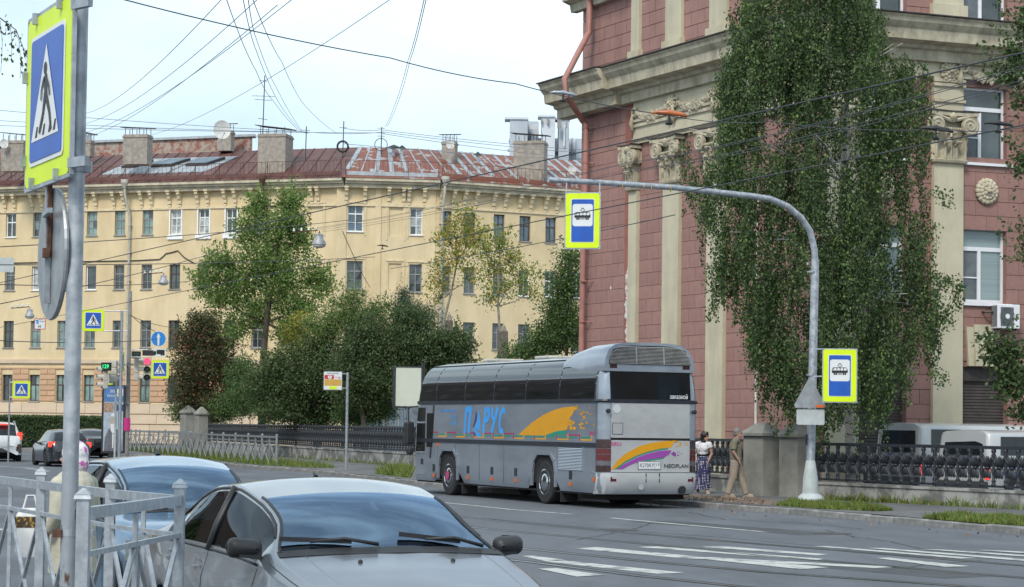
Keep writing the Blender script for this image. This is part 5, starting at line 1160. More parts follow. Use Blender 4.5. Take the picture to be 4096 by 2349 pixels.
def ped_art(root, s, mirror=1, dy=0):
    """blue square with the white triangle and the walking figure; s = side of the blue square"""
    plate('sign_face_border', rrect(s*1.07, s*1.07, s*.05), -.014, -.010, M_white, root); plate('blue_field', rrect(s, s, s*.04), -.018, -.0141, M_blue, root)
    k = s*.5; flat('white_triangle', [[(-.86*k, -.68*k), (.86*k, -.68*k), (0, .84*k)]], -.0205, M_white, root)
    m = mirror; q = lambda x, z: (x*k*m, z*k)
    fig = [circ(-.02*k*m, .44*k, .105*k, 14)]
    for (a, c, w0, w1) in (((-.0, .33), (.06, -.02), .20, .18), ((.05, .02), (.30, -.30), .15, .11), ((.30, -.30), (.42, -.60), .11, .09), ((.02, .02), (-.10, -.30), .15, .11), ((-.10, -.30), (-.32, -.58), .11, .09), ((.06, .28), (.26, .10), .09, .07), ((.26, .10), (.30, -.04), .07, .06), ((-.06, .28), (-.20, .12), .09, .07), ((-.20, .12), (-.22, -.06), .07, .06)):
        fig.append(stroke2(q(*a), q(*c), w0*k, w1*k))
    b = MB()
    for i, P_ in enumerate(fig): b.add([(p[0], -.023-.0004*i, p[1]) for p in P_], [tuple(range(len(P_)))])
    b.build('walking_figure', M_black, root)
    for x0 in (-.62, -.16, .22, .52):
        flat('stripe', [[q(x0, -.63), q(x0+.14, -.63), q(x0+.20, -.46), q(x0+.10, -.46)]], -.0215, M_black, root)
def ped_sign(label, x, y, Y, w, rz=0, mirror=1, h=None, post=None, arm=None):
    p = AT(x, y, Y); r_ = thing('crossing_sign', label, 'sign', tuple(p), rz); h = h or w
    plate('backing_plate', rrect(w, h, w*.05), 0, -.008, M_yel, r_); ped_art(r_, w*.72, mirror)
    plate('rear_sheet', rrect(w*1.01, h*1.01, w*.05), .012, .001, M_back, r_)
    return r_
big = ped_sign('large near pedestrian crossing sign with fluorescent border on the left post', 197, 382, 11.15, .90, R(-63.5))
b = MB()
for (a, c) in (((-.46, .46), (.46, .46)), ((-.46, -.46), (.46, -.46)), ((-.46, -.46), (-.46, .46)), ((.46, -.46), (.46, .46))): b.bar((a[0], .004, a[1]), (c[0], .004, c[1]), .022, .02)
b.build('metal_frame', M_galv, big)
for (cx, cz) in ((-.25, .44), (.25, .44), (-.25, -.44), (.25, -.44), (-.44, .15), (-.44, -.3)): b = MB(); b.box(cx-.012, cx+.012, -.035, -.008, cz-.03, cz+.03); b.build('clip', M_galv, big)
for z in (-.4, .4): b = MB(); b.bar((.44, .0, z), (.58, .05, z), .03, .05); b.build('bracket', M_galv, big)
pb = AT(290, 1500, 11.0)
M_pole = mat('patchy_zinc_pole', (.30, .33, .37), .5, 0, 9, .15, .45, col2=(.46, .49, .53), contrast=(.4, .6))
sp_ = thing('sign_post', 'near galvanized post with rust streaks carrying the large crossing sign', 'post', (pb.x, pb.y, KW))
b = MB(); b.tube([(0, 0, -.1), (0, 0, 5.2)], .0415, 20); b.build('pipe', M_pole, sp_, smooth=60)
for z in (3.155-KW-.0,): 
    zz = AT(300, 690, 11.0).z-KW; b = MB(); b.lathe([(.047, 0), (.047, .055)], (0, 0, zz), 18); b.box(-.10, -.04, -.03, .03, zz, zz+.055); b.box(.04, .075, -.02, .02, zz, zz+.055); b.build('clamp', M_galv, sp_)
zz = AT(260, 2145, 11.0).z-KW; b = MB(); b.lathe([(.044, 0), (.044, .035)], (0, 0, zz), 18); b.box(.03, .13, -.02, .02, zz, zz+.035); b.build('railing_clamp', M_galv, sp_); b = MB(); b.box(-.075, -.03, -.045, -.02, zz-.005, zz+.035); b.build('clamp_bolt', M_rust, sp_)
M_polerust = mat('rust_flaked_zinc', (.30, .33, .37), .6, 0, 16, .3, .3, col2=(.10, .052, .034), contrast=(.55, .62), stretch=(1, 1, .45), detail=8)
b = MB(); b.tube([(0, 0, .08), (0, 0, 1.42)], .0422, 20); b.build('weathered_foot', M_polerust, sp_, smooth=60)
# round sign seen from behind on the same post
p = AT(212, 1016, 11.25); rs0 = thing('round_sign', 'grey back of a round sign edge on at the near post', 'sign', tuple(p), R(-66.5))
b = MB(); b.lathe([(.345, -.012), (.35, 0), (.345, .012)], (0, 0, 0), 40, 'y'); b.build('disc', M_back, rs0)
b = MB(); b.bar((.0, -.03, .50), (.0, -.03, -.26), .035, .03); b.build('mount_rail', M_galv, rs0); b = MB(); b.bar((.03, -.028, .40), (.03, -.028, -.02), .022, .02); b.build('rust_strip', M_rust, rs0)
b = MB(); b.box(.02, .06, -.06, -.03, -.025, .025); b.build('bracket', M_rust, rs0); b = MB(); b.bar((.0, -.05, .20), (.30, -.08, .20), .025); b.build('arm', M_galv, rs0)
# far crossing signs
ped_sign('square crossing sign hanging from an arm left of the concrete mast', 373, 1282, 92, .92, R(4), 1)
ped_sign('square crossing sign behind the red traffic light', 640, 1478, 100, .84, R(-4), 1)
ped_sign('low square crossing sign on a thin post above the hedge at the left edge', 86, 1559.5, 92, .73, R(3), 1)
ped_sign('narrow looking crossing sign turned sideways above the no stopping sign', 488, 1448, 93, .84, R(-68), -1)
ped_sign('crossing sign half hidden behind the left traffic light', 444, 1512, 96, .62, R(-60), -1)
# straight ahead sign and lorry plate
p = AT(634, 1356, 97); ar = thing('direction_sign', 'round blue sign with white arrow pointing straight up', 'sign', tuple(p), R(-3))
b = MB(); b.lathe([(.355, -.006), (.355, .006)], (0, 0, 0), 32, 'y'); b.build('rim', M_white, ar); b = MB(); b.lathe([(.33, -.010), (.33, -.006)], (0, 0, 0), 32, 'y'); b.build('blue_disc', mat('bright_sign_blue', (.02, .21, .58), .4, .05, 3), ar)
flat('arrow', [[(-.045, -.30), (.045, -.30), (.045, .08), (.045, .08), (.10, .06), (0, .27), (-.10, .06), (-.045, .08)]], -.013, M_white, ar)
p = AT(636, 1411, 97); lp = thing('lorry_plate', 'small white plate with a black lorry below the arrow sign', 'sign', tuple(p), R(-3))
plate('sheet', rrect(.64, .36, .03), -.006, .006, M_white, lp)
flat('lorry', [[(-.10, -.07), (.26, -.07), (.26, .13), (-.10, .13)], [(-.27, -.08), (-.12, -.08), (-.12, .07), (-.22, .07), (-.27, 0)], circ(-.20, -.09, .05, 12), circ(.12, -.09, .05, 12), circ(.22, -.09, .045, 12)], -.009, M_black, lp)
# no stopping sign with plate
p = AT(484, 1520, 93); ns = thing('no_stopping_sign', 'narrow no stopping sign, blue with red cross, seen at an angle', 'sign', tuple(p), R(-68))
b = MB(); b.lathe([(.30, -.006), (.30, .006)], (0, 0, 0), 28, 'y'); b.build('red_rim', M_red, ns); b = MB(); b.lathe([(.25, -.010), (.25, -.006)], (0, 0, 0), 28, 'y'); b.build('blue_disc', M_blue, ns)
flat('red_cross', [stroke2((-.18, -.18), (.18, .18), .055, .055), stroke2((-.18, .18), (.18, -.18), .055, .055)], -.013, M_red, ns)
p = AT(481, 1570, 93); pl_ = thing('day_plate', 'small white plate under the no stopping sign', 'sign', tuple(p), R(-30)); plate('sheet', rrect(.32, .30, .02), -.006, .006, M_white, pl_); text('8-20', .1, M_black, pl_, (0, -.009, .05), (1, 0, 0), (0, 0, 1)); text('Вт-Пт', .1, M_black, pl_, (0, -.009, -.07), (1, 0, 0), (0, 0, 1))
# masts of the junction
def mast(label, x, ytop, Y, r_, m_, name='mast', arms=(), base=0):
    t_ = AT(x, ytop, Y); o = thing(name, label, 'mast', (t_.x, t_.y, base)); b = MB(); b.tube([(0, 0, -.1), (0, 0, t_.z*.5), (0, 0, t_.z)], [r_*1.1, r_*1.05, r_*.9], 12); b.build('shaft', m_, o, smooth=60)
    for (x2, y2) in arms:
        q = AT(x2, y2, Y)-Vector(o.location); b = MB(); b.tube([(0, 0, q.z), q], .025, 6); b.build('arm', M_galv, o)
    for z in (2.6, 4.2): b = MB(); b.lathe([(r_*1.25, 0), (r_*1.25, .06)], (0, 0, z), 12); b.build('band', M_galv, o)
    return o
M_cmast = mat('grey_concrete_mast', (.24, .235, .22), .9, .2, 4, .2)
cm = mast('grey concrete mast with clamps and a pink sticker at the junction', 521, 1165, 93.5, .085, M_cmast, arms=((410, 1244), (410, 1324), (590, 1400), (590, 1430)))
b = MB(); b.box(-.14, .14, -.12, -.10, 1.42, 1.98); b.build('sticker', M_pink, cm)
mast('galvanized pole next to the concrete mast', 488, 1244, 92.5, .07, M_galv); mast('thin post with torn notices before the poster box', 466, 1470, 96.5, .045, M_lgrey); mast('thin post of the low crossing sign at the left edge', 40, 1516, 92.2, .035, M_galv, arms=((60, 1530), (60, 1590)))
# traffic lights
M_tl = mat('pale_signal_housing', (.50, .48, .42), .55, .15, 6)
M_lens_off = mat('dark_lens', (.06, .065, .06), .25, .3, 6)
M_lens_red = mat('lit_red_lens', (1.0, .04, .10), .3, .05, 3, emit=2.2)
M_led = mat('green_led', (.03, .75, .25), .4, .05, 3, emit=1.0)
def signal(label, x, y, Y, rz, lit=None, s=1.0, board=False):
    p = AT(x, y, Y); o = thing('traffic_light', label, 'traffic light', tuple(p), rz)
    for i in range(3):
        zc = (1-i)*.36*s; b = MB(); b.box(-.17*s, .17*s, -.10, .12, zc-.175*s, zc+.175*s); h = b.build('housing', M_tl, o, bevel=.03)
        b = MB(); b.lathe([(.135*s, -.12), (.12*s, -.135), (.02, -.14)], (0, 0, zc), 20, 'y'); b.build('lens', M_lens_red if lit == i else M_lens_off, h, smooth=50)
        v = MB(); v.grid([[(.15*s*math.cos(a), yy, zc+.15*s*math.sin(a)-.25*(-.10-yy)*.3) for a in np.linspace(R(-25), R(205), 12)] for yy in (-.10, -.22, -.34)]); v.build('visor', M_tl, h)
    if board: b = MB(); b.box(-.22, .26, -.16, .0, .60*s, .84*s); b.build('countdown_board', M_dark, o)
    return o
tl1 = signal('traffic light showing red beside the crossing sign', 589, 1478, 94.5, R(8), 0, 1.0, True)
signal('traffic light seen from the side behind the concrete mast', 545, 1478, 95.5, R(100), None, .95)
sg = signal('traffic light turned left with green countdown digits above', 418, 1510, 95, R(-65), None, .95)
p = AT(424, 1467, 94.8); cd = thing('countdown_display', 'green countdown digits in a black box above the left traffic light', 'display', tuple(p), R(-20)); b = MB(); b.box(-.22, .22, -.05, .1, -.18, .18); b.build('case', M_dark, cd); text('129', .24, M_led, cd, (0, -.055, 0), (1, 0, 0), (0, 0, 1), bold=.01)
p = AT(543, 1420, 95); cd = thing('countdown_display', 'small dim countdown box behind the concrete mast', 'display', tuple(p), R(15)); b = MB(); b.box(-.18, .22, -.05, .1, -.16, .16); b.build('case', M_dark, cd); text('12', .22, mat('dim_led', (.02, .16, .08), .4, .1, 3), cd, (0, -.055, 0), (1, 0, 0), (0, 0, 1))
signal('narrow traffic light facing away beside the left one', 456, 1486, 95.5, R(165), None, .9)
# poster box
p0, p1 = AT(406, 1700, 99), AT(504, 1546, 99); cl = thing('poster_box', 'tall street poster box with a picture of a bearded man in a suit', 'advertising stand', (p0.x, 99, 0), R(-4))
W_, H_ = p1.x-p0.x, p1.z; zb_ = .35
b = MB(); b.box(0, W_, .0, .22, zb_, H_+.05); b.build('case', M_dark, cl); b = MB(); b.box(W_*.3, W_*.7, .02, .2, -.05, zb_); b.build('foot', M_dark, cl)
def q2(x, z): return (.09+(W_-.18)*x, zb_+.1+(H_-zb_-.1)*z)
def post(nm, pts, m_, y): b = MB(); b.add([(q2(*p)[0], y, q2(*p)[1]) for p in pts], [tuple(range(len(pts)))]); b.build(nm, m_, cl)
M_p1 = mat('poster_pale_blue', (.28, .36, .46), .5, 0, 5, col2=(.45, .50, .55)); M_p2 = mat('poster_navy', (.03, .06, .20), .5, .2, 4); M_p3 = mat('poster_suit_grey', (.12, .13, .16), .5, .3, 9); M_p4 = mat('poster_skin', (.42, .36, .33), .5, .15, 8); M_p5 = mat('poster_blue', (.08, .18, .40), .5, .2, 4); M_p6 = mat('poster_house', (.34, .24, .18), .5, .4, 9)
post('poster', [(0, 0), (1, 0), (1, 1), (0, 1)], M_p1, -.004); post('poster_header', [(0, .76), (1, .76), (1, 1), (0, 1)], M_p5, -.008); post('poster_picture', [(0, .60), (.5, .60), (.5, .745), (0, .745)], M_p6, -.008); post('poster_picture', [(.54, .62), (1, .62), (1, .72), (.54, .72)], M_p2, -.008)
post('poster_figure', [(.04, 0), (.98, 0), (.92, .22), (.72, .34), (.5, .36), (.28, .34), (.10, .22)], M_p3, -.010); post('poster_figure', [(.36, .33), (.64, .33), (.68, .45), (.64, .55), (.36, .55), (.32, .45)], M_p4, -.012)
post('poster_figure', [(.36, .42), (.64, .42), (.62, .32), (.5, .26), (.38, .32)], M_white, -.014); post('poster_figure', [(.34, .50), (.40, .58), (.60, .58), (.66, .50), (.64, .54), (.36, .54)], M_white, -.014); post('poster_figure', [(.46, .26), (.54, .26), (.53, .05), (.47, .05)], M_white, -.013)
text('ЖНЫЕ', .2, M_white, cl, (q2(.62, .92)[0], -.012, q2(.62, .92)[1]), (1, 0, 0), (0, 0, 1), width=.55, bold=.01); text('МАЙЛОВ', .14, M_white, cl, (q2(.55, .85)[0], -.012, q2(.55, .85)[1]), (1, 0, 0), (0, 0, 1), width=.7)
# hedge of the junction comes with the plants; tram stop plate on the wire
p = AT(160, 1296, 88); st = thing('stop_plate', 'small white tram stop plate with red frame hanging from the wire', 'sign', tuple(p), R(-3))
plate('frame', rrect(.47, .45, .01), 0, -.01, M_red, st); plate('sheet', rrect(.42, .40, .01), -.011, -.016, M_white, st); plate('tram_icon', rrect(.10, .14, .02), -.017, -.019, M_decblue, st).location = (-.10, 0, .07); text('48', .15, M_black, st, (-.02, -.019, -.11), (1, 0, 0), (0, 0, 1)); text('ВЯЗЕМСКИЙ', .06, M_black, st, (.09, -.019, .10), (1, 0, 0), (0, 0, 1), width=.2)
for x in (-.15, .15): b = MB(); b.bar((x, 0, .22), (x, 0, .32), .015); b.build('hanger', M_galv, st)
# tram stop signs
def tram_sign(label, x, y, Y, w, h, rz):
    p = AT(x, y, Y); o = thing('tram_stop_sign', label, 'sign', tuple(p), rz)
    plate('frame', rrect(w+.05, h+.05, .01), .022, .002, M_galv, o); plate('backing_plate', rrect(w, h, .05), 0, -.010, M_yel, o); plate('border', rrect(w*.70, h*.80, .03), -.011, -.014, M_white, o); plate('blue_field', rrect(w*.66, h*.78, .025), -.0141, -.018, M_blue, o)
    s = w*.60; k = s/2; cz = h*.10
    e = plate('white_field', [(a, c+cz) for a, c in rrect(s, s*1.10, .05)], -.0181, -.021, M_white, o)
    q = lambda a, c: (a*k, cz-.15*k+c*k)
    flat('tram_body', [[q(-.78, -.12), q(.74, -.12), q(.80, .02), q(.80, .12), q(.70, .40), q(.62, .45), q(-.66, .45), q(-.74, .38), q(-.82, .05)]], -.024, M_black, o)
    for i in range(4): a = -.62+.34*i; flat('tram_window', [[q(a, .14), q(a+.28, .14), q(a+.28, .38), q(a+.02, .38)]], -.026, M_white, o)
    flat('tram_window', [[q(-.75, .13), q(-.66, .13), q(-.66, .36)]], -.026, M_white, o)
    for a in (-.55, -.36, .36, .55): flat('tram_wheel', [circ(q(a, -.22)[0], q(a, -.22)[1], .095*k, 12)], -.0245, M_black, o)
    flat('tram_skirt', [[q(-.22, -.18), q(.22, -.18), q(.20, -.26), q(-.20, -.26)]], -.0245, M_black, o)
    for a, c in (((0, .48), (-.22, .64)), ((-.22, .64), (0, .84)), ((0, .84), (.22, .64)), ((.22, .64), (0, .48)), ((-.12, .84), (.12, .84))): flat('pantograph', [stroke2(q(*a), q(*c), .045*k, .045*k)], -.0243, M_black, o)
    return o
t1 = tram_sign('tram stop sign hanging from the curved lamp arm over the street', 2330.5, 883, 46.3, .73, 1.18, R(-8))
for x in (-.36, .36): b = MB(); b.bar((x, .02, .55), (x, .02, .82), .03); b.build('hanger', M_galv, t1)
t2 = tram_sign('lower tram stop sign fixed to the lamp pole', 3359, 1503, 48.6, .74, 1.18, R(-4))
for z in (.60, -.02): b = MB(); b.bar((-.36, .01, z), (-.60, .03, z), .03); b.build('arm', M_galv, t2)
# curved lamp pole (tram wire bracket)
pb = G(3241, 2016, KW); lpz = thing('bracket_pole', 'tall grey street pole with flared base and long curved arm', 'pole', (pb.x, pb.y, KW))
b = MB(); b.lathe([(.30, 0), (.31, .03), (.31, .12), (.27, .18), (.19, .24), (.17, .60), (.12, .92), (.105, 1.0)], (0, 0, 0), 20); b.build('base', M_lgrey, lpz, smooth=40)
top = AT(3261, 1040, pb.y)
b = MB(); b.tube([(0, 0, .9), (top.x-pb.x, 0, top.z-KW)], [.100, .092], 18); b.build('shaft', M_pole, lpz, smooth=60)
ad = Vector((-.905, -.425, 0)); path = []
for (x, y) in ((3261, 1075), (3258, 1000), (3240, 925), (3205, 872), (3150, 826), (3080, 796), (3000, 784), (2700, 751), (2400, 731), (2194, 720)):
    # arm plane through the pole along ad
    d = ray(x, y); n_ = Vector((ad.y, -ad.x, 0)); o_ = Vector((top.x, top.y, 0)); k = (o_-EYE).dot(n_)/d.dot(n_); path.append(EYE+d*k-Vector((pb.x, pb.y, KW)))
b = MB(); b.tube(path, [.076]*5+[.072, .07, .066, .062, .06], 16); b.build('arm', M_pole, lpz, smooth=60)
for z in (top.z-KW-.30, 2.95, 2.05, 1.95): b = MB(); b.lathe([(.112, 0), (.112, .04)], (0, 0, z), 16); b.build('band', M_galv, lpz)
b = MB(); b.box(-.125, -.09, -.045, .045, top.z-KW-.12, top.z-KW-.06); b.box(.09, .125, -.045, .045, top.z-KW-.12, top.z-KW-.06); b.build('bolt', M_galv, lpz)
b = MB(); b.box(-.115, -.09, -.05, .05, 1.36, 1.60); b.build('hatch', M_dark, lpz)
for i, fx in enumerate((2490, 2575, 2605, 2683)):
    d = ray(fx, 742+(fx-2400)*.04); n_ = Vector((ad.y, -ad.x, 0)); k = (Vector((top.x, top.y, 0))-EYE).dot(n_)/d.dot(n_); c = EYE+d*k-Vector((pb.x, pb.y, KW)); b = MB(); b.tube([c+Vector((.0, .08*math.cos(a), .085*math.sin(a))) for a in np.linspace(0, 2*math.pi, 12)], .008, 5); b.build('cable_tie', mat('yellow_tie', (.5, .36, .12), .7, .1, 5), lpz)
# backs of the triangular sign and plate on that pole
p = AT(3240, 1583, 49.04); tb = thing('triangle_sign', 'grey back of a triangular warning sign on the lamp pole', 'sign', tuple(p), 0)
plate('sheet', [(-.36, -.22), (-.33, -.28), (.33, -.28), (.36, -.22), (.04, .38), (-.04, .38)], -.01, .01, M_back, tb); b = MB(); b.box(.13, .33, -.02, -.011, -.27, -.21); b.build('orange_sticker', M_amber, tb)
p = AT(3242, 1668, 49.08); tp = thing('back_plate', 'grey back of a rectangular plate under the triangular sign', 'sign', tuple(p), 0); plate('sheet', rrect(.64, .36, .04), -.01, .01, M_lgrey, tp)
# bus stop flag
pb = G(1384, 1879, KW); bsn = thing('stop_post', 'bus stop post with a white, red and ochre timetable board', 'stop sign', (pb.x, pb.y, KW), 0)
zt_ = AT(1384, 1490, pb.y).z-KW; b = MB(); b.tube([(0, 0, -.1), (0, 0, zt_)], .05, 12); b.build('post', M_galv, bsn, smooth=60)
bl0, bl1 = AT(1296, 1558, pb.y), AT(1367, 1489, pb.y); x0, x1, z0, z1 = bl0.x-pb.x, bl1.x-pb.x, bl0.z-KW, bl1.z-KW
def bq(nm, a, c, e, g, m_, y=-.012): b = MB(); w, h = x1-x0, z1-z0; b.box(x0+w*a, x0+w*c, y, y+.004, z0+h*e, z0+h*g); return b.build(nm, m_, bsn)
b = MB(); b.box(x0-.02, x1+.02, -.008, .02, z0-.02, z1+.02); b.build('board', M_galv, bsn); bq('sheet', 0, 1, 0, 1, M_white); bq('red_field', .02, .55, .60, .83, M_red, -.017); bq('ochre_field', .02, .98, .22, .58, mat('ochre_print', (.55, .32, .06), .5, .08, 4), -.017); bq('yellow_note', .28, .75, .02, .19, M_yel, -.017); bq('red_line', .55, .98, .70, .72, M_red, -.017)
flat('logo_disc', [circ(x0+(x1-x0)*.33, z0+(z1-z0)*.715, .075, 18)], -.019, M_white, bsn); text('Т', .13, M_black, bsn, (x0+(x1-x0)*.33, -.021, z0+(z1-z0)*.715), (1, 0, 0), (0, 0, 1), bold=.01); text('ВЯЗЕМСКИЙ ПЕР', .06, M_black, bsn, (x0+(x1-x0)*.5, -.019, z0+(z1-z0)*.91), (1, 0, 0), (0, 0, 1), width=.42); text('40', .07, M_black, bsn, (x0+(x1-x0)*.86, -.019, z0+(z1-z0)*.645), (1, 0, 0), (0, 0, 1))
for z in (z0+.06, z1-.06): b = MB(); b.bar((x1, 0, z), (0, 0, z), .03); b.build('arm', M_galv, bsn)
# blank billboard by the coach
p0, p1 = AT(1570, 1630, 86), AT(1690, 1468, 86); bb_ = thing('billboard', 'blank cream billboard in a dark frame just left of the coach', 'billboard', (p0.x, 86, KW), 0); w, h = p1.x-p0.x, p1.z-p0.z; z0 = p0.z-KW
b = MB(); b.box(.12, w, -.01, .01, z0+.06, z0+h-.03); b.build('panel', mat('cream_poster_paper', (.56, .60, .52), .7, .03, 2), bb_)
for (a, c, e, g) in ((0, .10, z0-.02, z0+h+.02), (.10, w, z0-.02, z0+.05), (.10, w, z0+h-.02, z0+h+.02)): b = MB(); b.box(a, c, -.04, .12, e, g); b.build('frame', M_iron, bb_)
b = MB(); b.tube([(w+.02, .02, -.1), (w+.02, .02, z0+h+.16)], .075, 12); b.lathe([(.0, -.08), (.085, 0), (0, .09)], (w+.02, .02, z0+h+.24), 12); b.build('post', M_iron, bb_)
# corrugated shed wall behind the iron fence
p0, p1 = AT(1425, 1715, 108), AT(1660, 1628, 108); sh = thing('corrugated_wall', 'blue grey corrugated metal wall glimpsed behind the iron fence', 'wall', (p0.x, 108, 0))
M_corr = mat('blue_grey_sheet', (.22, .28, .34), .6, .1, 2, 0, .2); w = p1.x-p0.x+2; n_ = 7
for i in range(n_):
    b = MB(); xa = w*i/n_; xs__ = np.linspace(xa, xa+w/n_-.01, 17); b.grid([[(x, .03*math.sin(x*40), z) for x in xs__] for z in (-.1, p1.z)]); b.build('metal_sheet', M_corr, sh)
# ================================================================== overhead wires, lamps and insulators
def wire(label, pts, r_=.012, sag=0.0, m_=None, n_=14, group=None, name='overhead_wire'):
    P_ = [Vector(p) for p in pts]; path = []
    for i in range(len(P_)-1):
        for k in range(n_):
            t = k/n_; q = P_[i].lerp(P_[i+1], t); q.z -= sag*4*t*(1-t); path.append(q)
    path.append(P_[-1]); o0 = P_[0]
    b = MB(); b.tube([p-o0 for p in path], r_, 5); o = b.build(name, m_ or M_wire, None, smooth=1); o.location = o0; return tag(o, label, 'wire', group)
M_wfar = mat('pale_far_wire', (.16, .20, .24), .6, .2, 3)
zc = 5.8
a0, a1 = G(4096, 210, zc), G(330, 1057, zc); wire('thick tram contact wire crossing from upper right over the coach', [a0+(a0-a1)*.15, a1+(a1-a0)*.6], .0105, .0)
a0, a1 = G(4096, 500, zc), G(341, 1243, zc); wire('second tram contact wire passing below the first across the hanging tram sign', [a0+(a0-a1)*.15, a1+(a1-a0)*.6], .0105, .0)
wire('span wire from the upper left to the orange insulator before the red cornice', [AT(480, -5, 36), AT(1560, 232, 44), AT(2060, 335, 46), AT(2670, 462, 47)], .012, .06)
wire('span wire from the orange insulator through the birch to the right insulators', [AT(2670, 462, 47), AT(3090, 487, 46), AT(3740, 518, 44), AT(4150, 500, 42)], .009, .08)
for i, (l, r_, nm) in enumerate((((1262, 912), (4130, 252), 'upper'), ((1262, 916), (4130, 262), 'second'), ((1262, 922), (4130, 310), 'third'), ((1270, 930), (4130, 325), 'lowest'))):
    wire(f'{nm} of four thin feeder wires sloping from the hanging lamp to the upper right', [AT(*l, 80), AT(2500, l[1]-260-(0 if i < 2 else -20), 45), AT(*r_, 24)], .0055, .12)
FAN = [((890, -6, 50), (340, 455, 120), 'leftmost steep wire fanning from the top edge down to the crossing sign'), ((1030, -2, 50), (340, 495, 120), 'second fanning wire from the top edge to the near post'), ((1172, -5, 50), (340, 530, 130), 'third fanning wire passing low behind the near post'), ((1110, 20, 50), (345, 548, 130), 'lowest of the wires fanning to the near post'), ((1565, -5, 55), (605, 540, 150), 'long straight wire from the top centre down to the left roof')]
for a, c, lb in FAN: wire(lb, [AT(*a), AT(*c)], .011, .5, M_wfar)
for i, (pts, lb) in enumerate(((((905, -5, 60), (1024, 283, 90), (1090, 400, 120), (1205, 530, 168)), 'first drooping cable from the top to the short roof mast'), (((972, -5, 60), (1024, 200, 85), (1115, 410, 125), (1207, 525, 168)), 'second drooping cable from the top to the short roof mast'), (((992, -5, 60), (1024, 152, 85), (1105, 350, 125), (1207, 523, 168)), 'third drooping cable from the top to the short roof mast'), (((1010, -5, 60), (1127, 247, 95), (1212, 414, 130), (1345, 532, 168)), 'curving cable from the top to the mast with the black coil'),
        (((1697, -5, 60), (1632, 242, 95), (1583, 409, 130), (1540, 508, 168)), 'left of two parallel cables dropping from the top to the junction mast'), (((1705, -5, 60), (1640, 242, 95), (1592, 409, 130), (1547, 508, 168)), 'right of two parallel cables dropping from the top to the junction mast'))):
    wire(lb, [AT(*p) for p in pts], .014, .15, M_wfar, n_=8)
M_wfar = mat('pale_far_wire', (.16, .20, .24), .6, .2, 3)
for a, c, lb in (((-20, 440), (1222, 528), 'high roof cable left of the short mast'), ((-20, 482), (1222, 530), 'second roof cable left of the short mast'), ((-20, 502), (1524, 532), 'dark cable along the whole left ridge'), ((1222, 528), (1524, 530), 'cable between the short mast and junction mast'), ((1371, 512), (1524, 520), 'cable from the coil mast to the junction mast'), ((1530, 520), (2330, 600), 'cable from the junction mast towards the red building'), ((1530, 528), (2330, 612), 'second cable from the junction mast towards the red building'), ((1530, 535), (2330, 636), 'third cable from the junction mast towards the red building'), ((1371, 575), (2330, 640), 'low cable skimming the right hand roof')):
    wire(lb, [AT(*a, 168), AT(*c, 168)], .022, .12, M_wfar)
for a, c, lb in (((-20, 989, 60), (1400, 880, 100), 'thin cable low across the upper windows of the yellow building'), ((-20, 1138, 60), (760, 1126, 95), 'horizontal guy wire behind the near post'), ((-20, 1060, 60), (1500, 1028, 105), 'green tinted guy wire reaching into the poplar'), ((-20, 1362, 60), (620, 1358, 95), 'low guy wire above the hedge'), ((520, 1262, 93.5), (690, 1310, 120), 'cable from the concrete mast to the rowan'), ((520, 1255, 93.5), (620, 1325, 97), 'short stay from the concrete mast to the arrow sign'), ((1370, 925, 80), (1480, 1150, 110), 'slack cable dropping from the hanging lamp into the shrubs'),
        ((-20, 1220, 60), (900, 1000, 100), 'sloping feeder wire low at the left'), ((1560, 1075, 100), (2700, 860, 60), 'thin stay wire in front of the right wing')):
    wire(lb, [AT(*a), AT(*c)], .014, .1)
# black cable clipped along the facade
wire('black cable stapled along the yellow facade with a hump', [FL.P(FL.ip(x, y)[0], .06, FL.ip(x, y)[1]) for x, y in ((40, 1053), (330, 1047), (540, 1043), (640, 1038), (655, 1025), (665, 1015), (690, 1010), (712, 1003), (738, 1030), (775, 1052))], .04, 0, M_hood, 3)
# hanging lamps
M_lamp = mat('aged_lamp_enamel', (.33, .34, .36), .5, .2, 6, 0, .2)
M_lglass = mat('milky_lamp_glass', (.50, .50, .47), .3, .1, 5)
M_porc = mat('white_porcelain', (.7, .72, .72), .25, .05, 5)
def lamp(label, x, y, Y, s):
    p = AT(x, y, Y); o = thing('street_lamp', label, 'lamp', tuple(p), .2)
    b = MB(); b.lathe([(.07*s, .26*s), (.15*s, .22*s), (.16*s, .05*s), (.25*s, -.06*s), (.27*s, -.16*s)], (0, 0, 0), 18); b.build('housing', M_lamp, o, smooth=40)
    b = MB(); b.lathe([(.25*s, -.16*s), (.22*s, -.24*s), (.10*s, -.28*s)], (0, 0, 0), 18); b.build('glass_bowl', M_lglass, o, smooth=40)
    b = MB(); b.tube([(0, 0, .25*s), (0, 0, .36*s)], .02, 6); b.build('hook', M_rust, o)
    b = MB(); b.bar((-1.0*s, 0, .27*s), (-.05*s, 0, .37*s), .035); bar_ = b.build('insulator_bar', M_rust, o)
    for k in range(4): b = MB(); b.lathe([(.02, 0), (.045, .02), (.03, .06), (.045, .08), (.02, .12)], (-.95*s+.28*s*k, 0, .30*s+.03*s*k), 8); b.build('insulator', M_porc, o)
lamp('hanging grey street lamp with insulators in front of the poplar', 1277, 962, 80, 1.0); lamp('hanging street lamp before the second row of windows at the left', 654, 1120, 88, .8); lamp('hanging street lamp at the far left above the tram stop plate', 119, 1255, 88, .75)
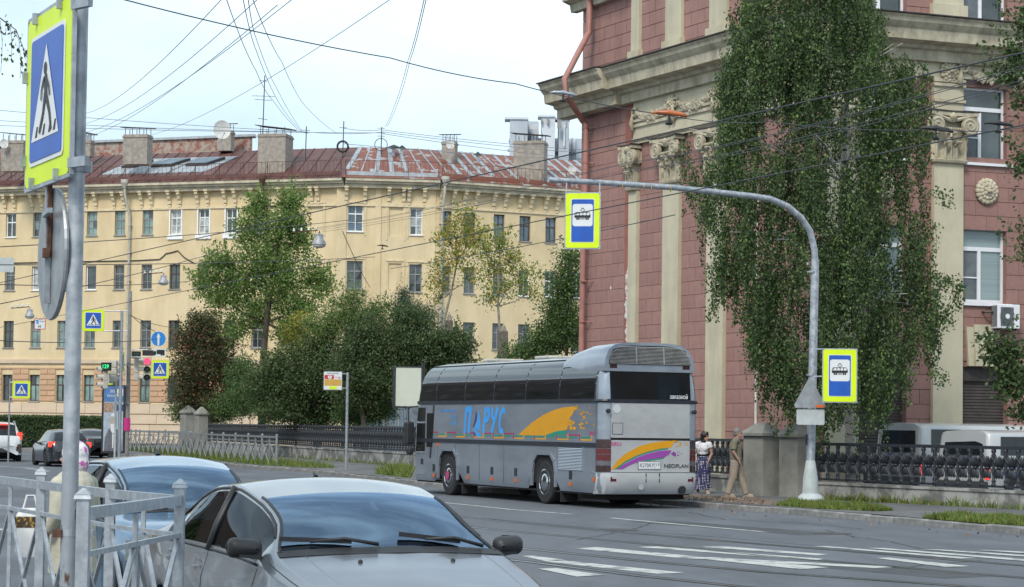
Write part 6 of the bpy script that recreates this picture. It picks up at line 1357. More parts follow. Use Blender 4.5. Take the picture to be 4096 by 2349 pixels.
def hanger(label, x, y, Y, s, m_, rz=0):
    p = AT(x, y, Y); o = thing('wire_insulator', label, 'insulator', tuple(p), rz)
    b = MB(); b.tube([(-.38*s, 0, .03*s), (-.25*s, 0, .06*s), (-.1*s, 0, .05*s), (0, 0, .06*s), (.12*s, 0, .03*s), (.26*s, 0, .02*s), (.40*s, 0, -.03*s)], [.02*s, .04*s, .05*s, .07*s, .055*s, .05*s, .03*s], 8); b.build('body', m_, o, smooth=1)
    b = MB(); b.lathe([(.07*s, -.22*s), (.09*s, -.18*s), (.03*s, -.14*s), (.025*s, 0)], (0, 0, 0), 8); b.build('clamp', M_dark, o)
hanger('orange porcelain wire insulator before the red frieze', 2676, 460, 46.8, 1.0, mat('orange_porcelain', (.42, .12, .04), .35, .2, 6)); hanger('dark wire hanger in front of the carved capital', 3743, 522, 44, .9, M_dark); hanger('dark wire hanger before the upper right window', 3993, 500, 43, .75, M_dark); hanger('grey turnbuckle on the span wire by the cornice edge', 2252, 378, 46, .75, M_galv, .2)
b_ = AT(1530, 985, 90); hanger('small black turnbuckle on the thin stay before the chamfered corner', 1530, 985, 90, .6, M_dark)
p = AT(18, 1060, 62); o = thing('small_plate', 'grey blank plate hung on a wire at the left edge', 'sign', tuple(p), .1); plate('sheet', rrect(.52, .42, .01), -.01, .01, M_lgrey, o)
# ================================================================== cars
M_seat = mat('seat_fabric', (.17, .18, .20), .9, .2, 9)
M_wind = glass('windscreen_glass', (.60, .68, .75), .01, .80, refl=(.55, .75, 1.0)); M_sideg = glass('side_glass', (.06, .075, .08), .01, .98, 1.42, refl=(.5, .55, .6)); M_tint = mat('far_car_glass', (.012, .016, .02), .05, .3, 2, 0, spec=.45)  # windscreen refl tint puts the blue of the sky's reflection into the glass
M_headl = mat('headlamp', (.55, .57, .6), .08, .3, 25, 0, .6, coat=1)
M_brake = mat('lit_brake_lamp', (.95, .05, .03), .25, .15, 9, emit=1.3)
def sstep(t): t = max(0, min(1, t)); return t*t*(3-2*t)
class Car:
    def __init__(s, sp):
        s.__dict__.update(sp); s.T = pchip(s.top); s.B = pchip(s.belt); s.W = pchip(s.width)
    def zb(s, x):
        z = s.ground+.03*sstep((abs(x)-s.L/2+.5)/.5)
        for ax in (s.axf, s.axr):
            d = abs(x-ax); Ra = s.Rw*s.__dict__.get('arch', 1.17)
            if d < Ra: z = max(z, s.Rw+math.sqrt(Ra*Ra-d*d))
        return z
    def cab(s, x): return sstep((s.T(x)-s.B(x)-.07)/.26)
    def S(s, x, v, side=1, off=0):
        w = s.W(x); zt = s.T(x); zl_ = min(s.B(x), zt-.015); zb = min(s.zb(x), zl_-.12); c = s.cab(x)
        zm = max(s.zmid, zb+.05); zm = min(zm, zl_-.06)
        P = [(w-.10, zb), (w-.03, zb+.005), (w, zm), (w-.012, (zm+zl_)/2+.05*(zl_-zm)), (w-.045-.02*c, zl_)]
        y5 = (w*s.__dict__.get('cowlw', .81))*(1-c)+min(s.wr, w-.05-(zt-zl_)*.36)*c; z5 = zl_+(zt-zl_)*(.72*(1-c)+.89*c)
        if v <= 4:
            i = min(int(v), 3); t = v-i; y, z = P[i][0]*(1-t)+P[i+1][0]*t, P[i][1]*(1-t)+P[i+1][1]*t
            if 1 <= v: # soft curve
                u = (v-1)/3; y = y+.0*u
        elif v <= 5:
            t = v-4; bl = .018*math.sin(math.pi*t)*c; y = P[4][0]*(1-t)+y5*t+bl; z = zl_*(1-t)+z5*t+(.0 if c > .5 else .012*math.sin(math.pi*t))
        else:
            t = (v-5)/2; a = t*math.pi/2; y = y5*(1-t)if c < .02 else y5*(math.cos(a)*.45+(1-t)*.55); r_ = y/y5 if y5 else 0; z = z5+(zt-z5)*(1-r_**2.2)
        k = s.bulge(x); xs = x+k*(1-(y/max(.3, s.wmax))**2)
        return Vector((xs, side*(y+off*(1 if v < 5 else 0)), z+(off if v >= 5 else off*.2)))
    def build(s, label, paint, loc, rz, name='parked_car', glassm=None, sideg=None, group=None, detail=1, cat='car'):
        root = thing(name, label, cat, loc, rz, group); s.root = root
        gm = glassm or M_tint; sg_ = sideg or gm
        n_ = 64 if detail else 46
        xs = sorted(set(list(np.linspace(-s.L/2, s.L/2, n_))+[x+e for x in s.xcut for e in (-.001, .001)]+[a+d for a in (s.axf, s.axr) for d in np.linspace(-s.Rw*1.17, s.Rw*1.17, 13)]))
        V = [0, 1, 1.4, 1.8, 2.2, 2.6, 3, 3.3, 3.6, 3.85, 4, 4.09, 4.3, 4.5, 4.7, 4.9, 5, 5.1, 5.3, 5.55, 5.8, 6.1, 6.4, 6.7, 7]
        reg = {}
        def region(x, v, side):
            if v > 5.1 and s.wsr < x < s.wsf: return 'windscreen'
            if v > 5.1 and s.rwr < x < s.rwf: return 'rear_window'
            if 4.09 < v < 4.9:
                for i, (a, c) in enumerate(s.sidewin):
                    if a < x < c and (s.T(x)-s.B(x)) > .13: return f'side_window|{i}{"L" if side > 0 else "R"}'
            return 'body'
        for side in (1, -1):
            g = [[s.S(x, v, side) for v in V] for x in xs]
            for i in range(len(xs)-1):
                for j in range(len(V)-1):
                    r_ = region((xs[i]+xs[i+1])/2, (V[j]+V[j+1])/2, side); reg.setdefault(r_, []).append((g[i][j], g[i+1][j], g[i+1][j+1], g[i][j+1]) if side > 0 else (g[i][j], g[i][j+1], g[i+1][j+1], g[i+1][j]))
        for xe in (xs[0], xs[-1]):
            loop = [s.S(xe, v, 1) for v in V]+[s.S(xe, v, -1) for v in V[::-1][1:]]; c = sum(loop, Vector())/len(loop)
            for i in range(len(loop)-1): reg['body'].append((loop[i], loop[i+1], c))
        for r_, fs in reg.items():
            d = {}; vv = []; ff = []
            for f in fs:
                idx = []
                for p in f:
                    k = (round(p.x, 4), round(p.y, 4), round(p.z, 4))
                    if k not in d: d[k] = len(vv); vv.append(p)
                    if d[k] not in idx: idx.append(d[k])
                if len(idx) > 2: ff.append(idx)
            b = MB(); b.add(vv, ff); nm = r_.split('|')[0]; m_ = paint if r_ == 'body' else (sg_ if nm == 'side_window' else gm)
            o = b.build(nm, m_, root, smooth=45 if r_ == 'body' else 1)
            if r_ == 'body': s.body = o
        # underside and wheels
        b = MB(); b.box(-s.L/2+.25, s.L/2-.25, -s.wmax+.2, s.wmax-.2, s.ground-.02, s.ground+.12); b.build('underbody', M_inner, root)
        for ax in (s.axf, s.axr): b = MB(); b.box(ax-s.Rw*1.2, ax+s.Rw*1.2, -s.wmax+.08, s.wmax-.08, .1, s.Rw*2.05); b.build('wheel_well', M_inner, root)
        for ax in (s.axf, s.axr):
            for sd_ in (1, -1): s.wheel(ax, sd_)
        return root
    def wheel(s, ax, side):
        Rr = s.Rw; yo = s.W(ax)-.02; t = MB(); M = Matrix.Translation((ax, side*yo, Rr)) @ Matrix.Scale(-side, 4, (0, 1, 0))
        t.lathe([(Rr*.66, 0), (Rr*.93, .0), (Rr, .04), (Rr, .17), (Rr*.9, .21), (Rr*.6, .21)], (0, 0, 0), 28, 'y'); t.xf(M); o = t.build('tyre', M_rubber, s.root, smooth=40)
        r = MB(); r.lathe([(Rr*.66, .01), (Rr*.60, .03), (Rr*.30, .005), (.02, 0)], (0, 0, 0), 24, 'y'); r.xf(M); rim = r.build('rim', M_chrome, o, smooth=40)
        for i in range(6):
            a = 2*math.pi*i/6; q = MB(); q.lathe([(Rr*.10, .002), (Rr*.08, -.004)], (Rr*.47*math.cos(a), .0, Rr*.47*math.sin(a)), 8, 'y'); q.xf(M); q.build('rim_hole', M_dark, rim)
    def line(s, nm, pts, r_, m_, side=1, off=.002):
        b = MB(); b.tube([s.S(x, v, side, off) for x, v in pts], r_, 5); return b.build(nm, m_, s.root, smooth=1)
    def part(s, nm, b, m_, **k): return b.build(nm, m_, s.root, **k)
    def lights(s, m_rear, z0, z1, y0, y1, rear=True, xo=.0, nm='tail_lamp', vtx=None):
        for sd_ in (1, -1):
            b = MB(); rows = []
            xe = -s.L/2 if rear else s.L/2
            rows = []
            for y in np.linspace(y0, y1, 5):
                row = []
                for z in np.linspace(z0, z1, 4): 
                    e = max(0, y-(s.wmax-.22))/.22; row.append((xe+(1 if rear else -1)*(xo+.30*(1-math.sqrt(max(0, 1-min(1, e)**2)))), sd_*y, z))
                rows.append(row)
            b.grid(rows); bk = [[(x+(.1 if rear else -.1), y, z) for x, y, z in r_] for r_ in rows]; b.grid(bk); b.build(nm, m_rear, s.root, smooth=1)
    def number_plate(s, txt, z, rear=True, y=0, xo=.02):
        xe = (-s.L/2-xo) if rear else (s.L/2+xo); sg = -1 if rear else 1
        b = MB(); b.box(xe-.008, xe+.008, y-.26, y+.26, z-.056, z+.056); p = b.build('number_plate', M_white, s.root)
        me = text(txt, .10, M_black, p, (xe+sg*.011, y, z), (0, -1, 0) if rear else (0, 1, 0), (0, 0, 1), width=.46)
def interior(c, seats=((.15, .36), (.15, -.36), (-.85, .0)), dash=True, wheel_side=1):
    r_ = c.root
    for (x, y) in seats:
        b = MB(); w = .25 if y else .62
        b.hexa([(x-.10, y-w, .42), (x+.05, y-w, .42), (x+.05, y+w, .42), (x-.10, y+w, .42), (x-.30, y-w*.9, 1.0), (x-.18, y-w*.9, 1.0), (x-.18, y+w*.9, 1.0), (x-.30, y+w*.9, 1.0)]); b.build('seat', M_seat, r_, bevel=.05)
        for hy in ([y] if y else [-.36, .36]): b = MB(); b.box(x-.32, x-.22, hy-.14, hy+.14, 1.03, 1.20); b.build('headrest', M_seat, r_, bevel=.05)
    if dash:
        b = MB(); xd = c.wsf-.12; b.hexa([(xd-.75, -.68, .62), (xd-.05, -.64, .70), (xd-.05, .64, .70), (xd-.75, .68, .62), (xd-.62, -.66, .88), (xd+.02, -.6, .90), (xd+.02, .6, .90), (xd-.62, .66, .88)]); b.build('dashboard', M_dark, r_, bevel=.03)
        b = MB(); xc = xd-.78; b.tube([(xc+.06*math.cos(a), wheel_side*.36+.18*math.sin(a), .90+.17*math.cos(a)) for a in np.linspace(0, 2*math.pi, 25)], .018, 6); b.build('steering_wheel', M_dark, r_)
        b = MB(); b.box(c.wsr-.02, c.wsr+.02, -.13, .13, c.T(c.wsr)-.20, c.T(c.wsr)-.13); b.build('inner_mirror', M_dark, r_)
        b = MB(); b.box(c.rwf-.5, c.rwf+.3, -.6, .6, .55, .84); b.build('parcel_shelf', M_seat, r_)
    b = MB(); b.box(c.rwr+.3, c.wsf-.1, -.68, .68, .30, .36); b.build('floor', M_inner, r_)
def mirror_pair(c, x, z, m_, dy=.0, s=1.0):
    for sd_ in (1, -1):
        y = c.W(x); b = MB(); hx, hy, hz = .055*s, .105*s, .068*s
        b.hexa([(-hx, -hy, -hz*.8), (hx*.8, -hy*.9, -hz*.6), (hx*.8, hy*.8, -hz*.7), (-hx, hy, -hz), (-hx, -hy, hz*.8), (hx*.8, -hy*.9, hz*.55), (hx*.8, hy*.8, hz*.7), (-hx, hy, hz)] if sd_ > 0 else [(-hx, -hy, -hz), (hx*.8, -hy*.8, -hz*.7), (hx*.8, hy*.9, -hz*.6), (-hx, hy, -hz*.8), (-hx, -hy, hz), (hx*.8, -hy*.8, hz*.7), (hx*.8, hy*.9, hz*.55), (-hx, hy, hz*.8)])
        b.xf(Matrix.Translation((x, sd_*(y+.12+dy), z)) @ Matrix.Rotation(R(12*sd_), 4, 'Z')); o = b.build('mirror', m_, c.root, smooth=1, bevel=.042*s); o.modifiers[0].segments = 5
        b = MB(); b.bar((x+.02, sd_*(y-.08), z-.05), (x+.0, sd_*(y+.06), z-.03), .06, .05); b.build('mirror_arm', M_dark, c.root)
        b = MB(); b.lathe([(.085*s, 0), (.083*s, .004)], (0, 0, 0), 14, 'x', sx=1.1, sy=.7); b.xf(Matrix.Translation((x-.057*s, sd_*(y+.12+dy), z)) @ Matrix.Rotation(R(12*sd_), 4, 'Z')); b.build('mirror_glass', M_cglass, o)
# ---- specs
SEDAN = dict(L=4.72, arch=1.10, cowlw=.875, Rw=.30, axf=1.42, axr=-1.30, ground=.20, zmid=.57, wmax=.895, wr=.635, xcut=[1.12, .38, -.84, -1.58],
    top=[(-2.36, .62), (-2.34, .86), (-2.2, 1.0), (-1.70, 1.035), (-1.58, 1.055), (-.84, 1.36), (-.5, 1.435), (-.12, 1.45), (.38, 1.365), (.75, 1.22), (1.12, 1.04), (1.24, 1.0), (1.6, .92), (2.0, .82), (2.22, .725), (2.33, .60), (2.36, .48)],
    belt=[(-2.36, .55), (-2.25, .86), (-1.7, .975), (-1.0, .96), (.3, .94), (1.12, .91), (1.6, .82), (2.1, .69), (2.36, .42)],
    width=[(-2.36, .60), (-2.3, .74), (-2.1, .83), (-1.5, .885), (0, .895), (1.3, .885), (1.9, .83), (2.2, .72), (2.33, .58), (2.36, .48)],
    sidewin=[(-.98, -.17), (-.10, .92), (-1.28, -1.04)], wsf=1.12, wsr=.38, rwf=-.84, rwr=-1.58)
def bulge_s(x): return .16*sstep((x-.1)/.6) - .14*sstep((-x-.5)/.7)
SEDAN['bulge'] = bulge_s
HATCH = dict(L=4.2, Rw=.31, axf=1.33, axr=-1.25, ground=.19, zmid=.55, wmax=.87, wr=.57, xcut=[.98, .25, -1.45, -1.98],
    top=[(-2.10, .60), (-2.07, .92), (-1.98, 1.02), (-1.78, 1.22), (-1.45, 1.40), (-.9, 1.47), (-.3, 1.485), (.25, 1.40), (.98, 1.01), (1.15, .965), (1.6, .90), (1.9, .80), (2.03, .66), (2.10, .48)],
    belt=[(-2.10, .55), (-2.0, .93), (-1.6, .985), (-1.0, .97), (.3, .92), (1.0, .90), (1.6, .82), (1.95, .66), (2.10, .42)],
    width=[(-2.10, .66), (-2.05, .76), (-1.8, .83), (-1.2, .865), (0, .87), (1.2, .86), (1.7, .80), (1.98, .68), (2.07, .56), (2.10, .48)],
    sidewin=[(-1.0, -.17), (-.10, .82), (-1.52, -1.08)], wsf=.98, wsr=.25, rwf=-1.45, rwr=-1.98, bulge=bulge_s)
SUV = dict(L=4.57, Rw=.36, axf=1.36, axr=-1.35, ground=.27, zmid=.66, wmax=.92, wr=.62, xcut=[1.05, .35, -1.75, -2.2],
    top=[(-2.28, .70), (-2.26, 1.04), (-2.2, 1.14), (-1.98, 1.45), (-1.75, 1.66), (-1.0, 1.73), (-.3, 1.74), (.35, 1.66), (1.05, 1.20), (1.2, 1.15), (1.8, 1.08), (2.1, .95), (2.22, .78), (2.28, .55)],
    belt=[(-2.28, .6), (-2.2, 1.06), (-1.0, 1.12), (.3, 1.07), (1.0, 1.05), (1.8, .97), (2.15, .75), (2.28, .5)],
    width=[(-2.28, .74), (-2.22, .82), (-2.0, .88), (-1.3, .92), (1.2, .92), (1.8, .86), (2.15, .74), (2.28, .55)],
    sidewin=[(-1.0, -.12), (-.05, .86), (-1.75, -1.08)], wsf=1.05, wsr=.35, rwf=-1.75, rwr=-2.2, bulge=bulge_s)
# ---- near silver sedan
M_silv = mat('silver_sedan_paint', (.215, .232, .262), .26, .03, 1.0, 0, .5, coat=.8)
cS = Car(SEDAN); angS = R(-66.5)
pw = AT(1560, 2186, 13.85)                       # middle of the windscreen base
hS = Vector((math.cos(angS), math.sin(angS), 0)); loc = Vector((pw.x, pw.y, 0))-hS*1.18
cS.build('near silver sedan facing right in front of the railing', M_silv, tuple(loc), angS, glassm=M_wind, sideg=M_sideg)
interior(cS); cS.root.scale = (1.0, 1.0, 1.0)
for sd_ in (1, -1):
    cS.line('window_trim', [(x, 4.03) for x in np.linspace(-1.4, 1.0, 14)], .010, M_dark, sd_); cS.line('window_trim', [(x, 4.95) for x in np.linspace(-1.35, .92, 16)], .011, M_dark, sd_)
    cS.line('door_seam', [(-.13, v) for v in (1.2, 2, 3, 3.9)], .004, M_dark, sd_, 0); cS.line('door_pillar', [(-.135, v) for v in (4.0, 4.4, 4.97)], .030, M_dark, sd_); cS.line('door_seam', [(1.02, v) for v in (1.3, 2, 3, 3.9)], .004, M_dark, sd_, 0); cS.line('door_seam', [(-1.0+.1*(v-2), v) for v in (2.2, 3, 3.9)], .004, M_dark, sd_, 0)
    cS.line('side_moulding', [(x, 1.75) for x in np.linspace(-.9, .95, 12)], .022, M_silv, sd_)
    cS.line('screen_trim', [(x, 5.11) for x in np.linspace(.36, 1.13, 12)], .011, M_dark, sd_); cS.line('hood_seam', [(x, 4.35) for x in np.linspace(1.2, 2.1, 12)], .004, M_dark, sd_, 0)
    for x in (-.28, -1.08): 
        q = cS.S(x, 3.35, sd_); b = MB(); b.lathe([(.06, -.008), (.058, .006), (.03, .008)], (0, 0, 0), 16, 'y', sx=1.35, sy=.9); b.xf(Matrix.Translation((q.x, q.y, q.z))); b.build('door_handle', M_silv, cS.root, smooth=40)
        b = MB(); b.bar((q.x-.05, q.y+sd_*.016, q.z), (q.x+.06, q.y+sd_*.012, q.z+.005), .03, .012); b.build('handle_grip', M_galv, cS.root)
    cS.line('hood_crease', [(x, 5.6) for x in np.linspace(1.15, 2.1, 10)], .006, M_silv, sd_, -.002)
b = MB(); b.grid([[cS.S(x, v, sd_, .006) for sd_, v in [(1, 5.02), (1, 5.3), (1, 5.7), (1, 6.2), (1, 7)]+[(-1, 6.2), (-1, 5.7), (-1, 5.3), (-1, 5.02)]] for x in (1.115, 1.16, 1.215)]); b.build('cowl', M_dark, cS.root, smooth=1)
for k in range(26):
    pass
for (x0, v0, s0, x1, v1, s1) in ((1.02, 5.75, -1, .93, 5.20, -1), (1.02, 6.6, 1, .90, 6.3, -1)):
    pass
def wiper(c, a, e, m_=M_dark):
    A = c.S(a[0], a[1], a[2], .03); E = c.S(e[0], e[1], e[2], .025); mid = (A+E)/2+Vector((.0, 0, .03)); b = MB(); b.tube([A, mid, E], [.014, .012, .010], 6); b.build('wiper_arm', m_, c.root, smooth=1)
    d = (E-A); b = MB(); b.bar(A+d*.38+Vector((-.02, 0, .012)), E+d*.42+Vector((-.03, 0, .012)), .014, .03); b.build('wiper_blade', m_, c.root)
wiper(cS, (1.14, 6.75, -1), (1.06, 5.75, -1)); wiper(cS, (1.14, 5.5, 1), (1.06, 6.5, 1))
for y in (-.32, .30): b = MB(); b.lathe([(.016, 0), (.014, .014), (.004, .02)], (1.52, y, cS.S(1.40, 6.3, 1).z+.004), 8); b.build('washer_jet', M_dark, cS.root)
mirror_pair(cS, 1.0, 1.03, M_dark, -.095, 1.12)
cS.lights(M_headl, .56, .72, .42, .80, False, .06, 'headlamp'); b = MB(); b.box(2.33, 2.37, -.30, .30, .50, .60); b.build('grille', M_dark, cS.root); cS.number_plate('О 482 ТР 78', .42, False)
b = MB(); b.tube([cS.S(-.35, 7, 1)+Vector((0, 0, 0)), cS.S(-.35, 7, 1)+Vector((-.05, 0, .03))], [.02, .006], 8); b.build('aerial_base', M_dark, cS.root)
# ---- near blue hatchback
M_lblue = mat('pale_blue_metallic', (.125, .215, .33), .25, .03, 1.0, 0, .4, coat=.8)
cH = Car(HATCH); angH = R(-68); pw = AT(775, 2050, 20.3); hH = Vector((math.cos(angH), math.sin(angH), 0)); loc = Vector((pw.x, pw.y, 0))-hH*1.06
cH.build('near pale blue hatchback behind the street railing', M_lblue, tuple(loc), angH, glassm=M_wind, sideg=M_sideg); interior(cH)
for sd_ in (1, -1):
    cH.line('window_trim', [(x, 4.03) for x in np.linspace(-1.5, .92, 14)], .012, M_dark, sd_); cH.line('window_trim', [(x, 4.95) for x in np.linspace(-1.5, .86, 16)], .012, M_dark, sd_); cH.line('door_pillar', [(-.135, v) for v in (4.0, 4.4, 4.97)], .034, M_dark, sd_); cH.line('screen_trim', [(x, 5.11) for x in np.linspace(.24, .99, 12)], .011, M_dark, sd_); cH.line('door_seam', [(1.0, v) for v in (1.3, 2, 3, 3.9)], .004, M_dark, sd_, 0); cH.line('door_seam', [(-.13, v) for v in (1.3, 2, 3, 3.9)], .004, M_dark, sd_, 0)
b = MB(); b.grid([[cH.S(x, v, sd_, .006) for sd_, v in [(1, 5.02), (1, 5.3), (1, 5.7), (1, 6.2), (1, 7)]+[(-1, 6.2), (-1, 5.7), (-1, 5.3), (-1, 5.02)]] for x in (.975, 1.02, 1.06)]); b.build('cowl', M_dark, cH.root, smooth=1)
wiper(cH, (1.0, 6.75, -1), (.93, 5.75, -1)); wiper(cH, (1.0, 5.5, 1), (.93, 6.5, 1)); mirror_pair(cH, .78, 1.0, M_lblue); cH.lights(M_headl, .58, .76, .40, .80, False, .10, 'headlamp'); cH.number_plate('Х 195 АВ 98', .42, False); b = MB(); b.box(2.06, 2.11, -.30, .30, .55, .66); b.build('grille', M_dark, cH.root)
b = MB(); b.tube([cH.S(-.5, 7, 1), cH.S(-.5, 7, 1)+Vector((-.06, 0, .06))], [.03, .008], 8); b.build('aerial', M_dark, cH.root)
# ---- cars waiting at the lights, seen from behind
hd = R(90+21)
def far_car(sp, label, paint, px, py, rz, plate_t, brake, zs, extra=None):
    c = Car(sp); g = G(px, py); h = Vector((math.cos(rz), math.sin(rz), 0)); c.build(label, paint, tuple(Vector((g.x, g.y, 0))+h*sp['L']/2), rz, detail=0, name='car')
    c.lights(M_brake if brake else M_tail, zs[0], zs[1], zs[2], c.wmax-.03, True, zs[3]); c.number_plate(plate_t, zs[4]); mirror_pair(c, sp['wsf']-.2, c.B(.6)+.06, paint)
    for sd_ in (1, -1): c.line('window_trim', [(x, 4.03) for x in np.linspace(-1.2, .9, 10)], .012, M_dark, sd_)
    return c
M_cblk = mat('black_car_paint', (.010, .011, .014), .22, .1, 2, 0, 0, coat=.4); M_cgry = mat('charcoal_car_paint', (.022, .026, .036), .22, .1, 2, 0, 0, coat=.4); M_cwht = mat('white_car_paint', (.66, .69, .72), .25, .03, 2, 0, 0, coat=.8); M_clad = mat('grey_cladding', (.045, .047, .05), .7, .15, 5)
c = far_car(HATCH, 'dark grey hatchback with lit brake lights behind the near post', M_cgry, 282, 1868, R(90+23), 'А 903 КС 78', True, (.78, .98, .52, .02, .62)); b = MB(); b.box(-2.15, -2.0, -.72, .72, .36, .56); b.build('bumper', M_cgry, c.root, bevel=.05)
c = far_car(SEDAN, 'black sedan with lit brake lights waiting beyond the dark hatchback', M_cblk, 392, 1834, R(90+20), '365СА178', True, (.76, .94, .50, .0, .60))
b = MB(); b.lathe([(.06, -.01), (.05, 0)], (-2.37, 0, .84), 12, 'x'); b.build('badge', M_chrome, c.root)
c = far_car(SUV, 'white sport utility car with grey bumper at the left edge', M_cwht, 4, 1847, R(90+16), '12УЕ 197', True, (.98, 1.28, .66, .04, .80))
b = MB(); b.box(-2.34, -2.05, -.86, .86, .38, .78); b.build('bumper', M_clad, c.root, bevel=.06); b = MB(); b.box(-2.2, -2.02, -.30, .30, 1.60, 1.65); b.build('high_brake_lamp', M_brake, c.root)
for sd_ in (1, -1): b = MB(); b.tube([(x, sd_*.60, c.T(x)+.0+(.03 if abs(x+.55) < 1.0 else -.03)) for x in (-1.7, -1.4, -.5, .2, .4)], .02, 6); b.build('roof_rail', M_galv, c.root); b = MB(); b.lathe([(.05, -.01), (.045, 0)], (-2.345, sd_*.68, .62), 10, 'x'); b.build('fog_reflector', M_tail, c.root)
c = far_car(HATCH, 'small red car half hidden behind the far railing', mat('red_car_paint', (.42, .02, .02), .25, .05, 2, coat=.8), 470, 1758, R(178), 'В 204 ОР 78', False, (.78, .98, .52, .02, .62))
# ---- white vans behind the iron fence
M_vsil = mat('silver_white_van_paint', (.47, .49, .51), .3, .04, 2, 0, .1, coat=.5)
def van(label, px, py, Y, rz, txt, wscale=1.0):
    q = AT(px, py, Y); H = q.z; L, W = 4.9, .95; o = thing('van', label, 'van', (q.x, q.y, KW), rz)   # origin: near rear corner on the ground; x forward, y to the left
    H -= KW
    M_v = M_vsil
    def pt(x, y, z): # y 0 (right side) .. 1.9 (left side)
        k = max(0, z-1.05)*.10; yy = .95+(y-.95)*(1-k*.9); return (x+(k*.7 if x < .5 else (-max(0, z-1.15)*.9 if x > 3.9 else 0)), yy, z)
    b = MB(); rows = []
    Z = [.25, .45, .9, 1.05, 1.12, H*.90, H*.97, H]; 
    sec = [(0.03, .25), (0, .5), (0, 1.0), (.0, 1.12), (.05, H*.93), (.10, H*.97), (.22, H*.99), (.95, H+.02), (1.68, H*.99), (1.80, H*.97), (1.85, H*.93), (1.9, 1.12), (1.9, 1.0), (1.9, .5), (1.87, .25)]
    def rowx(x):
        r_ = []
        for y, z in sec:
            zz = z
            if x > 4.0 and z > 1.0: zz = min(z, 1.05+max(0, (4.75-x))*1.25)
            ins = .12*(1-math.sqrt(max(0, 1-(1-min(1, x/.12))**2)))+(.25*max(0, (x-4.3)/.6)**2)
            yy = .95+(y-.95)*(1-ins/.95); r_.append((x+(max(0, z-1.1)*.09*(1-min(1, x/.5))), yy, zz))
        return r_
    xsv = [0, .03, .08, .14, .5, 1, 2, 3, 3.7, 4.0, 4.2, 4.45, 4.7, 4.85, 4.95]
    rows = [rowx(x) for x in xsv]; b.grid(rows); b.add(rows[0], [tuple(range(len(sec)))]); b.add(rows[-1], [tuple(range(len(sec)))]); b.build('body', M_v, o, smooth=35)
    def side(nm, x0, x1, z0, z1, m_=M_tint, t=.012):
        for yy, sg in ((0, -1), (1.9, 1)):
            b = MB(); k0, k1 = .05*(z0-1.12)/(H*.93-1.12), .05*(z1-1.12)/(H*.93-1.12); ya = (k0 if yy == 0 else 1.9-k0)+sg*t; yb_ = (k1 if yy == 0 else 1.9-k1)+sg*t
            b.add([(x0+.02, ya, z0), (x1, ya, z0), (x1, yb_, z1), (x0+.06, yb_, z1)], [(0, 1, 2, 3)]); b.build(nm, m_, o)
    side('side_window', .35, 1.45, 1.14, H*.92); side('side_window', 1.55, 2.75, 1.14, H*.92); side('side_window', 2.85, 3.85, 1.14, H*.92)
    b = MB(); b.add([(-.008, .22, 1.14), (-.008, 1.68, 1.14), (.06, 1.62, H*.90), (.06, .28, H*.90)], [(0, 1, 2, 3)]); b.build('rear_window', M_tint, o)
    for y0, y1 in ((.01, .15), (1.75, 1.89)): b = MB(); b.box(-.02, .06, y0, y1, .55, 1.0); b.build('tail_lamp', M_brake if y0 < 1 else M_tail, o, bevel=.02)
    b = MB(); b.box(-.08, .1, .06, 1.84, .28, .50); b.build('bumper', M_clad, o, bevel=.03)
    b = MB(); b.box(-.02, .0, .70, 1.22, .62, .74); b.build('number_plate', M_white, o)
    text(txt, .17, M_blue, o, (-.018, .95, 1.03) if False else (.75, -.006, .86), (1, 0, 0), (0, 0, 1), width=.8, bold=.01); text('ПОЛИЦИЯ', .16, M_blue, o, (-.012, 1.0, 1.03), (0, -1, 0), (0, 0, 1), width=.85, bold=.01)
    b = MB(); b.add([(.12, -.004, .66), (3.9, -.004, .66), (3.9, -.004, .74), (.12, -.004, .74)], [(0, 1, 2, 3)]); b.build('blue_stripe', M_blue, o)
    for x in (.85, 4.05):
        for y in (.02, 1.88):
            t = MB(); t.lathe([(.2, -.1), (.32, -.1), (.335, -.05), (.335, .1), (.2, .1)], (x, y, .33), 22, 'y'); w = t.build('tyre', M_rubber, o); t = MB(); t.lathe([(.21, -.09), (.02, -.11)], (x, y, .33), 18, 'y'); t.build('rim', M_galv, w)
    return o
van('white police van with its rear towards the birch behind the iron fence', 3683, 1694, 57.5, R(30), 'РОССИЯ'); van('second white police van at the right edge behind the iron fence', 3957, 1724, 52.5, R(30), 'РОССИЯ')
# ================================================================== people
M_skin = mat('skin', (.42, .26, .20), .55, .08, 12)
M_hairg = mat('grey_hair', (.20, .19, .19), .7, .3, 40); M_hairb = mat('dark_brown_hair', (.022, .014, .012), .5, .4, 40)
M_olive = mat('olive_grey_cotton', (.20, .185, .135), .9, .10, 9, .3, bscale=30); M_khaki = mat('khaki_cotton', (.33, .28, .225), .9, .10, 9, .3, bscale=25)
M_wtop = mat('white_cotton', (.72, .72, .78), .85, .05, 9, .2, bscale=25); M_band = mat('black_waistband', (.012, .012, .018), .8, .2, 9); M_beige = mat('beige_coat_cloth', (.44, .42, .34), .9, .1, 9, .3, bscale=20)
M_sandal = mat('white_sandal', (.62, .58, .52), .6, .1, 9); M_shoe = mat('tan_shoe', (.36, .29, .22), .7, .15, 9); M_eye = mat('eye_dark', (.02, .015, .012), .3, .2, 9); M_lip = mat('lips', (.35, .12, .11), .5, .1, 9); M_bagw = mat('white_bag', (.70, .70, .70), .5, .06, 9)
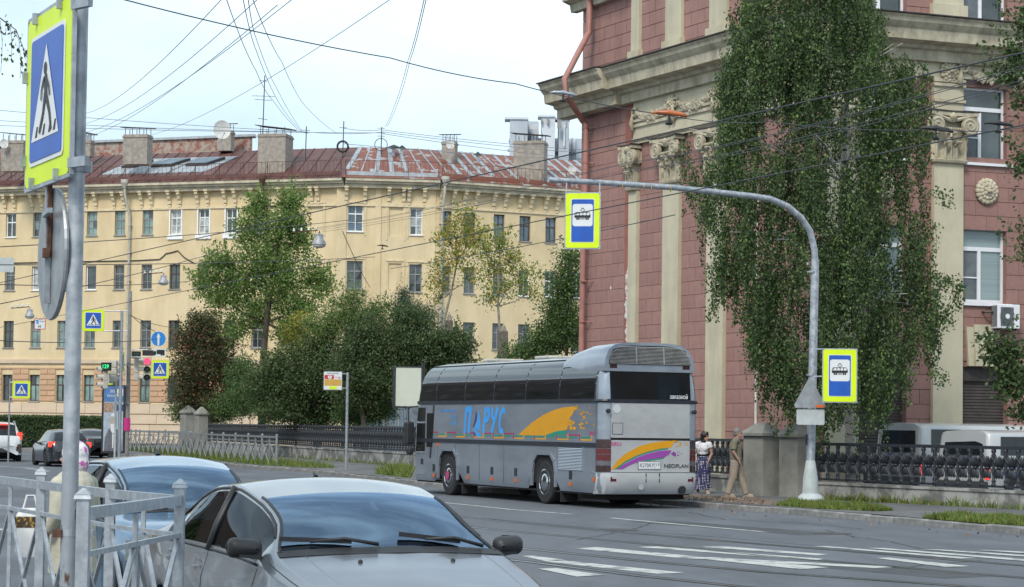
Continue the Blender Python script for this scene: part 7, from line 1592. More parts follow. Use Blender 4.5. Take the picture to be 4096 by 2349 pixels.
def dots(name, base, dot, scale, thr):
    m = bpy.data.materials.new(name); m.use_nodes = True; t = m.node_tree; b = t.nodes['Principled BSDF']; b.inputs['Roughness'].default_value = .85
    c = t.nodes.new('ShaderNodeTexCoord'); v = t.nodes.new('ShaderNodeTexVoronoi'); v.inputs['Scale'].default_value = scale; v.inputs['Randomness'].default_value = .35
    r_ = t.nodes.new('ShaderNodeValToRGB'); r_.color_ramp.interpolation = 'CONSTANT'; r_.color_ramp.elements[0].color = (*dot, 1); r_.color_ramp.elements[1].color = (*base, 1); r_.color_ramp.elements[1].position = thr
    t.links.new(c.outputs['Object'], v.inputs['Vector']); t.links.new(v.outputs['Distance'], r_.inputs[0]); t.links.new(r_.outputs[0], b.inputs['Base Color']); return m
M_dots = dots('navy_polka_dot_cloth', (.030, .032, .10), (.62, .62, .70), 24, .30); M_scarf = mat('pink_and_white_scarf', (.55, .14, .42), .8, 0, 16, .1, col2=(.75, .73, .74), contrast=(.42, .5))
def remeshed(nm, b, m_, parent, vox, sm=4):
    o = b.build(nm, m_, parent, fixn=True); r_ = o.modifiers.new('remesh', 'REMESH'); r_.mode = 'VOXEL'; r_.voxel_size = vox; r_.use_smooth_shade = True; s = o.modifiers.new('smooth', 'SMOOTH'); s.factor = .5; s.iterations = sm; return o
def ball(b, c, r_, sx=1, sy=1, n_=12):
    k = 8; b.lathe([(max(.002, r_*math.sin(math.pi*i/k)), -r_*math.cos(math.pi*i/k)) for i in range(k+1)], (0, 0, 0), n_, sx=sx, sy=sy); q = n_*(k+1)
    for j in range(len(b.v)-q, len(b.v)): v = b.v[j]; b.v[j] = (v[0]+c[0], v[1]+c[1], v[2]+c[2])
def limb(b, pts, rs): b.tube(pts, rs, 12); [ball(b, p, r_*.98) for p, r_ in zip(pts[1:-1], rs[1:-1])]
def hand(b, w, d, side, curl=.3):
    """palm with four unequal bent fingers and a thumb from its side; w wrist, d pointing direction"""
    w = Vector(w); d = Vector(d).normalized(); s = Vector((0, 1, 0)) if abs(d.y) < .7 else Vector((1, 0, 0)); s = (s-d*s.dot(d)).normalized(); n_ = d.cross(s)
    b.hexa([w-s*.028-n_*.014, w+s*.028-n_*.014, w+s*.028+n_*.014, w-s*.028+n_*.014, w+d*.09-s*.040-n_*.012, w+d*.09+s*.040-n_*.012, w+d*.09+s*.040+n_*.012, w+d*.09-s*.040+n_*.012])
    for i, l in enumerate((.070, .080, .075, .058)):
        p = w+d*.085+s*(-.031+.0207*i); b.tube([p, p+d*l*.5+n_*l*.12*curl*3, p+d*l*.85+n_*l*.38*curl*3], [.0095, .009, .0075], 7)
    p = w+d*.025+s*.030*side; b.tube([p, p+d*.035+s*.03*side+n_*.01, p+d*.065+s*.036*side+n_*.02], [.012, .011, .009], 7)
def head(b, c, f, r_=.10):
    """head about c looking along f (horizontal unit vector)"""
    c = Vector(c); f = Vector(f).normalized(); s = Vector((-f.y, f.x, 0)); U = Vector((0, 0, 1))
    ball(b, c+U*.03-f*.012, .098, .95, .88); ball(b, c-U*.035+f*.018, .074, 1, .9); ball(b, c-U*.085+f*.045, .038)
    b.tube([c+f*.085+U*.02, c+f*.108-U*.022, c+f*.090-U*.032], [.010, .017, .012], 8)
    for k in (-1, 1): ball(b, c+s*k*.083-U*.01-f*.008, .022, .6, .6); ball(b, c+s*k*.035+f*.078+U*.03, .018)
    ball(b, c+f*.078-U*.062, .022)
def face(c, f, parent):
    c = Vector(c); f = Vector(f).normalized(); s = Vector((-f.y, f.x, 0)); U = Vector((0, 0, 1))
    for k in (-1, 1): b = MB(); ball(b, c+s*k*.033+f*.088+U*.012, .010); b.build('eye', M_eye, parent, smooth=1); b = MB(); b.tube([c+s*k*.018+f*.096+U*.033, c+s*k*.050+f*.084+U*.034], .005, 5); b.build('eyebrow', M_hairg, parent)
    b = MB(); b.tube([c-s*.022+f*.086-U*.062, c+f*.098-U*.060, c+s*.022+f*.086-U*.062], .006, 6); b.build('mouth', M_lip, parent)
# ---- walking man
pm = G(2943, 1989, KW); man = thing('person', 'man in olive t-shirt and khaki trousers walking to the right with head turned', 'person', tuple(pm), R(-6))
hc = (.045, 0, 1.585); hf = Vector((.96, -.28, 0))
b = MB(); head(b, hc, hf); limb(b, [(.01, 0, 1.36), (.025, 0, 1.45), (.03, 0, 1.53)], [.075, .06, .056])
limb(b, [(0, 0, .93), (-.015, 0, 1.10), (-.02, 0, 1.28), (.0, 0, 1.40)], [.135, .125, .14, .11])
limb(b, [(-.02, -.14, 1.39), (-.05, -.205, 1.37), (-.06, -.235, 1.12), (.075, -.225, .92)], [.07, .058, .043, .028]); hand(b, (.08, -.225, .91), (.35, .05, -.93), 1)
limb(b, [(-.0, .14, 1.39), (-.0, .205, 1.37), (-.05, .235, 1.12), (-.02, .24, .88)], [.07, .058, .043, .028]); hand(b, (-.02, .24, .87), (.1, 0, -1), 1)
limb(b, [(-.02, -.09, .90), (-.07, -.10, .50), (-.20, -.10, .10)], [.10, .065, .045]); limb(b, [(.02, .09, .90), (.13, .10, .50), (.26, .10, .09)], [.10, .065, .045])
for (x, y) in ((-.20, -.10), (.26, .10)): limb(b, [(x-.04, y, .05), (x+.05, y, .04), (x+.16, y, .03)], [.045, .042, .03])
body = remeshed('body', b, M_skin, man, .011); face(hc, hf, body)
b = MB(); c = Vector(hc); f = hf.normalized(); ball(b, c+Vector((0, 0, .048))-f*.024, .104, .97, .92); ball(b, c-f*.045+Vector((0, 0, .0)), .088, .95, .95); o = remeshed('hair', b, M_hairg, body, .012, 2)
b = MB(); limb(b, [(0, 0, .90), (-.01, 0, 1.02), (-.015, 0, 1.28), (.0, 0, 1.41)], [.158, .155, .165, .115]); limb(b, [(.0, -.10, 1.40), (-.045, -.205, 1.375), (-.065, -.238, 1.18)], [.10, .082, .075]); limb(b, [(.0, .10, 1.40), (-.0, .205, 1.375), (-.04, .238, 1.18)], [.10, .082, .075]); b.tube([(.005, 0, 1.40), (.02, 0, 1.46)], [.085, .068], 12); remeshed('t_shirt', b, M_olive, body, .012)
b = MB(); limb(b, [(0, 0, 1.0), (0, 0, .88)], [.15, .15]); limb(b, [(-.02, -.085, .90), (-.07, -.10, .50), (-.195, -.10, .08)], [.125, .098, .078]); limb(b, [(.02, .085, .90), (.13, .10, .50), (.255, .10, .075)], [.125, .098, .078]); ball(b, (0, 0, .88), .14); remeshed('trousers', b, M_khaki, body, .012)
for (x, y) in ((-.20, -.10), (.26, .10)): b = MB(); limb(b, [(x-.05, y, .05), (x+.05, y, .048), (x+.175, y, .036)], [.052, .048, .036]); b.box(x-.09, x+.2, y-.04, y+.04, 0, .022); remeshed('shoe', b, M_shoe, body, .01, 2)
# ---- walking woman
pw_ = G(2811, 1974, KW); wom = thing('person', 'woman in white top and long navy polka dot skirt with a white shoulder bag', 'person', tuple(pw_), R(-20))
hc = (.05, -.01, 1.485); hf = Vector((.93, -.36, 0))
b = MB(); head(b, hc, hf); limb(b, [(.0, 0, 1.27), (.015, 0, 1.36), (.03, 0, 1.44)], [.065, .05, .048]); limb(b, [(0, 0, .90), (0, 0, 1.04), (0, 0, 1.20), (0, 0, 1.30)], [.125, .115, .125, .09])
# frame for her: the chest faces towards the viewer and right, so shoulders spread along x
limb(b, [(-.09, 0, 1.30), (-.175, .0, 1.28), (-.235, .02, 1.04), (-.15, -.06, .88)], [.06, .052, .042, .030]); hand(b, (-.15, -.065, .875), (.25, -.25, -.93), 1); limb(b, [(.09, 0, 1.30), (.175, .0, 1.28), (.225, .03, 1.04), (.16, -.06, .86)], [.06, .052, .042, .030]); hand(b, (.16, -.065, .85), (-.2, -.15, -.95), -1)
limb(b, [(-.07, 0, .90), (-.08, 0, .50), (-.15, .05, .11)], [.095, .06, .042]); limb(b, [(.07, 0, .90), (.07, -.05, .50), (.13, -.08, .09)], [.095, .06, .042]); limb(b, [(-.15, .05, .06), (-.12, -.03, .04), (-.10, -.09, .03)], [.04, .036, .026]); limb(b, [(.13, -.08, .055), (.17, -.15, .04), (.20, -.20, .03)], [.04, .036, .026])
body = remeshed('body', b, M_skin, wom, .011); face(hc, hf, body)
b = MB(); c = Vector(hc); f = hf.normalized(); ball(b, c+Vector((0, 0, .045))-f*.022, .112, 1, 1); ball(b, c-f*.05-Vector((0, 0, .04)), .10, 1, 1); ball(b, c-f*.045-Vector((0, 0, .13)), .085, 1, 1.1); ball(b, c-f*.02-Vector((0, 0, .05))+Vector((.0, .06, 0)), .07); ball(b, c+f*.05+Vector((0, 0, .085)), .06); remeshed('hair', b, M_hairb, body, .012, 2)
b = MB(); s = Vector((-f.y, f.x, 0))
for k in (-1, 1): q = c+f*.055+s*k*.035+Vector((0, 0, .125)); b.tube([q+(s*math.cos(a)+Vector((0, 0, .6))*math.sin(a))*.030 for a in np.linspace(0, 6.283, 14)], .006, 5)
b.build('sunglasses', M_bagw, body)
b = MB(); limb(b, [(0, 0, 1.02), (0, -.0, 1.10), (0, -.02, 1.20), (0, 0, 1.29)], [.130, .138, .150, .105]); limb(b, [(-.08, 0, 1.29), (-.175, 0, 1.285), (-.205, .01, 1.20)], [.085, .072, .07]); limb(b, [(.08, 0, 1.29), (.175, 0, 1.285), (.20, .01, 1.20)], [.085, .072, .07]); ball(b, (-.06, -.085, 1.17), .075); ball(b, (.065, -.085, 1.17), .075); remeshed('top', b, M_wtop, body, .012)
b = MB(); b.lathe([(.128, .96), (.136, 1.0), (.134, 1.05)], (0, 0, 0), 20, sy=.9); b.build('waistband', M_band, body, smooth=1)
rows = []
for z, rx, ry, cx in ((.975, .135, .12, 0), (.90, .165, .145, 0), (.78, .19, .16, 0), (.55, .20, .165, -.005), (.32, .215, .175, -.01), (.12, .235, .185, -.01)):
    k = (.975-z)/.85; rows.append([(cx+(rx+.018*k*math.sin(9*a)+.010*k*math.sin(14*a+1))*math.cos(a), (ry+.018*k*math.sin(9*a)+.01*k*math.sin(14*a+1))*math.sin(a)+(-.03*k), z+.03*k*math.sin(a*1+1.0)) for a in np.linspace(0, 2*math.pi, 49)])
b = MB(); b.grid(rows); b.build('skirt', M_dots, body, smooth=1)
for (a, c2) in (((-.15, .05), (-.10, -.09)), ((.13, -.08), (.20, -.20))):
    A = Vector((*a, .02)); E = Vector((*c2, .012)); b = MB(); b.bar(A-(E-A)*.2, E+(E-A)*.15, .075, .02); b.tube([A+Vector((0, 0, .03))+Vector((.045*math.cos(t), .045*math.sin(t), .03)) for t in np.linspace(0, 6.28, 12)], .009, 5); b.bar(A.lerp(E, .8)+Vector((0, 0, .03)), A.lerp(E, .98)+Vector((0, 0, .028)), .085, .02); b.bar(A+Vector((0, 0, -.01)), A+Vector((0, 0, .03)), .04); b.build('sandal', M_sandal, body)
bag = thing('shoulder_bag', 'small white shoulder bag hanging at the side of the woman in the polka dot skirt', 'bag', tuple(Vector(pw_)+Vector((-.26, -.10, .58))), R(-20))
b = MB(); b.hexa([(-.07, -.035, 0), (.07, -.035, 0), (.07, .035, 0), (-.07, .035, 0), (-.06, -.03, .19), (.06, -.03, .19), (.06, .03, .19), (-.06, .03, .19)]); b.build('pouch', M_bagw, bag, bevel=.02); b = MB(); b.hexa([(-.072, -.042, .08), (.072, -.042, .08), (.072, -.036, .08), (-.072, -.036, .08), (-.062, -.036, .195), (.062, -.036, .195), (.062, .0, .2), (-.062, .0, .2)]); b.build('flap', M_bagw, bag)
b = MB(); b.tube([(-.05, 0, .18), (.02, .02, .45), (.12, .05, .74), (.19, .02, .79), (.17, -.06, .70), (.09, -.05, .42), (.05, 0, .18)], .008, 5); b.build('strap', M_bagw, bag)
# ---- woman in a headscarf beyond the railing
psx = AT(300, 1800, 18.6); sw_ = thing('person', 'woman in pink flowered headscarf and beige coat behind the near post', 'person', (psx.x, psx.y, 0), R(155))
hc = (.02, 0, 1.50); hf = Vector((.9, .3, 0))
b = MB(); head(b, hc, hf); limb(b, [(0, 0, 1.26), (0, 0, 1.36), (.01, 0, 1.45)], [.07, .055, .052]); limb(b, [(0, 0, .85), (0, 0, 1.05), (0, 0, 1.25), (0, 0, 1.30)], [.15, .14, .15, .12])
for sd_ in (-1, 1): limb(b, [(0, sd_*.12, 1.30), (.0, sd_*.20, 1.27), (-.02, sd_*.25, 1.02), (.10, sd_*.24, .85)], [.07, .06, .045, .030]); hand(b, (.10, sd_*.24, .84), (.3, 0, -.95), sd_); limb(b, [(0, sd_*.09, .86), (.0, sd_*.09, .46), (.0, sd_*.09, .09)], [.10, .062, .045]); limb(b, [(-.03, sd_*.09, .05), (.06, sd_*.09, .045), (.15, sd_*.09, .03)], [.044, .04, .03])
body = remeshed('body', b, M_skin, sw_, .012); face(hc, hf, body)
b = MB(); c = Vector(hc); f = hf.normalized(); ball(b, c+Vector((0, 0, .04))-f*.02, .118, 1, 1); ball(b, c-f*.035-Vector((0, 0, .04)), .108); ball(b, c-f*.02-Vector((0, 0, .11)), .08); remeshed('headscarf', b, M_scarf, body, .012, 3)
b = MB(); limb(b, [(0, 0, .50), (0, 0, .80), (0, 0, 1.05), (0, 0, 1.24), (0, 0, 1.32)], [.215, .20, .185, .185, .13])
for sd_ in (-1, 1): limb(b, [(0, sd_*.10, 1.30), (.0, sd_*.21, 1.27), (-.02, sd_*.265, 1.02), (.08, sd_*.255, .88)], [.10, .085, .07, .055])
remeshed('coat', b, M_beige, body, .013)
for sd_ in (-1, 1): b = MB(); limb(b, [(-.05, sd_*.09, .05), (.06, sd_*.09, .05), (.17, sd_*.09, .038)], [.052, .048, .036]); remeshed('shoe', b, M_band, body, .012, 2)
q = AT(120, 2120, 17.6); cb = thing('carrier_bag', 'white and yellow plastic carrier bag behind the near railing', 'bag', (q.x, q.y, q.z-.22), R(20))
b = MB(); rows = [[((.115+.015*math.sin(5*a+z*9))*math.cos(a)*k, (.06+.012*math.sin(4*a))*math.sin(a)*k, z) for a in np.linspace(0, 2*math.pi, 25)] for z, k in ((0, .75), (.05, 1), (.2, 1.02), (.34, .95), (.40, .6))]; b.grid(rows); b.build('bag', M_bagw, cb, smooth=1)
b = MB(); rows = [[((.118+.015*math.sin(5*a+z*9))*math.cos(a), (.063+.012*math.sin(4*a))*math.sin(a), z) for a in np.linspace(0, 2*math.pi, 25)] for z in (.24, .33)]; b.grid(rows); b.build('printed_band', mat('yellow_print', (.40, .26, .04), .5, 0, 22, col2=(.05, .03, .02), contrast=(.45, .5)), cb, smooth=1)
b = MB(); b.tube([(-.06, 0, .38), (-.03, 0, .50), (.03, 0, .50), (.06, 0, .38)], .010, 6); b.build('handle', M_bagw, cb)
# ================================================================== trees, shrubs, grass
TD = 2.3
RG = np.random.default_rng(12)
def leafm(name, c, tr=.25):
    m = mat(name, c, .55, .22, 2.5, spec=.35); t = m.node_tree; b = t.nodes['Principled BSDF']
    tl = t.nodes.new('ShaderNodeBsdfTranslucent'); tl.inputs[0].default_value = (c[0]*1.5, c[1]*1.5, c[2]*.9, 1); mx_ = t.nodes.new('ShaderNodeMixShader'); mx_.inputs[0].default_value = tr
    o = t.nodes['Material Output']; t.links.new(b.outputs[0], mx_.inputs[1]); t.links.new(tl.outputs[0], mx_.inputs[2]); t.links.new(mx_.outputs[0], o.inputs[0]); return m
L_dk, L_md, L_lt = leafm('leaf_dark_green', (.040, .074, .030)), leafm('leaf_mid_green', (.076, .128, .046)), leafm('leaf_light_green', (.15, .21, .065))
L_pop, L_pop2 = leafm('poplar_leaf', (.13, .21, .055), .35), leafm('poplar_leaf_pale', (.22, .31, .10), .35)
L_yel, L_yg = leafm('leaf_yellow', (.42, .30, .04), .35), leafm('leaf_yellow_green', (.20, .24, .04), .35)
L_blu, L_brn, L_olv = leafm('conifer_blue_green', (.055, .088, .075), .1), leafm('rowan_bronze', (.13, .085, .045)), leafm('leaf_olive', (.10, .115, .05))
M_berry = mat('red_berry', (.20, .03, .015), .4, .2, 9)
M_bark = mat('grey_brown_bark', (.09, .075, .06), .95, .35, 9, .6, stretch=(1, 1, .25)); M_barkl = mat('pale_young_bark', (.24, .22, .18), .9, .3, 9, .3, stretch=(1, 1, .3))
M_birch = mat('birch_bark', (.03, .03, .03), .8, 0, 5, .2, col2=(.50, .48, .44), contrast=(.40, .47), stretch=(.6, .6, 2.6))
def leaf_obj(nm, C, size, mats, w, parent, asp=.62, droop=0.0, jit=.35):
    """one mesh of diamond leaves at points C (n, 3)"""
    n_ = len(C); a = RG.normal(size=(n_, 3)); a[:, 2] -= droop*2; a /= np.linalg.norm(a, axis=1)[:, None]; r_ = RG.normal(size=(n_, 3)); b = np.cross(a, r_); b /= np.linalg.norm(b, axis=1)[:, None]+1e-9
    s = size*(1+RG.uniform(-jit, jit, (n_, 1))); nn = np.cross(a, b)
    V = np.empty((n_, 4, 3)); V[:, 0] = C-a*s*.5; V[:, 1] = C+b*s*.5*asp+nn*s*.08; V[:, 2] = C+a*s*.5; V[:, 3] = C-b*s*.5*asp+nn*s*.08
    V = V.reshape(-1, 3)-np.array(parent.location)
    me = bpy.data.meshes.new(nm); me.vertices.add(n_*4); me.vertices.foreach_set('co', V.ravel()); me.loops.add(n_*4); me.loops.foreach_set('vertex_index', np.arange(n_*4)); me.polygons.add(n_); me.polygons.foreach_set('loop_start', np.arange(n_)*4)
    for m_ in mats: me.materials.append(m_)
    me.polygons.foreach_set('material_index', RG.choice(len(mats), n_, p=np.array(w)/sum(w)).astype(np.int32)); me.update(calc_edges=True); return link(nm, me, parent)
def clumps(c, r3_, n_, per=22, cr_=.22, edge=2.4):
    k = max(1, n_//per); u = RG.normal(size=(k, 3)); u /= np.linalg.norm(u, axis=1)[:, None]; u *= RG.uniform(0, 1, (k, 1))**(1/edge); cc = np.array(c)+u*np.array(r3_)
    return (np.repeat(cc, per, 0)+RG.normal(size=(k*per, 3))*cr_*np.array([1, 1, .75])), cc
def D(x, y, Y): return AT(x*1.6132, y*1.6132, Y)
def tree(name, label, Y, trunk, blobs, size, mats, w, base=None, r0=.14, bark=M_bark, cat='tree', per=22, cr_=.24, asp=.62, dens=1.0, extra=None, limbs=True, group=None, droop=.1, spr=1.0, spl=1.0, up=1.0):
    """trunk: polyline in display pixels; blobs: (x, y, rx, ry, leaves) in display pixels"""
    k = 1.6132/FX*Y; T_ = [D(x, y, Y) for x, y in trunk]; g = Vector((T_[0].x, T_[0].y, KW)); T_ = [g]+[p for p in T_ if p.z > KW+.2]
    o = thing(name, label, cat, tuple(g), group=group); n_ = len(T_)
    b = MB(); b.tube(T_, [r0*(1-.75*i/(n_-1)) for i in range(n_)], 9); b.build('trunk', bark, o, world=True, smooth=1)
    pts = []; lb = MB()
    for (x, y, rx, ry, m) in blobs:
        dy = RG.uniform(-.35, .35)*rx*k; c = D(x, y, Y+dy); P_, cc = clumps(c, (rx*k, rx*k*.85, ry*k), int(m*dens*TD), per, cr_, 1.9); pts.append(P_)
        for q in range(max(3, int((rx+ry)/9*spr))):     # sprigs that break the outline
            u = Vector((RG.normal(), RG.normal()*.7, RG.normal()*.8+.45*up)).normalized(); r0_ = Vector((u.x*rx*k, u.y*rx*k*.85, u.z*ry*k)); st_ = c+r0_*RG.uniform(.7, 1.0); dr = (u+Vector((0, 0, .5*up))).normalized()*RG.uniform(.35, .95)*spl; m2 = int(26*dens**.5); t = RG.uniform(0, 1, m2); pts.append(np.outer(1-t, st_)+np.outer(t, st_+dr)+RG.normal(size=(m2, 3))*(.13*(1.15-t))[:, None])
        if limbs:
            src = min(T_[1:] or T_, key=lambda q: (q-c).length+abs(q.z-(c.z-ry*k*.8))*.6); mid = (src+c)/2+Vector((0, 0, -.15)); lb.tube([src, mid, c], [r0*.35, r0*.22, .015], 5)
            for q in cc[::max(1, len(cc)//9)]: q = Vector(q); lb.tube([mid.lerp(c, .5), (mid.lerp(c, .6)+q)/2+Vector((0, 0, .05)), q], [.02, .013, .006], 4)
    if lb.v: lb.build('limbs', bark, o, world=True, smooth=1)
    leaf_obj('crown', np.concatenate(pts), size*max(1, Y/105), mats, w, o, asp, droop)
    if extra: extra(o, k)
    return o
tree('poplar_tree', 'tall fresh green poplar in front of the yellow building', 119, [(650, 1010), (652, 900), (660, 800), (675, 700), (690, 600), (715, 500)],
     [(722, 505, 30, 45, 1500), (640, 510, 26, 38, 1100), (700, 560, 55, 50, 2800), (615, 570, 42, 45, 1700), (745, 600, 34, 50, 1500), (660, 630, 75, 45, 3300), (545, 650, 42, 34, 1300), (590, 690, 70, 45, 2600), (700, 690, 75, 50, 3300), (785, 690, 36, 42, 1300), (505, 685, 36, 28, 800), (540, 735, 60, 32, 1700), (640, 760, 85, 45, 3000), (745, 755, 62, 45, 2200), (805, 715, 26, 26, 500), (600, 815, 50, 35, 1100), (720, 820, 55, 35, 1200)], .125, [L_pop, L_pop2, L_md], (.45, .38, .17), r0=.26, dens=.42, per=12, cr_=.22, spr=2.2, spl=1.15, up=1.5)
def berries(o, k):
    P_ = np.concatenate([clumps(D(x, y, 132), (rx*k, rx*k, ry*k), 620, 6, .08, 2.6)[0] for x, y, rx, ry in ((500, 860, 82, 70), (530, 960, 80, 55))]); leaf_obj('berries', P_, .055, [M_berry], (1,), o, 1.0)
tree('rowan_tree', 'bronze green rowan covered in red berries left of the poplar', 133, [(520, 1060), (518, 980), (510, 900), (505, 840)], [(505, 800, 45, 28, 1500), (480, 850, 52, 50, 2600), (545, 850, 45, 50, 2200), (505, 910, 85, 55, 4500), (560, 930, 50, 55, 2200), (470, 950, 48, 45, 1800), (530, 985, 65, 30, 1600), (450, 985, 30, 18, 300), (520, 1010, 80, 22, 1300), (590, 985, 30, 35, 700)], .105, [L_dk, L_olv, L_brn], (.35, .3, .35), r0=.14, extra=berries, dens=.75, spr=2.2)
tree('spreading_tree', 'broad dark tree spreading over the iron fence near the billboard', 99, [(905, 1060), (895, 1010), (930, 930), (1000, 880)], [(900, 900, 80, 60, 4200), (985, 870, 80, 60, 4200), (1080, 870, 80, 55, 3800), (1130, 890, 45, 40, 1300), (960, 940, 90, 40, 3200), (870, 960, 60, 40, 2000), (1020, 800, 50, 45, 1600), (920, 830, 60, 45, 1900), (1060, 930, 90, 35, 2200), (930, 990, 90, 32, 1500), (1130, 850, 40, 40, 900)], .115, [L_dk, L_md, L_olv], (.36, .38, .26), r0=.17, dens=.85, spr=2.0)
tree('spreading_tree', 'dense dark tree between the poplar trunk and the timetable post', 108, [(790, 1070), (785, 1000), (780, 930)], [(770, 930, 90, 60, 4400), (720, 970, 70, 55, 2600), (830, 960, 75, 60, 3000), (770, 1010, 90, 40, 2400), (690, 910, 45, 40, 1100), (800, 870, 60, 40, 1600), (650, 960, 50, 50, 1500), (720, 1020, 80, 32, 1700), (860, 1020, 60, 30, 1200)], .115, [L_dk, L_md, L_olv], (.34, .38, .28), r0=.15, dens=.85, spr=2.0)
tree('willow_shrub', 'light feathery willow shrub rising above the dark trees', 107, [(850, 1000), (855, 900), (860, 800)], [(850, 790, 60, 55, 1500), (900, 800, 45, 50, 1000), (800, 820, 45, 45, 900), (870, 740, 36, 28, 380), (940, 770, 30, 30, 400)], .15, [L_pop, L_lt, L_md], (.4, .3, .3), r0=.08, asp=.28, per=14, droop=.35)
tree('yellowing_shrub', 'yellow flecked shrub beside the poplar trunk', 113, [(735, 1000), (735, 900), (740, 850)], [(730, 830, 36, 40, 800), (745, 880, 36, 40, 700), (760, 800, 25, 30, 300), (690, 900, 30, 40, 350)], .10, [L_yg, L_yel, L_md], (.45, .25, .3), r0=.06)
tree('spruce_tree', 'blue green spruce tips behind the dark trees', 110, [(1005, 1000), (1005, 850), (1003, 720)], [(1000, 735, 14, 20, 500), (1005, 770, 32, 25, 1200), (1010, 810, 55, 30, 1700), (1055, 790, 36, 40, 1200)], .10, [L_blu, L_dk], (.7, .3), r0=.1, asp=.3)
tree('young_tree', 'slim half yellow tree before the right wing, left of the two', 106, [(1095, 960), (1100, 800), (1120, 720), (1135, 640), (1150, 530)], [(1152, 545, 18, 36, 260), (1110, 590, 32, 40, 500), (1160, 600, 32, 36, 450), (1130, 640, 36, 40, 420), (1085, 690, 26, 40, 320), (1165, 680, 26, 30, 220), (1090, 740, 22, 26, 120), (1185, 590, 18, 30, 160)], .125, [L_yel, L_yg, L_pop], (.4, .32, .28), r0=.09, bark=M_barkl, per=9, cr_=.24, dens=.42, spr=1.6)
tree('young_tree', 'slim green and yellow tree before the right wing, nearer the red building', 104, [(1240, 960), (1242, 860), (1235, 760), (1238, 660), (1240, 580)], [(1238, 600, 24, 38, 380), (1265, 640, 32, 40, 480), (1215, 660, 28, 40, 380), (1255, 710, 42, 40, 520), (1300, 690, 24, 40, 280), (1320, 720, 18, 40, 200), (1215, 740, 26, 30, 220), (1195, 610, 16, 30, 130)], .12, [L_yg, L_pop, L_yel], (.35, .45, .2), r0=.10, bark=M_barkl, per=9, cr_=.24, dens=.42, spr=1.6)
tree('pipe_side_tree', 'green tree growing tall against the pink rain pipe', 92, [(1405, 1000), (1405, 850), (1408, 700)], [(1412, 640, 22, 36, 600), (1405, 700, 36, 50, 1500), (1390, 770, 48, 45, 1900), (1380, 830, 60, 45, 2200), (1340, 860, 50, 32, 1300), (1425, 830, 25, 50, 700), (1290, 880, 45, 22, 700)], .10, [L_md, L_pop, L_dk], (.5, .25, .25), r0=.12)
for lb, x, y, w_ in (('broken grey tree stump right of the slim trees', 1252, 822, .30), ('leaning dark stump behind the dark trees', 1118, 795, .24)):
    q = D(x, y, 103); o = thing('tree_stump', lb, 'stump', (q.x, q.y, KW)); b = MB(); b.tube([(0.05, 0, -.1), (.0, 0, q.z*.5), (-.1, 0, q.z-KW)], [w_*1.2, w_, w_*.85], 10); b.build('trunk', M_bark, o, smooth=1); b = MB(); b.lathe([(w_*.7, q.z-KW-.1), (w_*.3, q.z-KW+.28)], (-.08, 0, 0), 6); b.build('jagged_top', M_barkl, o)
for lb, x, y, rx, ry, n_, Y in (('leafy green shrub under the rowan beside the fence pier', 620, 985, 55, 45, 2600, 125), ('low green shrub behind the iron fence left of the timetable post', 690, 1010, 60, 38, 2400, 117), ('pale weedy shrub by the billboard frame', 955, 985, 36, 50, 900, 104), ('green shrub filling the gap behind the rowan', 570, 1010, 50, 32, 1600, 130), ('low bushy growth at the foot of the rowan', 500, 1025, 85, 28, 2400, 135), ('fresh green shrub before the poplar trunk', 655, 965, 55, 60, 2300, 118), ('dull green shrub between the rowan and poplar', 600, 940, 40, 60, 1700, 127), ('dark low shrub behind the fence below the timetable board', 780, 1030, 70, 30, 2600, 109), ('low shrub behind the fence right of the timetable post', 880, 1030, 55, 28, 1900, 101), ('low shrub against the blue corrugated wall', 940, 1020, 40, 30, 1200, 100)):
    tree('shrub', lb, Y, [(x, 1060), (x, y)], [(x, y, rx, ry, n_)], .10, [L_md, L_pop, L_dk], (.45, .25, .3), r0=.05, cat='shrub')
# right edge tree, trunk outside the frame
tree('maple_tree', 'leafy branches reaching in at the right edge', 49, [(2650, 1200), (2640, 800), (2600, 300), (2590, 0)], [(2520, 130, 30, 36, 330), (2505, 190, 26, 26, 240), (2545, 60, 26, 40, 260), (2535, 250, 18, 30, 130), (2530, 400, 18, 50, 160), (2545, 600, 16, 60, 160), (2490, 880, 48, 32, 620), (2510, 950, 42, 46, 700), (2470, 850, 26, 14, 140), (2535, 1020, 24, 30, 220), (2660, 500, 55, 300, 1500)], .11, [L_md, L_dk, L_olv], (.45, .35, .2), r0=.16, per=11, cr_=.14, dens=.55)
# ---- weeping birch
Yb = 55.2; kb = 1.6132/FX*Yb
LE = pchip([(-220, 1900), (-60, 1850), (0, 1835), (100, 1798), (200, 1778), (260, 1738), (330, 1703), (450, 1700), (530, 1722), (620, 1750), (700, 1772), (780, 1778), (830, 1800), (860, 1855), (950, 1880), (1040, 1905), (1100, 1950)])
RE = pchip([(-220, 2080), (-60, 2150), (0, 2172), (100, 2232), (140, 2305), (250, 2308), (330, 2280), (450, 2285), (520, 2300), (600, 2308), (680, 2318), (800, 2318), (850, 2305), (950, 2315), (1010, 2210), (1060, 2190), (1100, 2150)])
bb0 = D(2108, 1180, Yb); bir = thing('birch_tree', 'big weeping birch with white trunk in front of the red building', 'tree', (bb0.x, bb0.y, KW))
tp = [(2112, 1210), (2108, 1060), (2100, 950), (2090, 800), (2085, 650), (2090, 450), (2100, 250), (2110, 60), (2060, -120), (2030, -260)]
TB = [D(x, y, Yb) for x, y in tp]; TB[0] = Vector((TB[0].x, TB[0].y, KW-.1)); b = MB(); b.tube(TB, [.17, .14, .13, .115, .10, .085, .07, .055, .04, .02], 12); b.build('trunk', M_birch, bir, world=True, smooth=1)
pts = []; tw = MB(); lim = MB(); RGp = random.Random(8)
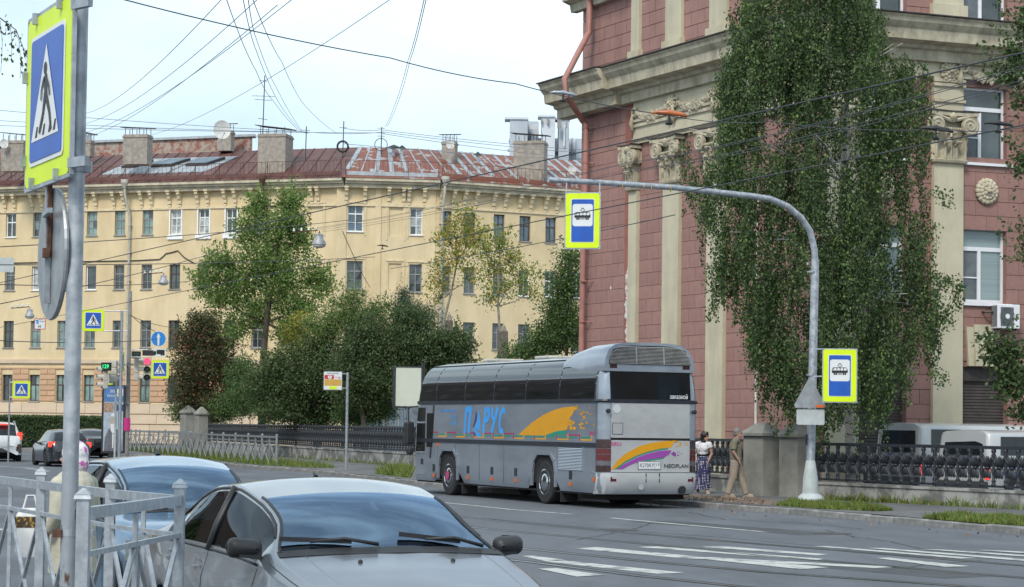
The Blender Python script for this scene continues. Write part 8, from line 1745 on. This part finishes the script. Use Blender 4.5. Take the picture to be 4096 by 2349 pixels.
# limbs arch up and out; strands hang from them
starts = []
for i in range(46):
    y = RGp.uniform(-180, 780); side = RGp.choice((-1, 1)); src = min(TB, key=lambda q: abs(q.z-D(2090, y+90, Yb).z)); xe = RGp.uniform(LE(y), 2090) if side < 0 else RGp.uniform(2090, RE(y)); e = D(xe, y, Yb+RGp.uniform(-2.1, 2.1)); mid = (src+e)/2+Vector((0, RGp.uniform(-.4, .4), .35)); lim.tube([src, mid, e], [.035, .022, .008], 5)
lim.build('limbs', M_birch, bir, world=True, smooth=1)
cnt = 0
while cnt < 570:
    yg = RGp.uniform(-240, 970); l_, r_ = LE(yg), RE(yg); xg = RGp.uniform(l_-2, r_+2); lg = RGp.uniform(70, 215)
    if not (LE(yg+lg)-16 < xg < RE(yg+lg)+16) or yg+lg > 1120: continue
    if yg+lg > 820 and 1800 < xg < 1862 and RGp.random() < .85: continue
    if 2190 < xg < 2300 and 310 < yg < 560 and RGp.random() < .55: continue
    cnt += 1; u = (xg-(l_+r_)/2)/((r_-l_)/2); dep = 2.7*math.sqrt(max(.02, 1-min(1, u*u))); Yg = Yb+RGp.choice((-1, -1, 1))*dep*RGp.uniform(.3, 1)**.6
    for q in range(RGp.randint(4, 8)):
        x0 = xg+RGp.gauss(0, 9); y0 = yg+RGp.uniform(-12, 30); ln = lg*RGp.uniform(.55, 1.1); x1 = x0+RGp.uniform(-7, 7); y1 = y0+ln; Y = Yg+RGp.gauss(0, .14); a = D(x0, y0, Y); e = D(x1, y1, Y)
        n_ = int(ln*kb/.021); t = RG.uniform(0, 1, n_)**1.1; sp = .03+.055*np.sin(np.pi*np.minimum(1, t+.12)); P_ = np.outer(1-t, a)+np.outer(t, e)+RG.normal(size=(n_, 3))*sp[:, None]*np.array([1, 1, .6]); P_[:, 0] += .04*np.sin(t*5+x0); pts.append(P_)
        if q % 3 == 0: tw.tube([a, a.lerp(e, .5)+Vector((.03, 0, 0)), e], [.007, .006, .003], 3, cap=False)
for (x, y, rx, ry, m) in ((2340, 488, 22, 14, 60), (2352, 500, 10, 22, 50), (2350, 700, 30, 20, 200), (2372, 740, 16, 50, 240), (2345, 780, 18, 45, 200), (2320, 760, 16, 70, 240), (2325, 930, 16, 14, 60), (2335, 950, 8, 22, 50), (2190, 1000, 36, 60, 500), (2260, 830, 60, 60, 700)):
    c = D(x, y, Yb-1.2); pts.append(clumps(c, (rx*kb, .4, ry*kb), m, 10, .08)[0])
tw.build('twigs', M_bark, bir, world=True)['kind'] = 'stuff'
leaf_obj('crown', np.concatenate(pts), .074, [L_dk, L_md, L_lt], (.40, .44, .16), bir, .72, .8)
# ---- birch branch at the upper left, its trunk outside the frame
Yn = 30; tb = D(-330, 1300, Yn); nb = thing('birch_tree', 'thin drooping birch twigs at the upper left corner', 'tree', (tb.x, tb.y, KW)); b = MB(); b.tube([Vector((tb.x, tb.y, KW-.1)), D(-310, 600, Yn), D(-290, 0, Yn), D(-270, -300, Yn)], [.16, .12, .08, .03], 10); b.build('trunk', M_birch, nb, world=True, smooth=1)
b = MB(); b.tube([D(-290, 100, Yn), D(-150, -40, Yn), D(-20, 30, Yn), D(40, 75, Yn), D(70, 150, Yn), D(74, 215, Yn)], [.03, .02, .010, .007, .005, .003], 5); tws = [((0, 50), (6, 100), (2, 180)), ((25, 62), (30, 110), (28, 150)), ((45, 85), (52, 150), (50, 195)), ((-30, 20), (-28, 80), (-26, 140)), ((60, 120), (66, 160), (64, 190))]
P_ = []
for s in tws: b.tube([D(*q, Yn) for q in s], .003, 4)
b.build('limbs', M_bark, nb, world=True)
for s in [((-20, 35), (40, 75)), ((40, 75), (74, 215))]+[(q[0], q[1]) for q in tws]+[(q[1], q[2]) for q in tws]:
    a, e = D(*s[0], Yn), D(*s[1], Yn)
    for t in np.linspace(0, 1, 9): P_.append(np.array(a.lerp(e, t))+RG.normal(size=3)*np.array([.045, .06, .045]))
leaf_obj('leaves', np.array(P_), .062, [L_dk, L_brn, L_md], (.5, .25, .25), nb, .7, .8)
# ---- trees and house fronts outside the frame that the coach glass and car windows mirror
def offtree(lb, X, Y, H, r_):
    o = thing('street_tree', lb, 'tree', (X, Y, KW)); b = MB(); b.tube([(X, Y, KW-.1), (X, Y, H*.7)], [.22, .10], 8); b.build('trunk', M_bark, o, world=True); leaf_obj('crown', np.concatenate([clumps((X+dx*r_, Y+dy*r_, H*hz), (r_*.62, r_*.62, H*.20), 1800, 22, .4)[0] for dx, dy, hz in ((0, 0, .8), (.45, 0, .55), (-.45, 0, .55), (0, .45, .6), (0, -.45, .55), (0, 0, .4))]), .34, [L_dk, L_md, L_pop], (.5, .4, .1), o)
for i, (X, Y, H, r_) in enumerate(((-40, 78, 10, 4.5), (-47, 88, 11, 5), (-54, 98, 11, 5), (-34, 68, 9, 4), (-30, 58, 9, 4), (36, 18, 11, 5), (30, 6, 11, 5), (44, 26, 12, 5))):
    offtree(f'leafy street tree outside the frame to the {"left" if X < 0 else "right"}, {["nearest", "second", "third", "fourth", "fifth"][[3, 4, 0, 1, 2].index(i) if i < 5 and i in (3, 4, 0, 1, 2) else i-5]} of its row', X, Y, H, r_)
M_off = mat('brown_house_plaster', (.16, .12, .10), .9, .15, .5)
def offhouse(lb, p, q, dep, H):
    d = (Vector(q)-Vector(p)); n_ = Vector((-d.y, d.x)).normalized()*dep; o = thing('street_house', lb, 'building', (p[0], p[1], 0)); A = [(0, 0), (d.x, d.y), (d.x+n_.x, d.y+n_.y), (n_.x, n_.y)]
    b = MB(); b.hexa([(x, y, 0) for x, y in A]+[(x, y, H) for x, y in A]); b.build('wall', M_off, o)
    c = Vector((d.x+n_.x, d.y+n_.y))/2; b = MB(); b.hexa([(x, y, H) for x, y in A]+[(c.x+(x-c.x)*.7, c.y+(y-c.y)*.7, H+3) for x, y in A]); b.build('roof', M_roofr, o)
    L_ = d.length; k = int(L_/3.2)
    for i in range(k):
        for j in range(4):
            for sg in (-.03, .03):
                c0 = d*((i+.5)/k); u = d.normalized()*.55; off = n_.normalized()*(-.03); b = MB(); z = 2+j*3.1
                if sg > 0: continue
                b.add([(c0.x-u.x+off.x, c0.y-u.y+off.y, z), (c0.x+u.x+off.x, c0.y+u.y+off.y, z), (c0.x+u.x+off.x, c0.y+u.y+off.y, z+1.7), (c0.x-u.x+off.x, c0.y-u.y+off.y, z+1.7)], [(0, 1, 2, 3)]); b.build('window', M_pane_b, o)
offhouse('brown house outside the frame on the left side of the street', (-33, 66), (-60, 132), 12, 13.5)
offhouse('brown house outside the frame on the right behind the camera', (46, 34), (34, -22), 12, 14)
# ---- hedge by the junction
ha, hb = AT(-60, 1750, 138), AT(402, 1750, 136); hg = thing('hedge', 'clipped dark hedge along the junction at the left', 'hedge', (ha.x, 138, KW)); hl = hb.x-ha.x; hh_ = AT(100, 1664, 138).z-KW
b = MB(); b.box(0, hl, -.5, .6, 0, hh_-.12); b.build('core', L_dk, hg); n_ = 9000; P_ = np.stack([RG.uniform(0, hl, n_), RG.uniform(-.62, .7, n_), RG.uniform(0, hh_, n_)], 1); q = RG.uniform(size=n_); P_[:, 1] = np.where(q < .6, RG.uniform(-.66, -.48, n_), P_[:, 1]); P_[:, 2] = np.where(q > .75, RG.uniform(hh_-.16, hh_+.06, n_), P_[:, 2]); leaf_obj('foliage', P_+np.array(hg.location), .13, [L_dk, L_md, L_olv], (.4, .4, .2), hg)
# ---- grass, weeds and fallen leaves
G1, G2, G3 = leafm('grass_blade', (.10, .15, .035), .3), leafm('grass_blade_bright', (.16, .22, .05), .3), leafm('grass_blade_dry', (.24, .20, .07), .3)
def inpoly(P_, poly):
    x, y = P_[:, 0], P_[:, 1]; ins = np.zeros(len(P_), bool); j = len(poly)-1
    for i in range(len(poly)):
        xi, yi = poly[i]; xj, yj = poly[j]; c = ((yi > y) != (yj > y)) & (x < (xj-xi)*(y-yi)/(yj-yi+1e-12)+xi); ins ^= c; j = i
    return ins
def grass(nm, label, pts, n_, h, z=KW+.006, mats=None, w=(.5, .35, .15)):
    poly = [(G(*p, z).x, G(*p, z).y) for p in pts]; A = np.array(poly); P_ = RG.uniform(A.min(0), A.max(0), (n_*3, 2)); P_ = P_[inpoly(P_, poly)][:n_]; m = len(P_)
    cl_ = .55+.45*np.sin(P_[:, 0]*5.1)*np.sin(P_[:, 1]*3.7+1)+RG.uniform(-.2, .35, m); hh = h*np.clip(cl_, .25, 1.5)*RG.uniform(.5, 1.2, m); a = RG.uniform(0, 6.28, m); wd = .012+.012*RG.uniform(size=m); ln = RG.normal(size=(m, 2))*hh[:, None]*.45
    V = np.zeros((m, 3, 3)); V[:, 0, :2] = P_+np.stack([np.cos(a), np.sin(a)], 1)*wd[:, None]; V[:, 1, :2] = P_-np.stack([np.cos(a), np.sin(a)], 1)*wd[:, None]; V[:, 2, :2] = P_+ln; V[:, :2, 2] = z-.01; V[:, 2, 2] = z+hh
    me = bpy.data.meshes.new(nm); me.vertices.add(m*3); me.vertices.foreach_set('co', V.ravel()); me.loops.add(m*3); me.loops.foreach_set('vertex_index', np.arange(m*3)); me.polygons.add(m); me.polygons.foreach_set('loop_start', np.arange(m)*3)
    for q in (mats or [G1, G2, G3]): me.materials.append(q)
    me.polygons.foreach_set('material_index', RG.choice(3, m, p=w).astype(np.int32)); me.update(calc_edges=True); o = link(nm, me); tag(o, label, 'grass', kind='stuff'); return o
grass('grass', 'bright grass round the flared pole base', LAWNS['a'], 12000, .14); grass('grass', 'bright grass patch at the lower right kerb', LAWNS['b'], 9000, .14); grass('grass', 'grass tuft just left of the coach front', LAWNS['c'], 3000, .35); grass('grass', 'grass strip along the kerbside railing', LAWNS['d'], 26000, .30)
grass('weeds', 'weeds along the foot of the right fence wall', [(3310, 1988), (4120, 2030), (4120, 2040), (3310, 1999)], 3500, .22); grass('weeds', 'weeds along the foot of the flaking left wall', [(1110, 1816), (1640, 1860), (1640, 1870), (1110, 1826)], 4500, .28)
def litter(nm, label, pts, n_, s, z, mats, w):
    poly = [(G(*p, z).x, G(*p, z).y) for p in pts]; A = np.array(poly); P_ = RG.uniform(A.min(0), A.max(0), (n_*4, 2)); P_ = P_[inpoly(P_, poly)][:n_]; C = np.concatenate([P_, np.full((len(P_), 1), z+.012)], 1)
    o = leaf_obj(nm, C, s, mats, w, ZERO); o.parent = None; tag(o, label, 'leaves', kind='stuff'); return o
ZERO = bpy.data.objects.new('zero_reference', None)
L_fall = leafm('fallen_leaf', (.32, .15, .04), .1); L_fall2 = mat('dry_twig', (.12, .085, .06), .9, .2, 5)
litter('fallen_leaves', 'scattered fallen leaves along the gutter', [(2500, 2010), (4096, 2145), (4096, 2165), (2500, 2022)], 60, .07, .0, [L_fall, L_fall2], (.6, .4)); litter('dirt_litter', 'twigs and dead leaves on the dirt strip', [(2440, 1980), (3060, 2022), (3060, 1998), (2480, 1966)], 380, .055, KW+.01, [L_fall, L_fall2, M_conc], (.3, .5, .2))
bpy.data.objects.remove(ZERO)
# ================================================================== groups of repeats
GR = {'chimney': 'chimneys on the red roof', 'satellite_dish': 'satellite dishes on the roofs', 'roof_antenna': 'antennas and masts on the ridge', 'roof_vent': 'small roof vents', 'downpipe': 'downpipes of the yellow building', 'iron_fence': 'black cast iron fences', 'gate_pier': 'grey concrete gate and fence piers', 'railing': 'galvanized street railings',
      'crossing_sign': 'pedestrian crossing signs', 'traffic_light': 'traffic lights of the junction', 'countdown_display': 'countdown displays of the junction', 'tram_stop_sign': 'tram stop signs', 'mast': 'masts and posts of the junction', 'overhead_wire': 'overhead wires', 'street_lamp': 'hanging street lamps', 'wire_insulator': 'fittings on the overhead wires', 'parked_car': 'cars parked at the near kerb',
      'car': 'cars at the junction', 'van': 'police vans behind the fence', 'person': 'people in the street', 'spreading_tree': 'dark trees behind the iron fence', 'young_tree': 'slim yellowing trees', 'tree_stump': 'broken tree stumps', 'shrub': 'shrubs behind the iron fence', 'birch_tree': 'birches', 'street_tree': 'street trees outside the frame', 'street_house': 'houses outside the frame', 'manhole_cover': 'manhole covers in the road'}
for o in bpy.data.objects:
    k = o.name.split('.')[0]
    if o.parent is None and k in GR and 'label' in o: o['group'] = GR[k]
